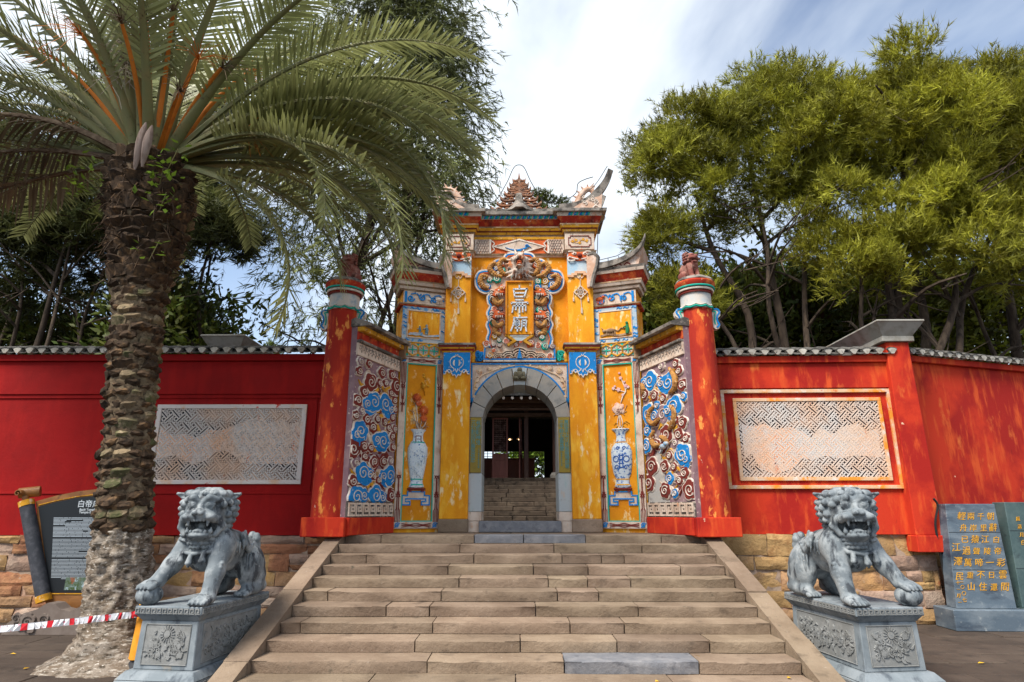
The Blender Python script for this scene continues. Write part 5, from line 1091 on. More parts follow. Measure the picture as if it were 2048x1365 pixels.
# ---------------------------------------------------------------- hall behind the gate
hl = thing('timber_hall', 'dark timber hall with lattice door seen through the arch', 'hall', (0, 21.6, 2.85))
rh = random.Random(71)
Hb = lambda q, name, mat, smooth=None, par=None: q.build(name, mat, par or hl, smooth)
hs_ = thing('stone_steps', 'narrow dark stone steps climbing to the hall inside the arch', 'stairs', (0, 17, 1.43))
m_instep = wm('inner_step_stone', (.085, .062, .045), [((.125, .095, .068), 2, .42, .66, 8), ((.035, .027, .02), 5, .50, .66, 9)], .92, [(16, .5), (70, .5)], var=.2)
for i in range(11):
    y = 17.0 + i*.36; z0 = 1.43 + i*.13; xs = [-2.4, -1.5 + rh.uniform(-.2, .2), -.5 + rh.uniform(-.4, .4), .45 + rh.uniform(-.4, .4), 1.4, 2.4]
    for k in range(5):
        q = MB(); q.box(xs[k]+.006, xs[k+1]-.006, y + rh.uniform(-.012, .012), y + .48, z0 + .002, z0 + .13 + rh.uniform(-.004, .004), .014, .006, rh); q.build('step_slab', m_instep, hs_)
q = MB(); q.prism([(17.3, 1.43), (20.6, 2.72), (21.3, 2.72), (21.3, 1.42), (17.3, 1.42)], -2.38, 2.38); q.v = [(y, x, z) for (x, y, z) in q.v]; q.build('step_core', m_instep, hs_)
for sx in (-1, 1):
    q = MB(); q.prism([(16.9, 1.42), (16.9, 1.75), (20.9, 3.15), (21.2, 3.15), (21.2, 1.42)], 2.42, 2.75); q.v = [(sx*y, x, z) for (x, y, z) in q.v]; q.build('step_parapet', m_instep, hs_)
# platform and frame
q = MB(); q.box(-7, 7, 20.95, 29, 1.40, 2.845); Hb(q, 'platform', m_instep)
for x in (-4.2, -1.45, .25, 1.25, 4.2): q = MB(); q.box(x-.075, x+.075, 21.55, 21.75, 2.85, 5.9, .01); Hb(q, 'door_post', m_wood)
for x in (-4.2, -1.45, 1.25, 4.2):
    q = MB(); q.lathe([(.22, 2.846), (.24, 2.95), (.18, 3.05)], 14, (x, 21.0)); Hb(q, 'post_base', m_grey); q = MB(); q.tube([(x, 21.0, 3.05), (x, 21.0, 5.9)], .14, 12); Hb(q, 'veranda_post', m_wood, 60)
for (y, z0, z1, d) in ((21.6, 4.98, 5.10, .12), (21.62, 5.30, 5.42, .1), (21.0, 5.36, 5.56, .12), (21.0, 5.12, 5.18, .06)): q = MB(); q.box(-6.5, 6.5, y - d, y + d, z0, z1, .008); Hb(q, 'lintel_beam', wm('beam_brown', (.19, .12, .085), [((.10, .06, .042), (3, 18, 18), .45, .7, 6)], .6))
q = MB(); q.box(-6.5, 6.5, 21.66, 21.72, 5.11, 6.2); Hb(q, 'transom_board', m_black)
q = MB(); q.prism([(20.1, 5.46), (25, 7.74), (29.8, 5.46), (29.8, 5.56), (25, 7.94), (20.1, 5.58)], -7.2, 7.2); q.v = [(y, x, z) for (x, y, z) in q.v]; Hb(q, 'roof', m_tile)
for k in range(24):
    x = -3.4 + k*.29; q = MB(); q.tube([(x, 20.06, 5.37), (x, 22.5, 6.50)], .045, 8); rf_ = Hb(q, 'rafter', m_black, 60); q = MB(); q.lathe([(.047, 0), (.047, .012)], 10); q.v = [(x + a, 20.045 - c, 5.365 + b) for (a, b, c) in q.v]; Hb(q, 'rafter_end', m_whiteline, par=rf_)
# lattice door leaf
def leaf(x0, x1, y, ang, lat=True, flip=1):
    wd = x1 - x0; q = MB(); q.box(0, .06, -.02, .02, 0, 2.08, .004); q.box(wd-.06, wd, -.02, .02, 0, 2.08, .004)
    for (a, b) in ((0, .06), (.62, .70), (.80, .85), (2.02, 2.08)): q.box(.0605, wd-.0605, -.019, .019, a, b, .004)
    lf = q.build('door_leaf', m_wood_red, hl, None, False, (x0, y, 2.87), (0, 0, ang))
    q = MB(); q.box(.06, wd-.06, -.008, .008, .06, .62); q.box(.10, wd-.10, -.014, -.007, .11, .57, .004); q.box(.06, wd-.06, -.008, .008, .70, .80); q.build('door_panel', m_wood_red, lf, None, True)
    q = MB(); n = 6
    for k in range(1, n): x = .06 + (wd-.12)*k/n; q.box(x-.006, x+.006, -.008, .008, .85, 2.02)
    for k in range(1, 18): z = .85 + 1.17*k/18; q.box(.06, wd-.06, -.0075, .0075, z-.005, z+.005) if (k % 3) else q.box(.06, wd-.06, -.009, .009, z-.008, z+.008)
    q.build('door_lattice', wm('lattice_worn', (.34, .22, .19), [((.08, .03, .02), 9, .45, .6, 6)], .6), lf, None, True)
leaf(-.92, -.38, 21.6, 0); leaf(.02, .56, 21.6, R(82)); leaf(-1.40, -.86, 21.6, R(86)); leaf(1.17, 1.71, 21.6, R(80)); leaf(1.40, 1.94, 21.62, 0); leaf(-1.95, -1.50, 21.62, 0)
for (x0, x1) in ((1.95, 4.1), (-4.1, -1.97)): q = MB(); q.box(x0, x1, 21.62, 21.68, 2.86, 4.97); Hb(q, 'side_panelling', m_wood)
# inside: counter, back wall with lit lattice window, open doorway to a garden
q = MB(); q.box(-2.6, .62, 25.0, 25.5, 2.85, 3.80, .01); q.box(-2.65, .67, 24.96, 25.54, 3.80, 3.85, .008); Hb(q, 'shop_counter', m_wood_red)
q = MB(); q.box(-7, -2.4, 28.6, 28.8, 2.85, 5.9); q.box(-2.4, .55, 28.6, 28.8, 2.85, 4.0); q.box(-2.4, 1.15, 28.6, 28.8, 4.45, 5.9); q.box(1.15, 7, 28.6, 28.8, 2.85, 5.9); Hb(q, 'back_wall', m_black)
q = MB()
for k in range(13): x = -2.35 + k*.235; q.box(x-.014, x+.014, 28.62, 28.66, 4.0, 4.45)
for z in (4.1, 4.22, 4.34): q.box(-2.4, .5, 28.625, 28.655, z-.01, z+.01)
Hb(q, 'window_lattice', m_black)
for (x0, x1) in ((-7.1, -6.9), (6.9, 7.1)): q = MB(); q.box(x0, x1, 21.6, 28.8, 2.85, 6.2); Hb(q, 'end_wall', m_wood)
for x in (-.35, .02):                                     # small warm hanging lamps inside
    q = MB(); q.tube([(x, 24.4, 4.62), (x, 24.4, 5.6)], .008, 5); lp = Hb(q, 'lamp_cord', m_metal); q = MB(); q.lathe([(.03, 4.62), (.11, 4.54), (.12, 4.52), (.02, 4.60)], 12, (x, 24.4)); Hb(q, 'lamp_shade', wm('lamp_shade_metal', (.4, .3, .2), rough=.4), 60, lp)
    q = MB(); q.ball((x, 24.4, 4.53), .045); Hb(q, 'lamp_bulb', wm('warm_bulb', (1, .62, .28), emit=3), 60, lp)
# ---------------------------------------------------------------- carved figures: signed-distance modelling
class SDF:
    def __init__(s, lo, hi, h):
        s.lo = np.array(lo, np.float32); s.h = h; s.n = np.ceil((np.array(hi) - s.lo)/h).astype(int) + 1
        s.d = np.full(s.n, .5, np.float32)
    def _win(s, lo, hi, pad):
        a = np.clip(np.floor((np.array(lo) - pad - s.lo)/s.h).astype(int), 0, s.n); b = np.clip(np.ceil((np.array(hi) + pad - s.lo)/s.h).astype(int) + 1, 0, s.n)
        if np.any(b <= a): return None
        g = [s.lo[i] + s.h*np.arange(a[i], b[i], dtype=np.float32) for i in range(3)]
        return (slice(a[0], b[0]), slice(a[1], b[1]), slice(a[2], b[2])), np.meshgrid(*g, indexing='ij')
    def _op(s, sl, f, k, sub):
        d = s.d[sl]
        if sub:
            if k: h = np.clip(.5 - .5*(d + f)/k, 0, 1); s.d[sl] = d*(1-h) + (-f)*h + k*h*(1-h)
            else: s.d[sl] = np.maximum(d, -f)
        elif k: h = np.clip(.5 + .5*(f - d)/k, 0, 1); s.d[sl] = f*(1-h) + d*h - k*h*(1-h)
        else: s.d[sl] = np.minimum(d, f)
    def ell(s, c, r, k=.02, sub=False, rot=None):
        r = np.array(r if hasattr(r, '__len__') else (r, r, r), np.float32); m = r.max() if rot else r; c = np.array(c, np.float32)
        w = s._win(c - m, c + m, k + 4*s.h)
        if not w: return
        sl, (X, Y, Z) = w; X = X - c[0]; Y = Y - c[1]; Z = Z - c[2]
        if rot is not None:
            Mx = np.array(__import__('mathutils').Euler(rot).to_matrix().transposed(), np.float32)
            X, Y, Z = (Mx[i, 0]*X + Mx[i, 1]*Y + Mx[i, 2]*Z for i in range(3))
        k0 = np.sqrt((X/r[0])**2 + (Y/r[1])**2 + (Z/r[2])**2) + 1e-6; k1 = np.sqrt((X/r[0]**2)**2 + (Y/r[1]**2)**2 + (Z/r[2]**2)**2) + 1e-6
        s._op(sl, k0*(k0-1)/k1, k, sub)
    def cap(s, a, b, ra, rb, k=.02, sub=False):
        a = np.array(a, np.float32); b = np.array(b, np.float32); m = max(ra, rb); w = s._win(np.minimum(a, b) - m, np.maximum(a, b) + m, k + 4*s.h)
        if not w: return
        sl, (X, Y, Z) = w; e = b - a; L2 = float(e @ e) + 1e-9
        t = np.clip(((X-a[0])*e[0] + (Y-a[1])*e[1] + (Z-a[2])*e[2])/L2, 0, 1)
        f = np.sqrt((X-a[0]-t*e[0])**2 + (Y-a[1]-t*e[1])**2 + (Z-a[2]-t*e[2])**2) - (ra + (rb-ra)*t); s._op(sl, f, k, sub)
    def chain(s, pts, rads, k=.02, sub=False):
        for i in range(len(pts)-1): s.cap(pts[i], pts[i+1], rads[i], rads[i+1], k, sub)
    def box(s, c, r, rd=.01, k=.01, sub=False, rot=None):
        c = np.array(c, np.float32); m = float(np.linalg.norm(r)) if rot else np.array(r); w = s._win(c - m, c + m, k + 4*s.h)
        if not w: return
        sl, (X, Y, Z) = w; X = X - c[0]; Y = Y - c[1]; Z = Z - c[2]
        if rot is not None:
            Mx = np.array(__import__('mathutils').Euler(rot).to_matrix().transposed(), np.float32); X, Y, Z = (Mx[i, 0]*X + Mx[i, 1]*Y + Mx[i, 2]*Z for i in range(3))
        q = [np.abs(v) - (r[i]-rd) for i, v in enumerate((X, Y, Z))]
        f = np.sqrt(sum(np.maximum(v, 0)**2 for v in q)) + np.minimum(np.maximum(np.maximum(q[0], q[1]), q[2]), 0) - rd; s._op(sl, f, k, sub)
    def curl(s, c, r, ax, k=.006):
        """snail curl: bead ring with a raised centre"""
        s.ell(c, r, k)
    def mesh(s, name, mirror=False, smooth_iter=0):
        d = s.d; n = d.shape; ins = d < 0
        cell = np.zeros(tuple(x-1 for x in n), np.int8)
        for i in (0, 1):
            for j in (0, 1):
                for l in (0, 1): cell += ins[i:n[0]-1+i, j:n[1]-1+j, l:n[2]-1+l]
        act = (cell > 0) & (cell < 8); idx = -np.ones(act.shape, np.int64); ai = np.argwhere(act); idx[act] = np.arange(len(ai))
        acc = np.zeros((len(ai), 3)); cnt = np.zeros(len(ai))
        corners = [(i, j, l) for i in (0, 1) for j in (0, 1) for l in (0, 1)]
        vals = {c: d[ai[:, 0]+c[0], ai[:, 1]+c[1], ai[:, 2]+c[2]] for c in corners}
        for c in corners:
            for ax in range(3):
                if c[ax] == 0:
                    c2 = list(c); c2[ax] = 1; v0, v1 = vals[c], vals[tuple(c2)]; cr = (v0 < 0) != (v1 < 0); t = np.where(cr, v0/np.where(np.abs(v0-v1) < 1e-9, 1e-9, v0-v1), 0)
                    p = np.tile(np.array(c, float), (len(ai), 1)); p[:, ax] += t; acc += p*cr[:, None]; cnt += cr
        V = (ai + acc/np.maximum(cnt, 1)[:, None])*s.h + s.lo
        F = []
        for ax in range(3):
            o1, o2 = (ax+1) % 3, (ax+2) % 3; sl0 = [slice(None)]*3; sl1 = [slice(None)]*3; sl0[ax] = slice(0, n[ax]-1); sl1[ax] = slice(1, n[ax])
            a, b = ins[tuple(sl0)], ins[tuple(sl1)]; e = np.argwhere(a != b); e = e[(e[:, o1] > 0) & (e[:, o2] > 0) & (e[:, o1] < n[o1]-1) & (e[:, o2] < n[o2]-1)]
            fl = a[e[:, 0], e[:, 1], e[:, 2]]
            def cid(d1, d2): x = e.copy(); x[:, o1] -= d1; x[:, o2] -= d2; return idx[x[:, 0], x[:, 1], x[:, 2]]
            q = np.stack([cid(1, 1), cid(0, 1), cid(0, 0), cid(1, 0)], 1); q[~fl] = q[~fl][:, ::-1]; F.append(q)
        F = np.concatenate(F); F = F[(F >= 0).all(1)]
        if mirror: V = V*np.array([-1, 1, 1]); F = F[:, ::-1]
        me = bpy.data.meshes.new(name); me.vertices.add(len(V)); me.vertices.foreach_set('co', V.astype(np.float32).ravel()); me.loops.add(F.size); me.loops.foreach_set('vertex_index', F.astype(np.int32).ravel())
        me.polygons.add(len(F)); me.polygons.foreach_set('loop_start', np.arange(0, F.size, 4, dtype=np.int32)); me.polygons.foreach_set('loop_total', np.full(len(F), 4, np.int32)); me.update(calc_edges=True); me.validate(); me.shade_smooth()
        return me

# ---- guardian lion; front is -y, ball under the paw on the -x side, z = 0 on the pedestal
def lion_sdf():
    s = SDF((-.48, -.80, -.01), (.46, .74, 1.30), .0105); r = random.Random(3)
    E, C = s.ell, s.cap
    # trunk: deep chest, arched back falling to the rump, haunches
    E((.03, -.16, .60), (.245, .26, .25), .05); E((.035, .08, .56), (.225, .30, .215), .07); E((.04, .34, .44), (.235, .25, .25), .07)
    E((.03, -.32, .52), (.20, .17, .20), .06); E((.03, -.02, .40), (.17, .25, .12), .05)
    for sx in (-1, 1):
        E((.04 + sx*.18, .34, .31), (.125, .22, .25), .05)                       # thigh
        C((.04 + sx*.21, .46, .22), (.04 + sx*.22, .38, .085), .09, .075, .04)  # hock
        C((.04 + sx*.22, .50, .10), (.04 + sx*.225, .20, .065), .075, .07, .04)  # hind foot
        for t in (-.055, -.018, .018, .055): C((.04 + sx*.225 + t, .20, .055), (.04 + sx*.225 + t*1.15, .105, .032), .034, .028, .010)
        for t in (-.055, -.018, .018, .055): E((.04 + sx*.225 + t*1.15, .085, .028), (.012, .022, .014), .004)
        E((.03 + sx*.21, -.28, .60), (.125, .15, .19), .05)                      # shoulder
    # right-hand foreleg planted, left-hand foreleg reaching out on the ball
    s.chain([(.235, -.32, .60), (.265, -.41, .33), (.275, -.50, .10)], [.125, .096, .082], .05)
    E((.275, -.55, .062), (.105, .12, .062), .03)
    for t in (-.072, -.024, .024, .072): C((.275 + t, -.58, .06), (.275 + t*1.1, -.665, .036), .042, .034, .010); E((.275 + t*1.1, -.695, .03), (.014, .028, .016), .004)
    s.chain([(-.18, -.34, .60), (-.255, -.46, .40), (-.335, -.565, .235)], [.125, .094, .078], .05)
    E((-.345, -.60, .215), (.10, .11, .055), .03)
    for t in (-.066, -.022, .022, .066): C((-.345 + t, -.64, .215), (-.352 + t*1.1, -.715, .185), .038, .032, .010); E((-.352 + t*1.1, -.738, .17), (.014, .025, .016), .004)
    # feathered fringe behind the planted leg
    for i in range(9): E((.355 - .008*i*.5, -.43 - .012*i*.8, .42 - .042*i), (.022, .03, .026), .008)
    # spine fringe, tail
    for i in range(13):
        t = i/12; E((.04, .02 + .54*t, .775 - .16*t - .08*t*t), (.03, .035, .035), .010)
    s.chain([(.04, .56, .40), (.06, .62, .56), (.08, .60, .68)], [.05, .06, .04], .03)
    for i in range(6): E((.05 + .04*math.sin(i*2.1), .60, .46 + i*.045), (.05, .05, .05), .012)
    # saddle cloth scroll on the flank
    for sx in (-1, 1):
        pts = [(.03 + sx*.235, .02, .72), (.03 + sx*.262, .05, .60), (.03 + sx*.262, .13, .53), (.03 + sx*.25, .20, .58)]
        s.chain(pts, [.03, .035, .03, .025], .012); s.chain([(p[0], p[1] + .045, p[2] + .03) for p in pts], [.018]*4, .008)
        for i in range(7):                                                        # flame tufts on the shoulder and flank
            a = (.03 + sx*(.275 + .02*math.sin(i)), -.33 + .055*i, .64 - .02*(i % 2)); C(a, (a[0] + sx*.012, a[1] + .01, a[2] - .13), .020, .006, .010)
        for i in range(9):
            a = (.04 + sx*(.275 - .008*abs(i-4)), .14 + .045*i, .52 - .02*i - .03*(i % 2)); C(a, (a[0] + sx*.015, a[1] - .03, a[2] - .17), .019, .006, .010)
    # head: broad, square muzzle, turned slightly outward
    hx, hy, hz = -.015, -.36, .93; HA = R(20); hc, hsn = math.cos(HA), math.sin(HA)
    def T(p): x, y = p[0] - hx, p[1] - (hy + .10); return (hx + .01 + x*hc - y*hsn, hy + .10 + x*hsn + y*hc, p[2])
    E = lambda c, r, k=.02, sub=False: s.ell(T(c), r, k, sub, (0, 0, HA))
    C = lambda a, b, ra, rb, k=.02, sub=False: s.cap(T(a), T(b), ra, rb, k, sub)
    ch_ = lambda pts, *a: s.chain([T(p) for p in pts], *a)
    E((hx, hy + .06, hz + .02), (.27, .23, .25), .05); E((hx, hy - .10, hz + .06), (.215, .16, .15), .05)
    E((hx, hy + .00, hz + .17), (.25, .22, .11), .04)
    # upper muzzle and nose
    E((hx, hy - .22, hz + .005), (.165, .12, .075), .03); E((hx, hy - .31, hz + .045), (.07, .055, .045), .02)
    for sx in (-1, 1):
        E((hx + sx*.035, hy - .345, hz + .035), (.032, .03, .026), .012); E((hx + sx*.115, hy - .27, hz - .005), (.07, .07, .045), .02)
        E((hx + sx*.145, hy - .19, hz - .03), (.06, .10, .05), .02)
    # lower jaw with beard
    E((hx, hy - .14, hz - .215), (.14, .13, .065), .03); E((hx, hy - .20, hz - .205), (.12, .10, .045), .02)
    # mouth cavity
    E((hx, hy - .23, hz - .105), (.135, .16, .068), .012, True); E((hx, hy - .30, hz - .10), (.16, .10, .055), .012, True)
    E((hx, hy - .18, hz - .155), (.06, .12, .028), .010); E((hx, hy - .13, hz - .10), (.045, .05, .05), .01)
    for i in range(7): t = (i-3)/3; E((hx + t*.115, hy - .275 + .05*t*t, hz - .165), (.017, .02, .022), .006)
    for sx in (-1, 1): C((hx + sx*.105, hy - .28, hz - .04), (hx + sx*.10, hy - .285, hz - .105), .024, .008, .008); C((hx + sx*.125, hy - .22, hz - .17), (hx + sx*.125, hy - .22, hz - .12), .022, .009, .008)
    for i in range(5): t = (i-2)/2; E((hx + t*.06, hy - .315 + .02*t*t, hz - .045), (.016, .014, .02), .005)
    # eyes, brows
    for sx in (-1, 1):
        E((hx + sx*.082, hy - .232, hz + .13), (.058, .045, .056), .012); E((hx + sx*.082, hy - .272, hz + .128), (.020, .014, .020), .003)
        E((hx + sx*.082, hy - .290, hz + .128), (.012, .018, .012), .002, True)
        for i in range(14): a = 2*PI*i/14; E((hx + sx*.082 + .058*math.cos(a), hy - .245, hz + .13 + .056*math.sin(a)), (.013, .016, .013), .004)
        ch_([(hx + sx*.02, hy - .245, hz + .15), (hx + sx*.08, hy - .26, hz + .205), (hx + sx*.165, hy - .19, hz + .18), (hx + sx*.20, hy - .12, hz + .13)], [.028, .036, .036, .026], .014)
        E((hx + sx*.205, hy - .15, hz + .125), (.048, .05, .045), .014)
        C((hx + sx*.22, hy + .02, hz + .20), (hx + sx*.345, hy - .01, hz + .25), .06, .018, .02)     # ear
        E((hx + sx*.295, hy - .035, hz + .225), (.05, .028, .026), .01, True)
        ch_([(hx + sx*.19, hy - .19, hz - .02), (hx + sx*.215, hy - .15, hz - .12), (hx + sx*.16, hy - .17, hz - .20)], [.04, .036, .03], .02)  # cheek
    E((hx, hy - .25, hz + .10), (.035, .05, .05), .015)
    # forehead curls and mane curls (rows of snails)
    for i in range(7):
        a = R(-78 + i*26); E((hx + .215*math.sin(a), hy - .145*math.cos(a), hz + .245), (.058, .055, .05), .008)
        E((hx + .255*math.sin(a), hy - .19*math.cos(a), hz + .245), (.024, .022, .024), .004)
    for i in range(5): a = R(-60 + i*30); E((hx + .12*math.sin(a), hy - .05*math.cos(a), hz + .285), (.06, .06, .04), .01)
    for row in range(6):
        zz = hz + .15 - row*.065
        for i in range(12):
            a = R(62 + i*21.5 + (row % 2)*10.7)
            if a > R(300): continue
            rx, ry = .285 + .01*row - .006*row*row, .25
            p = (hx + rx*math.sin(a), hy + .06 - ry*math.cos(a), zz); E(p, (.042, .042, .040), .006); E((hx + (rx+.032)*math.sin(a), hy + .06 - (ry+.032)*math.cos(a), zz), (.016, .016, .016), .003)
    # beard curls under the jaw
    for row in range(3):
        for i in range(7 - row):
            t = (i - (6-row)/2)/3; E((hx + t*.135, hy - .205 + .06*abs(t) + .02*row, hz - .25 - row*.042), (.028, .030, .028), .006)
    E, C = s.ell, s.cap
    # collar, strap, bells
    for i in range(22):
        a = R(-100 + i*200/21); E((hx + .01 + .265*math.sin(a), hy + .10 - .25*math.cos(a), .655 + .03*abs(math.sin(a))), (.036, .036, .020), .012)
        E((hx + .01 + .27*math.sin(a), hy + .10 - .255*math.cos(a), .70 + .03*abs(math.sin(a))), (.03, .03, .013), .010)
    pts = [(-.235, -.40, .63), (-.15, -.475, .545), (.02, -.505, .52), (.19, -.475, .545), (.265, -.40, .63)]; s.chain(pts, [.022]*5, .008)
    for i, (x, z) in enumerate(((-.13, .50), (.0, .475), (.15, .50))):
        y = -.515 if i == 1 else -.495; C((x, y, z + .015), (x, y - .01, z - .03), .026, .034, .006); E((x, y - .012, z - .05), (.04, .04, .03), .008); E((x, y - .016, z - .083), (.018, .018, .016), .004)
    return s
LS = lion_sdf()
# keep a turned head simple: the whole figure follows its pedestal
LION_L = LS.mesh('lion_body'); LION_R = LS.mesh('lion_body_mirrored', True)
bs = SDF((-.16, -.16, -.01), (.16, .16, .24), .011); bs.ell((0, 0, .10), (.135, .135, .11))
for i in range(6): a = i*PI/6; bs.box((0, 0, .10), (.003, .2, .2), .002, .012, True, (0, 0, a)) if i % 2 == 0 else None
BALL = bs.mesh('stone_ball')

# ---------------------------------------------------------------- pedestals with lions
def rel_border(q, w, z0, z1, y, step=.062):
    """running key fret along a face of width w"""
    n = int(w/step); p = w/n; h = z1 - z0
    for k in range(n):
        u = -w/2 + k*p
        for (a, b, c, d) in ((.06, .20, .1, .9), (.20, .80, .72, .9), (.66, .80, .32, .72), (.40, .66, .32, .48), (.20, .94, .10, .22)): q.box(u + a*p, u + b*p, y - .011, y, z0 + c*h, z0 + d*h)
def relief_mesh(w, h, seed, sun_=True):
    r = random.Random(seed); q = MB()
    if sun_:
        q.prism(circ(0, h*.80, .035, 0, 345, 14), -.016, 0)
        for k in range(16): a = 2*PI*k/16; q.stroke([(.045*math.cos(a), h*.80 + .045*math.sin(a)), (.085*math.cos(a), h*.80 + .085*math.sin(a))], .009, -.012, 0)
    for k in range(int((190 if sun_ else 90)*w*h/.25)):
        u, z = r.uniform(-w/2 + .05, w/2 - .05), r.uniform(.05, h - .05)
        if sun_ and math.hypot(u, z - h*.8) < .12: continue
        if sun_ and abs(u) < w*.17 and .16*h < z < .62*h and r.random() < .7: continue
        c = r.random()
        if c < .5: q.stroke(spiral(u, z, r.uniform(.014, .03), 1.2, r.random()*6.3, 10, r.choice((-1, 1))), .011, -.014, 0)
        elif c < .8: a = r.random()*6.3; q.stroke(bez([(u, z), (u + .04*math.cos(a), z + .04*math.sin(a)), (u + .08*math.cos(a+.6), z + .08*math.sin(a+.6))], 4), .018, -.014, 0, taper=.4)
        else: q.prism(blob(u, z, r.uniform(.02, .04), 5, .25, r.random()*3, 12), -.016, 0, .005)
    return q
for sd_ in (-1, 1):
    # cap centre derived from its front corners; depth axis turned a few degrees inward
    px_, py_, ang = (-3.69, 7.86, R(-7)) if sd_ < 0 else (3.80, 7.86, R(7))
    ped = thing('stone_pedestal', 'carved bluestone pedestal beside the palm trunk with orange cloth post behind it' if sd_ < 0 else 'carved bluestone pedestal standing before the inscribed blue slabs', 'pedestal', (px_, py_, 0), ang)
    B = lambda q, name, mat, smooth=None, par=None: q.build(name, mat, par or ped, smooth, local=True)
    W, D = .775, 1.42
    def frustum(q, w0, d0, z0, w1, d1, z1, b=0):
        P = {}
        for i, a in enumerate((-1, 1)):
            for j, c in enumerate((-1, 1)):
                for k in (0, 1): P[i, j, k] = Vector((a*(w0, w1)[k]/2, c*(d0, d1)[k]/2, (z0, z1)[k]))
        q.hexa(P, b)
    q = MB(); q.box(-.45, .45, -.80, .80, 0, .12, .012); B(q, 'pedestal_foot', m_ped)
    q = MB(); rel_border(q, .88, .02, .11, -.80, .07); q2 = MB(); rel_border(q2, 1.58, .02, .11, -.45, .07)
    q2.v = [(y, x, z) for (x, y, z) in q2.v] if sd_ > 0 else [(-y, x, z) for (x, y, z) in q2.v]; q.add(q2.v, q2.f); B(q, 'foot_fret', m_ped_rel)
    q = MB(); frustum(q, .90, 1.60, .121, .76, 1.45, .20, .008); B(q, 'pedestal_plinth', m_ped)
    q = MB(); frustum(q, .685, 1.345, .2005, .655, 1.305, .675, .008); bd = B(q, 'pedestal_body', m_ped)
    q = MB(); frustum(q, .655, 1.305, .676, .75, 1.40, .735, .006); B(q, 'pedestal_cove', m_ped)
    q = MB(); q.box(-W/2, W/2, -D/2, D/2, .736, .825, .008); B(q, 'pedestal_cap', m_ped)
    q = MB(); rel_border(q, W - .02, .746, .815, -D/2, .062)
    q2 = MB(); rel_border(q2, D - .02, .746, .815, -W/2, .062); q2.v = [(y, x, z) for (x, y, z) in q2.v] if sd_ > 0 else [(-y, x, z) for (x, y, z) in q2.v]; q.add(q2.v, q2.f); B(q, 'cap_fret', m_ped_rel)
    # recessed carved panels on the front and inner side; faces lean by the frustum batter
    for (w_, ax, dpt0, dpt1, sun_) in ((.62, 'f', -.6725, -.6525, True), (1.20, 's', -.3425, -.3275, False)):
        hgt = .40; lean = math.atan2(dpt1 - dpt0, .4745)
        q = MB(); frame(q, -w_/2 + .045, w_/2 - .045, .0, hgt, .012, -.012, .004)
        q.box(-w_/2 + .058, w_/2 - .058, -.004, .004, .013, hgt - .013)
        rq = relief_mesh(w_ - .14, hgt - .06, 7 + sd_, sun_); q.add([(x, y - .002, z + .03) for (x, y, z) in rq.v], rq.f)
        Mx = Matrix.Translation((0, dpt0 + .002 + .031*math.tan(lean), .245)) @ Matrix.Rotation(-lean, 4, 'X')
        if ax == 's': Mx = Matrix.Rotation(R(90) if sd_ < 0 else R(-90), 4, 'Z') @ Mx
        q.v = [tuple(Mx @ Vector(p)) for p in q.v]; B(q, 'carved_panel', m_ped_rel)
    lo = thing('guardian_lion', 'grey stone guardian lion with open mouth facing out beside the palm' if sd_ < 0 else 'grey stone guardian lion with open mouth near the inscribed blue slabs', 'statue', (px_, py_, .825), ang + (R(-4) if sd_ < 0 else R(4)))
    link('lion_body', LION_L if sd_ < 0 else LION_R, m_lion, lo, True, (.085*(1 if sd_ < 0 else -1), 0, 0))
    link('stone_ball', BALL, m_lion, lo, True, (-.27*(1 if sd_ < 0 else -1), -.63, 0))

# ---------------------------------------------------------------- small lions on the columns
def small_lion():
    s = SDF((-.17, -.22, -.01), (.17, .26, .56), .010); E, C = s.ell, s.cap
    E((0, .06, .20), (.095, .13, .17), .03); E((0, .12, .10), (.12, .12, .10), .03); E((0, -.03, .26), (.10, .09, .11), .03)
    for sx in (-1, 1):
        s.chain([(sx*.07, -.06, .24), (sx*.075, -.09, .10), (sx*.075, -.11, .02)], [.055, .042, .045], .02); E((sx*.075, -.13, .025), (.045, .055, .028), .01); E((sx*.115, .10, .08), (.045, .10, .08), .02); E((sx*.12, 0, .025), (.04, .06, .026), .01)
        E((sx*.045, -.135, .445), (.028, .022, .026), .006); E((sx*.10, -.02, .47), (.04, .025, .04), .008); E((sx*.075, -.12, .38), (.045, .05, .03), .01)
    E((0, -.03, .41), (.11, .11, .105), .03); E((0, -.13, .39), (.075, .06, .04), .02); E((0, -.185, .41), (.03, .02, .02), .008); E((0, -.13, .315), (.065, .05, .025), .01)
    E((0, -.17, .35), (.065, .06, .020), .004, True)
    for i in range(4): E(((i-1.5)*.03, -.165, .365), (.009, .012, .014), .003)
    for row in range(4):
        for i in range(9): a = R(70 + i*27 + row*13); E((.115*math.sin(a), -.01 - .115*math.cos(a), .49 - row*.05), (.026, .026, .024), .005)
    for i in range(5): C(((i-2)*.028, -.125, .31), ((i-2)*.032, -.12, .20), .018, .008, .006)
    s.chain([(0, .17, .12), (0, .21, .25), (0, .19, .34)], [.04, .05, .02], .02)
    return s.mesh('small_lion')
SL = small_lion()
m_terra = wm('maroon_terracotta', (.20, .060, .045), [((.34, .17, .13), 9, .46, .62, 7), ((.10, .05, .04), 14, .56, .7, 7)], .85, (60, .3))
for sd_ in (-1, 1):
    o = link('column_lion', SL, m_terra, None, False, (sd_*3.2 + (.06 if sd_ < 0 else -.06), 10.78, 5.90), (0, 0, R(28)*(1 if sd_ < 0 else -1)*-1))
    tag(o, 'small maroon lion perched on the column near the palm fronds' if sd_ < 0 else 'small maroon lion perched on the column in front of the cypress', 'statue')

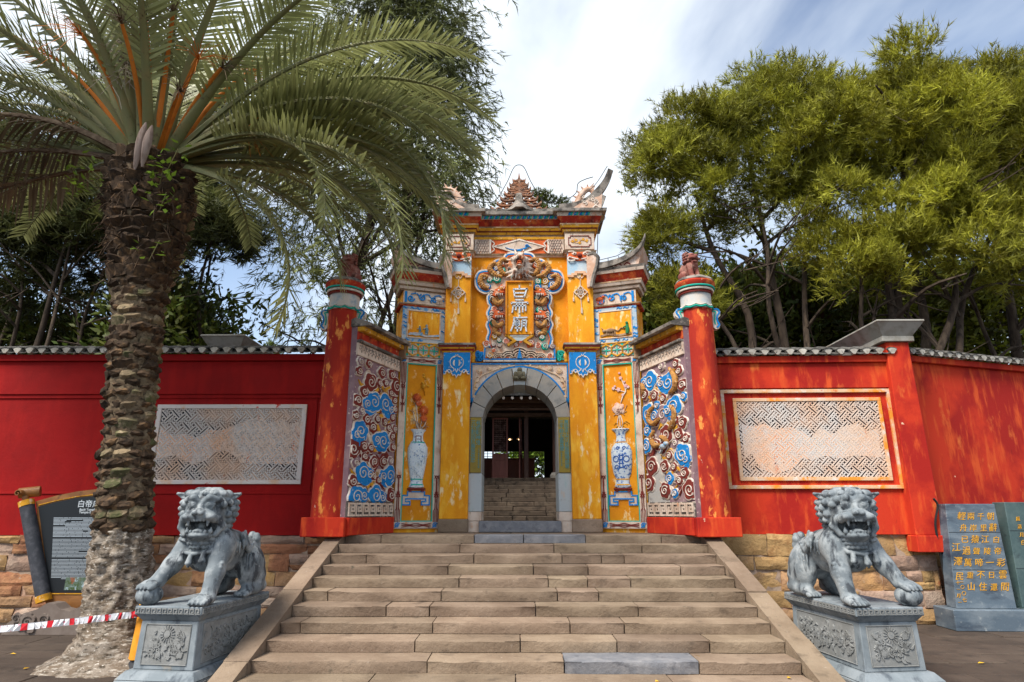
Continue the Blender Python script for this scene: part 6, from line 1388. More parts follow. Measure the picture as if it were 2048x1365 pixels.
# ---------------------------------------------------------------- big dragon mask above the name plaque
s = SDF((-.34, -.46, -.36), (.34, .04, .36), .0105); E, C = s.ell, s.cap
E((0, -.06, .0), (.25, .14, .27), .04); E((0, -.16, .10), (.14, .16, .15), .04); E((0, -.28, .10), (.085, .10, .055), .02); E((0, -.36, .115), (.05, .035, .035), .01)
E((0, -.24, -.07), (.075, .11, .032), .02); E((0, -.28, .03), (.075, .11, .05), .006, True); E((0, -.20, -.01), (.03, .08, .02), .006)
for sx in (-1, 1):
    E((sx*.065, -.27, .19), (.04, .035, .04), .01); C((sx*.06, -.2, .24), (sx*.10, -.12, .36), .03, .01, .01); E((sx*.13, -.16, .12), (.06, .05, .06), .012); E((sx*.06, -.37, .07), (.022, .02, .04), .005)
    for k in range(5): C((sx*.14, -.12, .10 - k*.08), (sx*(.27 + .02*(k % 2)), -.10, .14 - k*.10), .045, .012, .012)
for k in range(5): C(((k-2)*.05, -.18, -.13), ((k-2)*.085, -.13, -.30), .035, .010, .010)
dm = s.mesh('dragon_mask')
link('dragon_mask', dm, wm('dragon_mask_paint', (.56, .46, .38), [((.45, .16, .06), 7, .50, .60, 7), ((.12, .09, .08), 11, .54, .62, 6), ((.03, .30, .24), 6, .64, .70, 5)], .7, (50, .3)), gate, False, (0.0, 12.33, 6.78))
q = MB(); q.ball((0, 12.10, 6.93), (.085, .06, .075)); q.ball((0, 12.0, 6.90), (.05, .04, .04)); q.tube([(-.05, 12.13, 6.99), (-.06, 12.15, 7.12)], [.02, .008], 6); q.tube([(.05, 12.13, 6.99), (.06, 12.15, 7.12)], [.02, .008], 6); G(q, 'dragon_snout', wm('dark_brown_glaze', (.06, .035, .03), [((.3, .16, .09), 22, .55, .65, 5)], .5), 60)
q = MB(); q.ball((0, 12.04, 6.80), (.05, .06, .03)); q.ball((0, 12.02, 6.745), (.06, .05, .022)); G(q, 'dragon_tongue', m_orange, 60)
# ---------------------------------------------------------------- palm
rp = random.Random(17); nr = np.random.default_rng(17)
palm = thing('palm_tree', 'tall date palm with shaggy scaled trunk and arching grey green fronds', 'palm', (-5.05, 8.6, 0))
axis = [(0, -5.02), (.5, -5.14), (1.5, -5.27), (3, -5.42), (4.8, -5.575), (6.2, -5.63), (7.3, -5.72)]
PX = lambda z: float(np.interp(z, [a[0] for a in axis], [a[1] for a in axis]))
PR = lambda z: float(np.interp(z, [-.1, .0, .12, .3, .6, 1.0, 1.6, 3, 4.6, 5.2, 5.7, 6.2, 6.6, 7.0, 7.25], [1.10, .90, .60, .47, .41, .37, .325, .285, .315, .37, .45, .54, .55, .47, .25]))
V = []; F = []; C = []; nu, nv = 72, 210
for j in range(nv):
    z = -.03 + 7.2*j/(nv-1)
    for i in range(nu):
        a = 2*PI*i/nu; r = PR(z); p = Vector((math.cos(a)*2.2, math.sin(a)*2.2, z*4.2))
        rough = .065 if z < 1.6 else .03
        d = mnoise.noise(p*1.6)*rough*.8 + mnoise.noise(p*4.5)*rough*.8 + mnoise.noise((math.cos(a)*4, math.sin(a)*4, z*26))*rough*.55 + (mnoise.noise((math.cos(a)*5, math.sin(a)*5, z*13)))*.018
        if z < .45: d += .10*max(0, mnoise.noise((math.cos(a)*3, math.sin(a)*3, z*.8)))*(1 - z/.45)
        V.append((PX(z) + (r + d)*math.cos(a), 8.6 + (r + d)*math.sin(a), z))
for j in range(nv-1):
    for i in range(nu): F.append((j*nu+i, j*nu+(i+1) % nu, (j+1)*nu+(i+1) % nu, (j+1)*nu+i))
cut = int(nv*1.62/7.2)
m_trunk = wm('palm_bark', (.16, .12, .085), [((.27, .225, .18), 7, .44, .60, 9), ((.06, .045, .03), (10, 10, 22), .50, .64, 8), ((.42, .37, .31), (9, 9, 34), .54, .66, 8), ((.62, .57, .50), (22, 22, 50), .62, .67, 6)], .95, [(14, .8), (50, .9)])
m_core = wm('palm_core_bark', (.11, .075, .045), [((.19, .14, .085), 8, .45, .62, 8), ((.04, .028, .018), (10, 10, 22), .50, .64, 8)], .95, [(14, .8), (50, .9)])
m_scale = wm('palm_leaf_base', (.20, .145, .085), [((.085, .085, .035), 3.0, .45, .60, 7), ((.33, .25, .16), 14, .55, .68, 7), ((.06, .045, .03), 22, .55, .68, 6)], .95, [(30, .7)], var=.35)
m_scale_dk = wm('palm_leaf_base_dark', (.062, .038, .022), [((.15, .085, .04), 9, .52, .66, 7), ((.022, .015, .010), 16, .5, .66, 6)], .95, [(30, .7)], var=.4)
q = MB(); q.add(V[(cut)*nu:], [tuple(i - cut*nu for i in f) for f in F[cut*nu:]]); q.build('trunk', m_core, palm, 180, recalc=False)
q = MB(); q.add(V[:(cut+1)*nu], F[:cut*nu]); q.build('root_flare', m_trunk, palm, 180, recalc=False)
def scale_mesh(w, h, d, seed):
    r = random.Random(seed); q = MB(); j = lambda a: r.uniform(-a, a)
    # overlapping lip, pointing outward (+x) and slightly up, irregular tip
    n = 5; V = []
    for k in range(n):
        t = k/(n-1)*2 - 1; e = 1 - .55*t*t
        V += [(-.02, t*w*.5, -h*.55 + .25*h*abs(t) + j(.006)), (d*e + j(.012), t*w*.46, -h*.02 + .14*h*abs(t) + j(.012)), (d*e*.92 + j(.012), t*w*.42, h*.22 + j(.015)), (-.02, t*w*.40, h*.6 + j(.01))]
    F = []
    for k in range(n-1):
        for m in range(3): F.append((k*4+m, k*4+m+1, k*4+m+5, k*4+m+4))
    F += [(0, 1, 2, 3), ((n-1)*4+3, (n-1)*4+2, (n-1)*4+1, (n-1)*4)]
    q.add(V, F); return q.mesh('leaf_base')
SC = [scale_mesh(.22, .135, .058, i) for i in range(5)]; SCB = [scale_mesh(.26, .16, .13, i + 9) for i in range(5)]
z = 6.92; row = 0; made = 0; stuffq = MB()
while z > 1.5:
    r = PR(z); n = max(9, int(2*PI*r/.185)); 
    for k in range(n):
        a = 2*PI*(k + .5*(row % 2))/n + rp.uniform(-.12, .12)
        big = z > 5.1; me = rp.choice(SCB if big else SC); s = rp.uniform(.65, 1.3)
        pos = Vector((PX(z) + (r - .01)*math.cos(a), 8.6 + (r - .01)*math.sin(a), z + rp.uniform(-.03, .03))); tilt = rp.uniform(-.45, .35) - (.35 if big else 0)
        if math.sin(a) < .35 and made < 300:
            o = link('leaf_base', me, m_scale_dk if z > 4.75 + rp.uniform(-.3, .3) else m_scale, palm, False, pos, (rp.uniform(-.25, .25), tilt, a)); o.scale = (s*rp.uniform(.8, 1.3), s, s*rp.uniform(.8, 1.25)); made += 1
        else:
            Mx = Matrix.Translation(pos) @ Matrix.Rotation(a, 4, 'Z') @ Matrix.Rotation(tilt, 4, 'Y'); stuffq.add([Mx @ v.co for v in me.vertices], [tuple(p.vertices) for p in me.polygons])
    z -= .134 if z < 5 else .14; row += 1
tag(stuffq.build('leaf_base_bed', m_scale, palm), kind='stuff')
# loose fibres and torn sheath strips under the crown
q = MB()
for k in range(170):
    z = rp.uniform(5.2, 7.0); a = rp.uniform(PI*.9, PI*2.1); r = PR(z) + .03; p = Vector((PX(z) + r*math.cos(a), 8.6 + r*math.sin(a), z)); d = Vector((math.cos(a)*.6 + rp.uniform(-.5, .5), math.sin(a)*.6, rp.uniform(-1.2, .3))).normalized(); l = rp.uniform(.1, .32)
    q.tube([p, p + d*l*.5, p + d*l + Vector((0, 0, -.05))], [.012, .009, .003], 4)
tag(q.build('trunk_fibre', m_scale_dk, palm), kind='stuff')

CROWN = Vector((-5.70, 8.6, 7.0))
m_frond = leafmat('palm_leaflet', .42, .25)
m_rach = wm('palm_rachis', (.17, .17, .07), [((.20, .17, .07), 6, .45, .65, 5), ((.06, .04, .02), 9, .6, .72, 6)], .6)
m_dead = wm('palm_dead_stalk', (.10, .065, .04), [((.2, .14, .09), 9, .45, .65, 6)], .9)
m_orng = wm('palm_fruit_stalk', (.55, .17, .02), [((.40, .11, .015), 5, .5, .7, 5)], .6)
def spine(az, el, L_, droop, n=26, p=1.45, side=0):
    pts = [CROWN + Vector((math.cos(az)*.30, math.sin(az)*.30, .02 + .10*math.sin(el)))]
    for i in range(n):
        t = (i + .5)/n; e = el - droop*t**p; a = az + side*t*t; pts.append(pts[-1] + Vector((math.cos(a)*math.cos(e), math.sin(a)*math.cos(e), math.sin(e)))*(L_/n))
    return pts
def solve(az, el, tip):
    best = None; hx = math.hypot(tip[0], 0)
    for L_ in np.linspace(2.6, 7.0, 23):
        for dr in np.linspace(.2, 3.0, 29):
            p = spine(az, el, L_, dr, 12)[-1]; e = (math.hypot(p.x - CROWN.x, p.y - CROWN.y) - tip[0])**2 + (p.z - CROWN.z - tip[1])**2
            if best is None or e < best[0]: best = (e, L_, dr)
    return best[1], best[2]
def frond(az, el, L_, droop, dead=False, side=0, dens=1.0, leaf=.66):
    P = spine(az, el, L_, droop, 26, 1.45, side); n = len(P); VV = []; CC = []
    T = [(P[min(i+1, n-1)] - P[max(i-1, 0)]).normalized() for i in range(n)]
    cum = [0]
    for i in range(n-1): cum.append(cum[-1] + (P[i+1] - P[i]).length)
    tot = cum[-1]; nl = int(tot*17*dens)
    base = np.array((.265, .275, .110)) if not dead else np.array((.17, .12, .075))
    tint = rp.uniform(.75, 1.25); yel = rp.uniform(0, .3)
    for k in range(nl):
        t = .22 + .78*(k + .5)/nl; s = t*tot; i = min(n-2, int(np.searchsorted(cum, s) - 1)); f = (s - cum[i])/(cum[i+1] - cum[i]); p = P[i].lerp(P[i+1], f); d = T[i].lerp(T[i+1], f).normalized()
        sd = d.cross(Vector((0, 0, 1))); sd = sd.normalized() if sd.length > .05 else Vector((math.sin(az), -math.cos(az), 0)); up = sd.cross(d).normalized()
        ln = leaf*(.40 + .60*min(1, (t - .18)/.22))*(1 - .55*max(0, (t - .6)/.4))*rp.uniform(.85, 1.1)
        fw = .45 + .65*t
        for sg in (-1, 1):
            v = (sd*sg + d*fw*rp.uniform(.8, 1.2) + up*(.38 if k % 2 else .10)*rp.uniform(.6, 1.3)).normalized()
            if dead: v = (v + Vector((0, 0, -rp.uniform(.2, 1.3)))).normalized()
            w_ = .022*rp.uniform(.8, 1.15); nn = v.cross(up + sd*sg*.4*rp.uniform(-.5, 1.5)).normalized()*w_
            m1 = p + v*ln*.30; m2 = p + v*ln*.70 + Vector((0, 0, -.02*ln)); e = p + v*ln + Vector((0, 0, -.07*ln))
            VV += [p - nn*.35, p + nn*.35, m1 + nn, m1 - nn, m2 + nn*.75, m2 - nn*.75, e + nn*.08, e - nn*.08]
            c = base*tint*rp.uniform(.7, 1.3) + np.array((.04, .03, -.01))*yel*rp.random(); CC += [c, c, c*1.05]
    o = len(VV)//8; F_ = np.concatenate([np.array([[0, 1, 2, 3], [3, 2, 4, 5], [5, 4, 6, 7]]) + 8*i for i in range(o)])
    me = colmesh('frond', np.array([tuple(v) for v in VV]), F_, np.array(CC)); fo = link('frond', me, m_frond, palm)
    q = MB(); q.tube(P, [.080*(1 - t)**1.1 + .007 for t in [i/(n-1) for i in range(n)]], 6, .6); q.build('rachis', m_dead if dead else m_rach, fo, 60)
    return fo
# fronds sweeping to the right (photo-visible), tip = (horizontal reach, rise)
for (az, el, tip) in ((-12, 44, (5.1, 1.15)), (-4, 34, (5.0, .05)), (8, 40, (5.0, .7)), (-14, 28, (4.9, -.8)), (-10, 24, (4.8, -2.0)), (4, 14, (3.9, -1.8)), (-18, 16, (3.3, -1.5)), (10, 0, (3.0, -1.9)), (-6, -14, (2.3, -2.7)), (-26, 50, (4.2, 1.9)), (14, 50, (4.7, 1.9)), (24, 34, (4.4, .5)), (2, 46, (5.2, .85)), (-8, 30, (5.1, -.40)), (30, 24, (4.2, -.3)), (-2, 22, (4.6, -1.3)), (16, 28, (4.7, -.2)), (-6, 20, (5.0, -1.7)), (-14, 12, (4.3, -2.2))):
    L_, dr = solve(R(az), R(el), tip); frond(R(az), R(el), L_, dr, side=rp.uniform(-.12, .12))
for k in range(10): frond(R(rp.uniform(60, 120)), R(rp.uniform(35, 75)), rp.uniform(4.4, 5.2), rp.uniform(1.0, 1.7), side=rp.uniform(-.3, .3))
for k, (az, el) in enumerate(((40, 68), (60, 80), (100, 84), (140, 74), (160, 62), (-40, 70), (-60, 78), (-120, 80), (-150, 70), (180, 76), (20, 74), (-90, 72), (-75, 60), (-110, 62))): frond(R(az), R(el), rp.uniform(4.2, 5.0), rp.uniform(.7, 1.25), side=rp.uniform(-.2, .2))
for az, el, dr in ((165, 52, 1.2), (175, 42, 1.3), (188, 47, 1.3), (200, 38, 1.3), (180, 30, 1.1), (170, 22, 1.0), (195, 24, 1.0), (208, 52, 1.3), (150, 40, 1.3), (215, 60, 1.2), (160, 12, .7), (185, 14, .7), (145, 28, 1.2), (222, 45, 1.3)): frond(R(az), R(el), rp.uniform(4.2, 5.0), dr, side=rp.uniform(-.15, .15))
for az, el, dr in ((190, 8, .9), (205, 26, 1.9), (176, -2, .5)): frond(R(az), R(el), 3.4, dr, dead=True, dens=.8)
# orange fruit stalks with spent sprays
for (az, el, L_) in ((30, 62, 1.5), (10, 48, 1.5), (-10, 28, 1.3), (-30, 55, 1.6), (-60, 74, 2.0), (-90, 78, 2.2), (-120, 66, 1.7), (150, 58, 1.9), (170, 50, 1.5), (-50, 34, 1.2), (-100, 80, 1.9), (-75, 70, 1.8), (-20, 66, 1.7), (-140, 56, 1.6), (-45, 48, 1.6), (0, 70, 1.8), (-85, 62, 1.7)):
    P = spine(R(az), R(el), L_, .5, 10); q = MB(); q.tube(P, [.042 - .016*i/10 for i in range(11)], 6, .5); fs = q.build('fruit_stalk', m_orng, palm, 60)
    q = MB(); e = P[-1]; d = (P[-1] - P[-2]).normalized()
    for k in range(26): v = (d*1.2 + Vector((rp.uniform(-1, 1), rp.uniform(-1, 1), rp.uniform(-1.2, .6)))).normalized(); l = rp.uniform(.25, .55); q.tube([e, e + v*l*.5, e + v*l + Vector((0, 0, -.12))], [.005, .004, .003], 3)
    q.build('spent_strands', m_orng if rp.random() < .6 else m_dead, fs)
q = MB()
for k in range(150):
    e = CROWN + Vector((-.25 + rp.gauss(0, .12), -.75, 1.55 + rp.gauss(0, .3))); v = Vector((rp.gauss(0, .5), rp.gauss(0, .3), rp.uniform(-1, .3))).normalized(); l = rp.uniform(.2, .5); q.tube([e, e + v*l*.5 + Vector((.03, 0, 0)), e + v*l], [.005, .004, .003], 3)
tag(q.build('dry_flower_spray', wm('dry_spray', (.25, .20, .16), rough=.9), palm), kind='stuff')
for s_, (x, z0, z1) in enumerate(((-5.52, 7.35, 6.55), (-5.42, 7.3, 6.6))):
    q = MB(); q.tube(bez([(x, 8.0, z0), (x + .01, 7.94, (z0+z1)/2), (x - .03, 7.98, z1)], 5), [.01, .03, .045, .055, .06, .06, .055, .05, .04, .03, .012], 8, .35); q.build('dry_spathe', wm('spathe_grey', (.30, .22, .18), [((.18, .12, .09), (20, 20, 3), .45, .65, 6)], .8), palm, 60)
# epiphyte sprigs on the trunk head
ep = thing('climbing_plant', 'small leafy green sprigs growing out of the palm trunk head', 'plant', (-5.6, 8.1, 6.0))
lm = leafmat('sprig_leaf', .4, .35)
def leafblade(VV, FF, CC, p, d, l, w_, col, nrm=Vector((0, 0, 1))):
    s_ = d.cross(nrm); s_ = s_.normalized() if s_.length > .01 else Vector((1, 0, 0)); o = len(VV)
    VV += [p, p + d*l*.35 + s_*w_, p + d*l, p + d*l*.35 - s_*w_]; FF.append((o, o+1, o+2, o+3)); CC.append(col)
for (cx, cz, n_, yy) in ((-6.28, 6.35, 26, 8.15), (-6.42, 6.65, 12, 8.2), (-5.12, 6.45, 26, 8.05), (-5.05, 6.1, 18, 8.1), (-4.98, 6.8, 10, 8.1), (-5.1, 5.4, 9, 8.2)):
    VV, FF, CC = [], [], []
    for k in range(n_):
        p = Vector((cx + rp.gauss(0, .16), yy - rp.uniform(0, .25), cz + rp.gauss(0, .14))); d = Vector((rp.uniform(-1, 1), rp.uniform(-.8, .1), rp.uniform(-.6, .5))).normalized(); c = np.array((.12, .19, .02))*rp.uniform(.7, 1.4); leafblade(VV, FF, CC, p, d, rp.uniform(.09, .15), rp.uniform(.025, .038), c)
    sp_ = link('sprig', colmesh('sprig', np.array([tuple(v) for v in VV]), np.array(FF), np.array(CC)), lm, ep); tag(sp_, kind='stuff')
    q = MB(); q.tube([(cx*.6 + PX(cz)*.4, 8.25, cz - .15), (cx, yy - .1, cz + .1)], .007, 4); q.build('sprig_stem', m_rach, sp_)
# ---------------------------------------------------------------- trees behind the walls
nr = np.random.default_rng(5)
m_bark = wm('tree_bark', (.060, .042, .030), [((.11, .08, .055), (6, 6, 1.5), .45, .65, 7), ((.025, .018, .014), (12, 12, 3), .52, .66, 7)], .95, [(22, .8)])
m_leaf = leafmat('tree_leaf', .6, .30)
def unit(v): return v/np.maximum(1e-6, np.linalg.norm(v, axis=-1, keepdims=True))
def foliage(lobes, clumps, per, blades, size, width, col, mode, cvar=.25, clr=.42, shell=.75, up=.5, hang=0, yellow=.0):
    """Leaf clumps spread through the outer part of a set of ellipsoid lobes; returns V, F, C arrays."""
    vol = np.array([l[3]*l[4] + l[4]*l[5] + l[3]*l[5] for l in lobes]); pick = nr.choice(len(lobes), clumps, p=vol/vol.sum()); Lb = np.array(lobes)[pick]
    d = unit(nr.normal(size=(clumps, 3))); low = d[:, 2] < -.55; d[low, 2] *= -1
    rad = shell + (1.04 - shell)*nr.random((clumps, 1))**.6
    cc = Lb[:, :3] + d*Lb[:, 3:6]*rad
    keep = np.ones(clumps, bool)
    for l in lobes:                      # drop clumps buried deep inside another lobe
        q = ((cc - np.array(l[:3]))/np.array(l[3:6])); keep &= ~(np.sum(q*q, 1) < .45)
    cc, d = cc[keep], d[keep]; n = len(cc); lobe_tint = (1 + .22*nr.normal(size=len(lobes)))[pick][keep][:, None]
    tint = (1 + cvar*nr.normal(size=(n, 1)))*lobe_tint; warm = nr.random((n, 1))
    c = np.repeat(cc, per, 0) + nr.normal(size=(n*per, 3))*clr*np.array([1, 1, .75]); dd = np.repeat(d, per, 0)
    tn = np.repeat(tint, per, 0)*(1 + .12*nr.normal(size=(n*per, 1))); wn = np.repeat(warm, per, 0)
    sd = unit(dd*.8 + np.array([0, 0, up]) + nr.normal(size=dd.shape)*.45)
    if hang: sd = unit(sd*(1-hang) + np.array([0, 0, -1])*hang + nr.normal(size=dd.shape)*.15)
    sz = size*(.65 + .7*nr.random((len(c), 1)))
    N_ = len(c)*blades
    b0 = np.repeat(c, blades, 0); bd = np.repeat(sd, blades, 0); bs_ = np.repeat(sz, blades, 0)
    t = nr.random((N_, 1)); spread = .55 if not hang else .35
    v = unit(bd + nr.normal(size=(N_, 3))*spread)
    base = b0 + bd*bs_*t*.9 + (nr.normal(size=(N_, 3))*.35*bs_ if mode == 'broad' else 0)
    ln = bs_*(.35 + .4*nr.random((N_, 1))) if mode != 'broad' else bs_*(.5 + .5*nr.random((N_, 1)))
    s_ = unit(np.cross(v, nr.normal(size=(N_, 3)))); wd = width*(.7 + .6*nr.random((N_, 1)))
    if mode == 'broad': V = np.stack([base, base + v*ln*.45 + s_*wd, base + v*ln, base + v*ln*.45 - s_*wd], 1).reshape(-1, 3); F = np.arange(N_*4).reshape(-1, 4)
    else: V = np.stack([base - s_*wd, base + s_*wd, base + v*ln*1.1], 1).reshape(-1, 3); F = np.arange(N_*3).reshape(-1, 3)
    tc_ = np.repeat(tn, blades, 0)*(1 + .18*nr.normal(size=(N_, 1))); wc = np.repeat(wn, blades, 0)
    C = np.clip(np.array(col)*tc_ + np.array([.035, .02, -.004])*yellow*wc, .004, .5)
    return V, F, C
def sublobes(lobes, n, r0, r1):
    o = []
    for l in lobes:
        k = max(3, int(n*(l[3]*l[5])/3.0))
        for i in range(k):
            d = unit(nr.normal(size=3)); d[2] = abs(d[2]) if nr.random() < .6 else d[2]; r = nr.uniform(r0, r1); p = np.array(l[:3]) + d*np.array(l[3:6])*nr.uniform(.55, .92); o.append((p[0], p[1], p[2], r*1.15, r, r*.85))
    return o
def limbs(q, base, r0, targets, split=.35, wig=.25, seed=1, sub=3):
    """Trunk leaders from the base to each target with side branches."""
    r = random.Random(seed); base = Vector(base)
    for (tgt, rr) in targets:
        tgt = Vector(tgt); pts = [base.lerp(tgt, t) + Vector((r.gauss(0, wig), r.gauss(0, wig), 0))*math.sin(PI*t)*.8 for t in (0, .2, .4, .6, .8, 1)]
        P = bez(pts, 3); n = len(P); q.tube(P, [r0*rr*(1 - .82*i/(n-1)) + .012 for i in range(n)], 7)
        for k in range(sub):
            i = int(n*r.uniform(.35, .85)); d = Vector((r.gauss(0, 1), r.gauss(0, 1), r.uniform(.1, .9))).normalized(); l = (tgt - base).length*r.uniform(.14, .27)
            e = P[i] + d*l; q.tube(bez([P[i], P[i].lerp(e, .5) + Vector((0, 0, .12*l)), e], 3), [r0*rr*.35*(1 - .8*j/6) + .008 for j in range(7)], 5)
            for k2 in range(2):
                f_ = P[i].lerp(e, r.uniform(.4, .8)); d2 = (d + Vector((r.gauss(0, .8), r.gauss(0, .8), r.gauss(0, .4)))).normalized(); q.tube([f_, f_ + d2*l*.3, f_ + d2*l*.55 + Vector((0, 0, .05))], [.02, .014, .006], 4)
def tree(name, label, base, r0, lobes, targets, fol, group=None, seed=1, sub=3, extra=None):
    t = thing(name, label, 'tree', base, 0, group)
    q = MB(); limbs(q, base, r0, targets, seed=seed, sub=sub); q.build('trunk', m_bark, t, 60, recalc=False)
    if fol.get('mode') == 'needle' and not fol.get('hang'): lobes = sublobes(lobes, 12, .38, .80)
    V, F, C = foliage(lobes, **fol)
    if extra:
        for l2, f2 in extra: V2, F2, C2 = foliage(l2, **f2); F2 = F2 + len(V); V = np.concatenate([V, V2]); F = np.concatenate([F, F2]); C = np.concatenate([C, C2])
    link('crown', colmesh('crown', V, F, C), m_leaf, t); return t
JUN = dict(clumps=430, per=14, blades=14, size=.27, width=.011, col=(.235, .238, .026), mode='needle', cvar=.26, clr=.15, shell=.70, up=.55, yellow=1.0)
# right: two spreading junipers
tree('juniper_tree', 'broad olive green juniper with open forked limbs between gate and pier', (6.95, 16, 1.4), .17,
     [(5.0, 16, 10.6, 1.9, 1.8, 2.3), (6.6, 16.2, 12.1, 1.9, 1.9, 2.2), (4.35, 15.8, 8.4, 1.3, 1.5, 1.5), (7.9, 16, 12.6, 1.4, 1.6, 2.0), (6.3, 15.3, 10.3, 1.6, 1.4, 1.4), (8.3, 16, 10.2, 1.5, 1.5, 1.6), (4.2, 16, 7.0, 1.0, 1.2, 1.3)],
     [((5.0, 16, 10.6), 1), ((6.6, 16.2, 12.8), .9), ((4.6, 15.8, 8.6), .6), ((8.3, 16, 11.0), .7), ((6.4, 15.5, 10.5), .6)], dict(JUN, clumps=1250), seed=3, sub=5)
tree('juniper_tree', 'dense bright olive juniper crown over the red wall pier', (9.0, 15, 1.4), .19,
     [(9.3, 15, 10.6, 2.0, 1.8, 1.9), (10.3, 15, 12.0, 2.1, 1.9, 2.0), (12.4, 15.4, 12.7, 2.3, 2.0, 1.9), (8.4, 14.6, 9.0, 1.3, 1.3, 1.2), (11.5, 14.5, 10.6, 2.2, 1.7, 1.8), (13.6, 15, 11.3, 2.0, 1.8, 2.0), (12.8, 14.6, 8.4, 1.9, 1.6, 1.4), (10.4, 14.4, 8.3, 1.7, 1.4, 1.4), (8.6, 14.5, 7.6, 1.0, 1.0, .9)],
     [((9.3, 15, 10.8), .9), ((10.3, 15, 13.2), 1), ((12.4, 15.4, 13.4), .8), ((8.5, 14.6, 9.0), .5), ((11.6, 14.6, 10.4), .7), ((13.2, 15, 11), .6)], dict(JUN, clumps=2100, col=(.255, .252, .024)), seed=5, sub=4)
tree('juniper_tree', 'olive juniper leaning in beyond the far boundary wall', (14.0, 17.5, 1.4), .2, [(14.5, 17.5, 13.0, 2.4, 2.0, 3.2), (16, 17, 10.5, 2.2, 2, 2.4)], [((14.5, 17.5, 13), 1), ((16, 17, 11), .7), ((12.5, 16.5, 8), .6)], dict(JUN, clumps=700, col=(.085, .105, .016)), seed=8)
BRD = dict(clumps=260, per=22, blades=5, size=.34, width=.055, col=(.075, .105, .018), mode='broad', cvar=.45, clr=.55, shell=.2, up=.2, yellow=1.2)
k = 0
for (x, y, z, rx, rz, cl, c_, lab) in ((5.2, 20, 6.3, 2.4, 2.6, 300, (.075, .105, .018), 'dark leafy tree in the shade behind the column of the faded wall'), (8.8, 21, 6.8, 2.8, 3.0, 380, (.062, .095, .018), 'dark leafy tree between the two juniper trunks'), (12.6, 21.5, 7.0, 3.0, 3.2, 360, (.10, .125, .016), 'yellow green leafy tree seen under the juniper crown'), (16.8, 22, 7.0, 3.2, 3.4, 300, (.14, .16, .016), 'bright yellow green leafy tree above the far boundary wall'), (3.4, 24, 6.6, 1.7, 2.4, 110, (.05, .07, .014), 'dark tree showing between the gate and the faded wall column')):
    tree('leafy_tree', lab, (x, y, 1.4), .11, [(x, y, z, rx, 1.6, rz)], [((x - .8, y, z + .8), 1), ((x + 1.0, y, z + .5), .8), ((x + .1, y - .6, z + 1.6), .8)], dict(BRD, clumps=cl, col=c_), 'leafy trees in the shade behind the walls', seed=20 + k, sub=4); k += 1
# left: tall weeping cypress, dark conifers, broadleaf
WEEP = dict(clumps=420, per=20, blades=9, size=.38, width=.016, col=(.135, .150, .050), mode='needle', cvar=.25, clr=.50, shell=.55, up=.2, hang=.5, yellow=.35)
tree('weeping_cypress', 'tall grey green weeping cypress standing behind the palm fronds', (-4.9, 17.2, 1.4), .21,
     [(-5.2, 17.5, 17.0, 3.4, 2.2, 3.0), (-3.6, 17.3, 14.0, 2.1, 1.8, 2.8), (-5.6, 17.5, 13.2, 2.6, 1.8, 2.6), (-2.9, 17, 11.0, 1.6, 1.4, 2.2), (-4.4, 17, 10.0, 1.8, 1.5, 2.2), (-6.6, 17.2, 10.6, 1.5, 1.4, 2.2), (-3.6, 17.2, 17.2, 1.8, 1.6, 2.6)],
     [((-4.4, 17.5, 17.5), 1), ((-3.0, 17.3, 14), .5), ((-5.8, 17.5, 13), .5)], dict(WEEP, clumps=620), seed=11, sub=6, extra=[([(-4.7, 16.6, 7.2, 1.5, .9, 1.5), (-6.3, 16.8, 7.6, 1.1, .8, 1.3)], dict(WEEP, clumps=42, per=14, clr=.32))])
tree('weeping_cypress', 'slimmer weeping cypress just behind the column with the conduit', (-3.75, 17.6, 1.4), .17, [(-3.3, 18, 13.0, 1.8, 1.6, 2.6), (-4.2, 18, 16.5, 2.0, 1.6, 3.0), (-2.7, 18, 10.0, 1.2, 1.1, 1.9)], [((-3.4, 18, 16.5), 1), ((-2.8, 18, 13), .5)], dict(WEEP, clumps=260), seed=14, sub=5)
DRK = dict(clumps=240, per=14, blades=12, size=.36, width=.018, col=(.075, .088, .028), mode='needle', cvar=.35, clr=.2, shell=.55, up=.3, yellow=.6)
k = 0
for (x, y, z, rx, rz, cl, lab) in ((-9.2, 15, 8.6, 2.0, 2.6, 240, 'dark conifer with thin bare trunks over the deep red wall'), (-12.2, 15.5, 8.2, 2.4, 3.0, 260, 'dark conifer crown half hidden by drooping palm fronds'), (-15.0, 16, 8.6, 2.4, 3.2, 220, 'dark conifer above the end of the deep red wall'), (-11.0, 17, 12.4, 3.0, 2.4, 240, 'dark tall conifer top showing through the palm crown'), (-9.9, 16.4, 8.8, 1.3, 2.0, 110, 'dark narrow conifer right behind the palm trunk')):
    tree('dark_conifer', lab, (x, y, 1.4), .13, [(x, y, z, rx, 1.5, rz), (x - .6, y, z + rz*.7, rx*.7, 1.2, rz*.6)], [((x, y, z + 1.2), 1), ((x - 1.1, y, z), .7), ((x + 1.0, y + .3, z + .2), .7), ((x + .4, y - .4, z + 1.0), .6)], dict(DRK, clumps=int(cl*1.7)), 'dark conifers behind the deep red wall', seed=40 + k, sub=4); k += 1
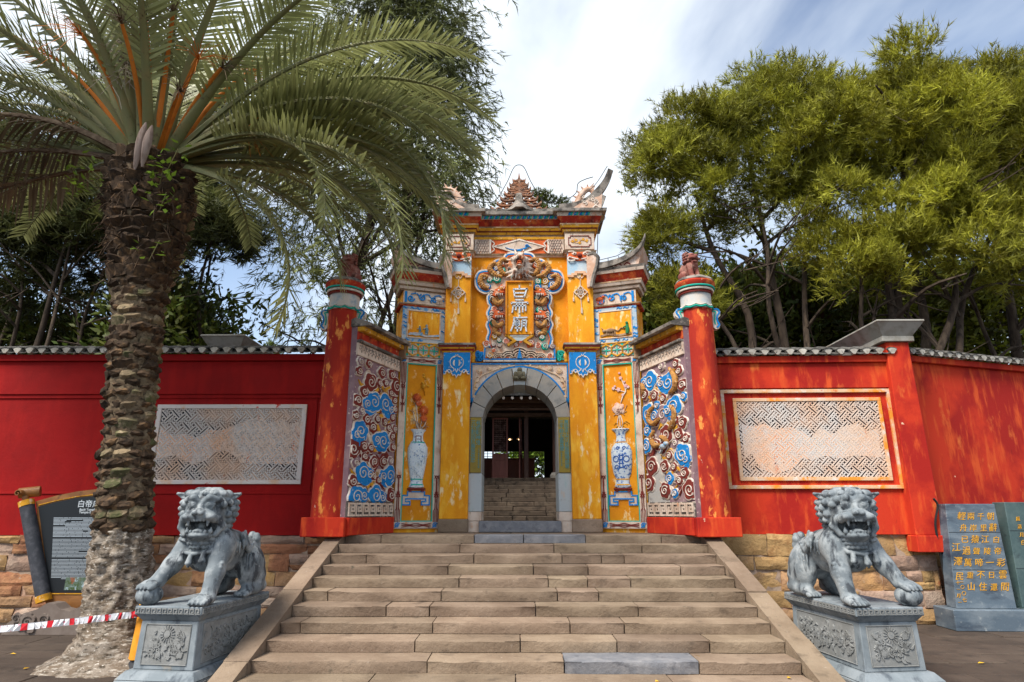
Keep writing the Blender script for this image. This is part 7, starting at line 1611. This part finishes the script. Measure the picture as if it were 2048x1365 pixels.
for (x, y, z, rx, rz, cl, c_, lab) in ((-8.7, 15.5, 5.6, 1.1, 1.5, 90, (.052, .080, .014), 'glossy leafy tree behind the palm trunk over the red wall'), (-10.6, 18, 5.6, 2.4, 1.8, 170, (.06, .085, .014), 'sunlit leafy tree low behind the dark conifers'), (-14.6, 18, 5.6, 2.6, 2.0, 150, (.05, .075, .014), 'leafy tree low behind the end of the deep red wall')):
    tree('leafy_tree', lab, (x, y, 1.4), .12, [(x, y, z, rx, 1.2, rz)], [((x - .5, y, z + .8), 1), ((x + .6, y, z + .5), .8)], dict(BRD, clumps=cl, col=c_, size=.28, width=.045), 'leafy trees in the shade behind the walls', seed=60 + k, sub=4); k += 1
# far conical tips
for (x, y, h, lab) in ((2.15, 42, 24.6, 'distant pointed conifer tip above the gate roof'), (3.55, 43, 23.6, 'smaller distant conifer tip beside the gate roof horn'), (-18.3, 45, 13.6, 'distant small conifer tip above the red wall beyond the palm')):
    tree('distant_conifer', lab, (x, y, 1.4), .25, [(x, y, h - 1.2, .55, .55, 1.4), (x, y, h - 3.2, 1.2, 1.1, 1.7), (x, y, h - 6, 1.7, 1.5, 2.4)], [((x, y, h), 1)], dict(JUN, clumps=420, per=10, size=.5, width=.03, col=(.085, .115, .02), clr=.2, shell=.4), seed=77)
# garden beyond the hall
tree('garden_bush', 'bright green garden bush seen through the hall doorway', (1.0, 33, 1.4), .06, [(1.0, 33, 4.4, 1.3, .8, 1.6)], [((.6, 33, 4.5), 1), ((1.3, 33, 4.6), .8)], dict(BRD, clumps=90, col=(.10, .17, .02), size=.3), seed=90)
# ---------------------------------------------------------------- inscribed slabs (right)
m_slab = wm('slab_blue', (.085, .115, .145), [((.15, .18, .205), (2.2, 2.2, 4), .46, .62, 7), ((.030, .042, .062), (1.6, 1.6, 5), .50, .66, 7), ((.26, .28, .28), 12, .62, .74, 6)], .45, (40, .15), spec=.45)
m_slab2 = wm('slab_green', (.050, .085, .085), [((.08, .12, .115), 3, .45, .65, 6), ((.025, .04, .045), 5, .55, .7, 7)], .4, (40, .15), spec=.45)
m_gilt = wm('gilt_letter', (.60, .30, .02), [((.40, .18, .02), 20, .5, .7, 5)], .5)
def slab(x, y, rz, mat, label, w0, w1, zt, shift, cols, thick=.26, joints=True):
    t = thing('inscribed_slab', label, 'stele', (x, y, 0), rz)
    lean = .10
    q = MB(); q.box(-.14, w0 + .12, -.30, .24, 0, .315, .012); q.build('slab_base', mat, t, local=True)
    P = {}
    for i in (0, 1):
        for j in (0, 1):
            for k in (0, 1):
                xx = (w0*i) if k == 0 else (shift + w1*i); P[i, j, k] = Vector((xx, -.16 + .10*0 + thick*j + lean*k, .316 if k == 0 else zt))
    q = MB(); q.hexa(P, .008); body = q.build('slab_body', mat, t, local=True)
    hgt = zt - .316; la = math.atan2(lean, hgt); sh = math.atan2(shift, hgt)
    if joints:
        q = MB()
        for f in (.36, .72):
            z = .316 + hgt*f; q.box(shift*f + .006, shift*f + w0 + (w1-w0)*f - .006, -.163 + lean*f - .0015, -.15 + lean*f, z - .003, z + .003)
        q.build('slab_joint', wm('joint_dark', (.03, .035, .04)), t, local=True)
    for (s_, fx, fz, size) in cols:
        n = len(s_)
        for i, ch in enumerate(s_):
            zz = zt - hgt*(fz + i*size*1.42/hgt); f = (zz - .316)/hgt; wloc = w0 + (w1-w0)*f
            if f < .03: continue
            me = text_mesh(ch, size*rg.uniform(.85, 1.12), .003, bold=.0, shear=.28); link('gilt_character', me, m_gilt, body, True, (shift*f + wloc*fx + rg.uniform(-.008, .008), -.1665 + lean*f, zz - size*.4), (PI/2 - la, rg.uniform(-.06, .06), 0))
    return t
slab(6.95, 10.95, R(-2), m_slab, 'blue grey slab inscribed with gilt poem beside the pier', .93, .80, 1.93, .17,
     [('朝辭白帝彩雲間', .86, .12, .128), ('千里江陵一日還', .665, .12, .128), ('兩岸猿聲啼不住', .47, .12, .128), ('輕舟已過萬重山', .275, .12, .128), ('江澤民', .10, .42, .155), ('二〇〇七年', .13, .74, .068), ('十一月一日', .055, .76, .068)])
slab(8.05, 11.05, R(6), m_slab2, 'dark green slab inscribed with gilt characters next to blue slab', 1.5, 1.35, 1.96, .14, [('夔州', .30, .22, .16), ('風清月白', .14, .16, .09), ('八月一日', .34, .62, .12)], joints=True)
q = MB(); q.box(7.86, 8.25, 11.28, 11.34, .0, 1.2, .006); o = q.build('black_backing_panel', wm('black_gloss', (.012, .012, .014), rough=.25, spec=.5)); tag(o, 'narrow glossy black panel standing between the two inscribed slabs', 'panel')

# ---------------------------------------------------------------- information board (left)
ib = thing('information_board', 'black scroll shaped information board behind the palm trunk', 'sign', (-7.2, 10.62, 0))
m_brown = wm('sign_bronze', (.21, .085, .022), [((.30, .13, .035), (3, 3, 9), .45, .62, 6), ((.11, .045, .015), 6, .55, .7, 6)], .5, (40, .15), spec=.4)
m_ink = wm('sign_black', (.010, .012, .014), rough=.4, spec=.4); m_sil = wm('sign_white_print', (.62, .66, .68), rough=.6)
Ib = lambda q, name, mat, smooth=None, par=None: q.build(name, mat, par or ib, smooth)
top = [(-8.02, 1.97), (-7.7, 2.06), (-7.35, 2.13), (-7.0, 2.17), (-6.6, 2.18), (-6.42, 2.17)]
q = MB(); q.prism([(-7.52, .33), (-6.42, .33)] + top[::-1], 10.60, 10.66); Ib(q, 'board_back', m_brown)
q = MB(); q.prism([(-7.50, .56), (-6.42, .56), (-6.42, 2.06), (-6.6, 2.07), (-7.0, 2.06), (-7.35, 2.02), (-7.7, 1.95), (-7.95, 1.88)], 10.59, 10.601); bf = Ib(q, 'board_face', m_ink)
q = MB(); q.stroke([(-7.95, 1.91), (-7.7, 1.975), (-7.35, 2.045), (-7.0, 2.085), (-6.6, 2.095)], .012, 10.586, 10.60); Ib(q, 'gold_line', m_gold, par=bf); q = MB(); q.stroke([(-7.5, .545), (-6.42, .545)], .012, 10.586, 10.60); Ib(q, 'gold_line', m_gold, par=bf)
a, b = Vector((-8.12, 10.55, 1.92)), Vector((-7.56, 10.55, .50)); d = (b - a).normalized()
q = MB(); q.tube([a, b], .105, 16); rl = Ib(q, 'scroll_roll', wm('roll_grey', (.045, .047, .055), [((.08, .08, .09), 12, .45, .65, 5)], .55, (60, .15)), 60)
q = MB(); q.tube([a - d*.06, a + d*.03], .112, 16); Ib(q, 'roll_band', m_gold, 60, rl); q = MB(); q.tube([b - d*.03, b + d*.07], .112, 16); Ib(q, 'roll_band', m_gold, 60, rl)
q = MB(); q.tube([a - d*.06 + Vector((.0, 0, 0)), a - d*.14], .05, 10); q.v = q.v; c_ = a - d*.20
q.tube([c_ + Vector((-.09, 0, -.01)), c_ + Vector((.17, .12, .03))], .085, 14); Ib(q, 'roll_finial', m_brown, 60, rl)
q = MB(); q.stroke(spiral(c_.x - .02, c_.z - .01, .06, 1.3), .012, 10.42, 10.50); Ib(q, 'finial_scroll', m_brown, None, rl)
a2, b2 = Vector((-6.42, 10.55, 2.08)), Vector((-6.44, 10.55, .50)); q = MB(); q.tube([a2, b2], .09, 14); Ib(q, 'scroll_roll', MATS['roll_grey'], 60)
me = text_mesh('白帝庙', .125, .0015, bold=.001); link('title_text', me, m_sil, bf, False, (-7.12, 10.588, 1.885), ROTX)
me = text_mesh('Baidi Temple\nTemple Baidi', .052, .0015, line=.8, bold=.0008); link('title_text', me, m_sil, bf, False, (-7.12, 10.588, 1.82), ROTX)
q = MB(); ri = random.Random(9)
n = 46
for k in range(n):
    z = 1.70 - k*.0208; 
    if k in (15, 30): continue
    f = k/(n-1); x = -7.66 + .14*f + 0.0; xe = -6.56; 
    while x < xe:
        l = ri.uniform(.05, .30); 
        if ri.random() > .06: q.box(x, min(xe, x + l) - .008, 10.5865, 10.591, z, z + (.0125 if k < 15 else .0095))
        x += l
o = Ib(q, 'body_text', wm('sign_text_grey', (.34, .38, .41), rough=.6), par=bf); tag(o, kind='stuff')
q = MB(); q.box(-7.28, -6.52, 10.586, 10.591, .60, .79); Ib(q, 'photo_strip', wm('photo_print', (.10, .14, .10), [((.35, .45, .50), 9, .50, .56, 5), ((.30, .08, .04), 8, .56, .62, 5), ((.05, .08, .02), 14, .5, .6, 5)], .4), par=bf)
for x in (-7.3, -6.6): q = MB(); q.box(x-.05, x+.05, 10.62, 10.70, 0, .6); Ib(q, 'board_leg', m_brown)
cb2 = thing('cloud_plinth', 'grey cast plinth with cloud scroll relief in front of the board', 'plinth', (-7.3, 10.35, 0))
m_cb = wm('plinth_taupe', (.155, .120, .100), [((.20, .16, .135), 4, .45, .65, 6)], .85, (50, .2))
q = MB(); q.prism([(-7.90, 0), (-7.84, .16), (-7.62, .30), (-7.42, .36), (-7.28, .45), (-7.16, .44), (-7.05, .36), (-6.9, .33), (-6.72, .42), (-6.5, .46), (-6.35, .40), (-6.3, 0)], 10.26, 10.50); pb = q.build('plinth_body', m_cb, cb2)
for (x, z, r_, l_) in ((-7.52, .19, .125, 6), (-7.70, .24, .075, 5), (-7.28, .22, .085, 5), (-7.45, .09, .07, 5), (-7.62, .12, .06, 5)):
    q = MB(); q.prism(blob(x, z, r_, l_, .12, .5, 28), 10.225 + (0 if r_ > .1 else .01), 10.262, .008); co = q.build('cloud_boss', m_cb, cb2)
    if r_ > .07: q = MB(); q.stroke(spiral(x, z, r_*.62, 1.4, .6, 20), .010, 10.212 + (0 if r_ > .1 else .01), 10.24); q.build('cloud_groove', wm('plinth_dark', (.07, .055, .045)), cb2)

# ---------------------------------------------------------------- barrier tape, wrapped post
po = thing('wrapped_post', 'short post wrapped in orange cloth between palm trunk and pedestal', 'post', (-4.52, 8.10, 0))
q = MB(); q.lathe([(.20, 0), (.20, .03), (.15, .05), (.11, .10), (.10, .14)], 20, (-4.52, 8.10)); q.build('post_base', wm('rubber_black', (.03, .03, .032), rough=.7), po, 50)
q = MB(); q.lathe([(.125, .13), (.12, .2), (.105, .5), (.09, .78), (.06, .80)], 20, (-4.52, 8.10), wob=lambda r, z, a: r*(1 + .06*math.sin(6*a + z*4))); q.build('orange_sleeve', wm('orange_cloth', (.62, .24, .015), [((.70, .33, .03), 5, .45, .65, 5)], .7), po, 60)
q = MB(); q.box(-4.475, -4.455, 7.985, 7.99, .2, .7); q.build('red_stripe', m_redtrim, po)
tp = thing('barrier_tape', 'red and white barrier tape stretched across the palm trunk', 'tape', (-6.5, 8.0, .3))
path = [Vector((-4.56, 7.97, .63)), Vector((-4.9, 7.9, .60)), Vector((-5.4, 7.85, .55)), Vector((-6.2, 7.9, .47)), Vector((-7.2, 8.0, .43)), Vector((-8.5, 8.2, .42)), Vector((-10, 8.4, .45))]
P = bez(path, 10); seg = 0
m_tr = wm('tape_red', (.55, .02, .03), rough=.4); m_tw = wm('tape_white', (.66, .66, .68), [((.6, .2, .25), 25, .62, .66, 2)], .4)
for i in range(0, len(P)-1):
    q = MB(); A_, B_ = P[i], P[i+1]; h = .036; tw = .012*math.sin(i*.9)
    q.add([A_ + Vector((0, tw, h)), B_ + Vector((0, -tw, h)), B_ + Vector((0, tw, -h)), A_ + Vector((0, -tw, -h))], [(0, 1, 2, 3)])
    q.v += [(x, y + .003, z) for x, y, z in q.v]; q.f += [(7, 6, 5, 4), (0, 4, 5, 1), (2, 6, 7, 3)]
    q.build('tape_red_block' if i % 4 == 1 else 'tape_white_block', m_tr if i % 4 == 1 else m_tw, tp, recalc=False)
q = MB(); q.ball((-4.55, 7.95, .64), (.05, .04, .04)); q.tube([(-4.55, 7.94, .65), (-4.5, 7.9, .68)], [.02, .01], 5); q.build('tape_knot', m_tr, tp, 60)
# black cable lying at the foot of the left column, rubble hose by the stele
q = MB(); q.tube(bez([(-3.7, 11.22, 1.42), (-3.5, 11.1, 1.38), (-3.25, 11.0, 1.42), (-3.16, 10.95, 1.36), (-3.14, 10.93, 1.22)], 6), .014, 6); o = q.build('loose_cable', m_metal); tag(o, 'loose black cable drooping below the column plinth by the conduit', 'cable')
q = MB(); q.tube(bez([(7.0, 10.98, 2.02), (7.06, 11.0, 1.9), (6.98, 11.02, 1.6), (7.0, 11.05, 1.2), (7.03, 11.1, .8)], 6), .018, 6); o = q.build('drain_pipe', m_metal); tag(o, 'thin dark pipe hanging beside the inscribed blue slab', 'pipe')
# leafy shrub at the right edge
sh_ = thing('wall_shrub', 'small bright green shrub hanging over the dark green slab', 'plant', (9.0, 10.75, 0))
q = MB(); q.tube(bez([(9.75, 10.9, 0), (9.55, 10.8, 1.2), (9.3, 10.72, 2.1), (9.05, 10.62, 2.4)], 6), .015, 6); q.build('shrub_stem', m_bark, sh_)
for (cx, cz, n_) in ((9.08, 2.20, 12), (9.3, 2.55, 12), (9.6, 2.35, 14)):
    VV, FF, CC = [], [], []
    for k in range(n_):
        p = Vector((cx + rp.gauss(0, .07), 10.62 + rp.uniform(-.1, .1), cz + rp.gauss(0, .05))); d = Vector((rp.uniform(-1, .6), rp.uniform(-.7, .2), rp.uniform(-.6, .3))).normalized(); leafblade(VV, FF, CC, p, d, rp.uniform(.16, .27), rp.uniform(.035, .05), np.array((.10, .19, .02))*rp.uniform(.7, 1.4))
    tag(link('leaf_cluster', colmesh('leaf_cluster', np.array([tuple(v) for v in VV]), np.array(FF), np.array(CC)), lm, sh_), kind='stuff')
# fallen yellow leaves
for (x, y, z, lab) in ((1.95, 7.55, .265, 'tiny yellow fallen leaf on the step above the blue step stone'), (2.75, 7.2, .135, 'tiny yellow fallen leaf at the foot of the stair cheek'), (1.35, 7.05, .135, 'tiny yellow fallen leaf on the tread below the blue step stone'), (5.6, 8.5, .005, 'tiny yellow fallen leaf on paving beside the right pedestal'), (-6.6, 8.9, .005, 'tiny yellow fallen leaf on paving near the barrier tape'), (-5.9, 8.1, .005, 'tiny yellow fallen leaf on paving by the palm roots')):
    q = MB(); a = rp.random()*6; l = .05; q.add([(x, y, z + .004), (x + l*math.cos(a) - .015, y + .02, z + .016), (x + 2*l*math.cos(a), y + .02 + 2*l*math.sin(a)*.4, z + .006), (x + l*math.cos(a) + .015, y - .02, z + .012)], [(0, 1, 2, 3)]); o = q.build('fallen_leaf', wm('yellow_leaf', (.62, .36, .02), rough=.7), recalc=False); tag(o, lab, 'leaf', 'fallen leaves on the stone')
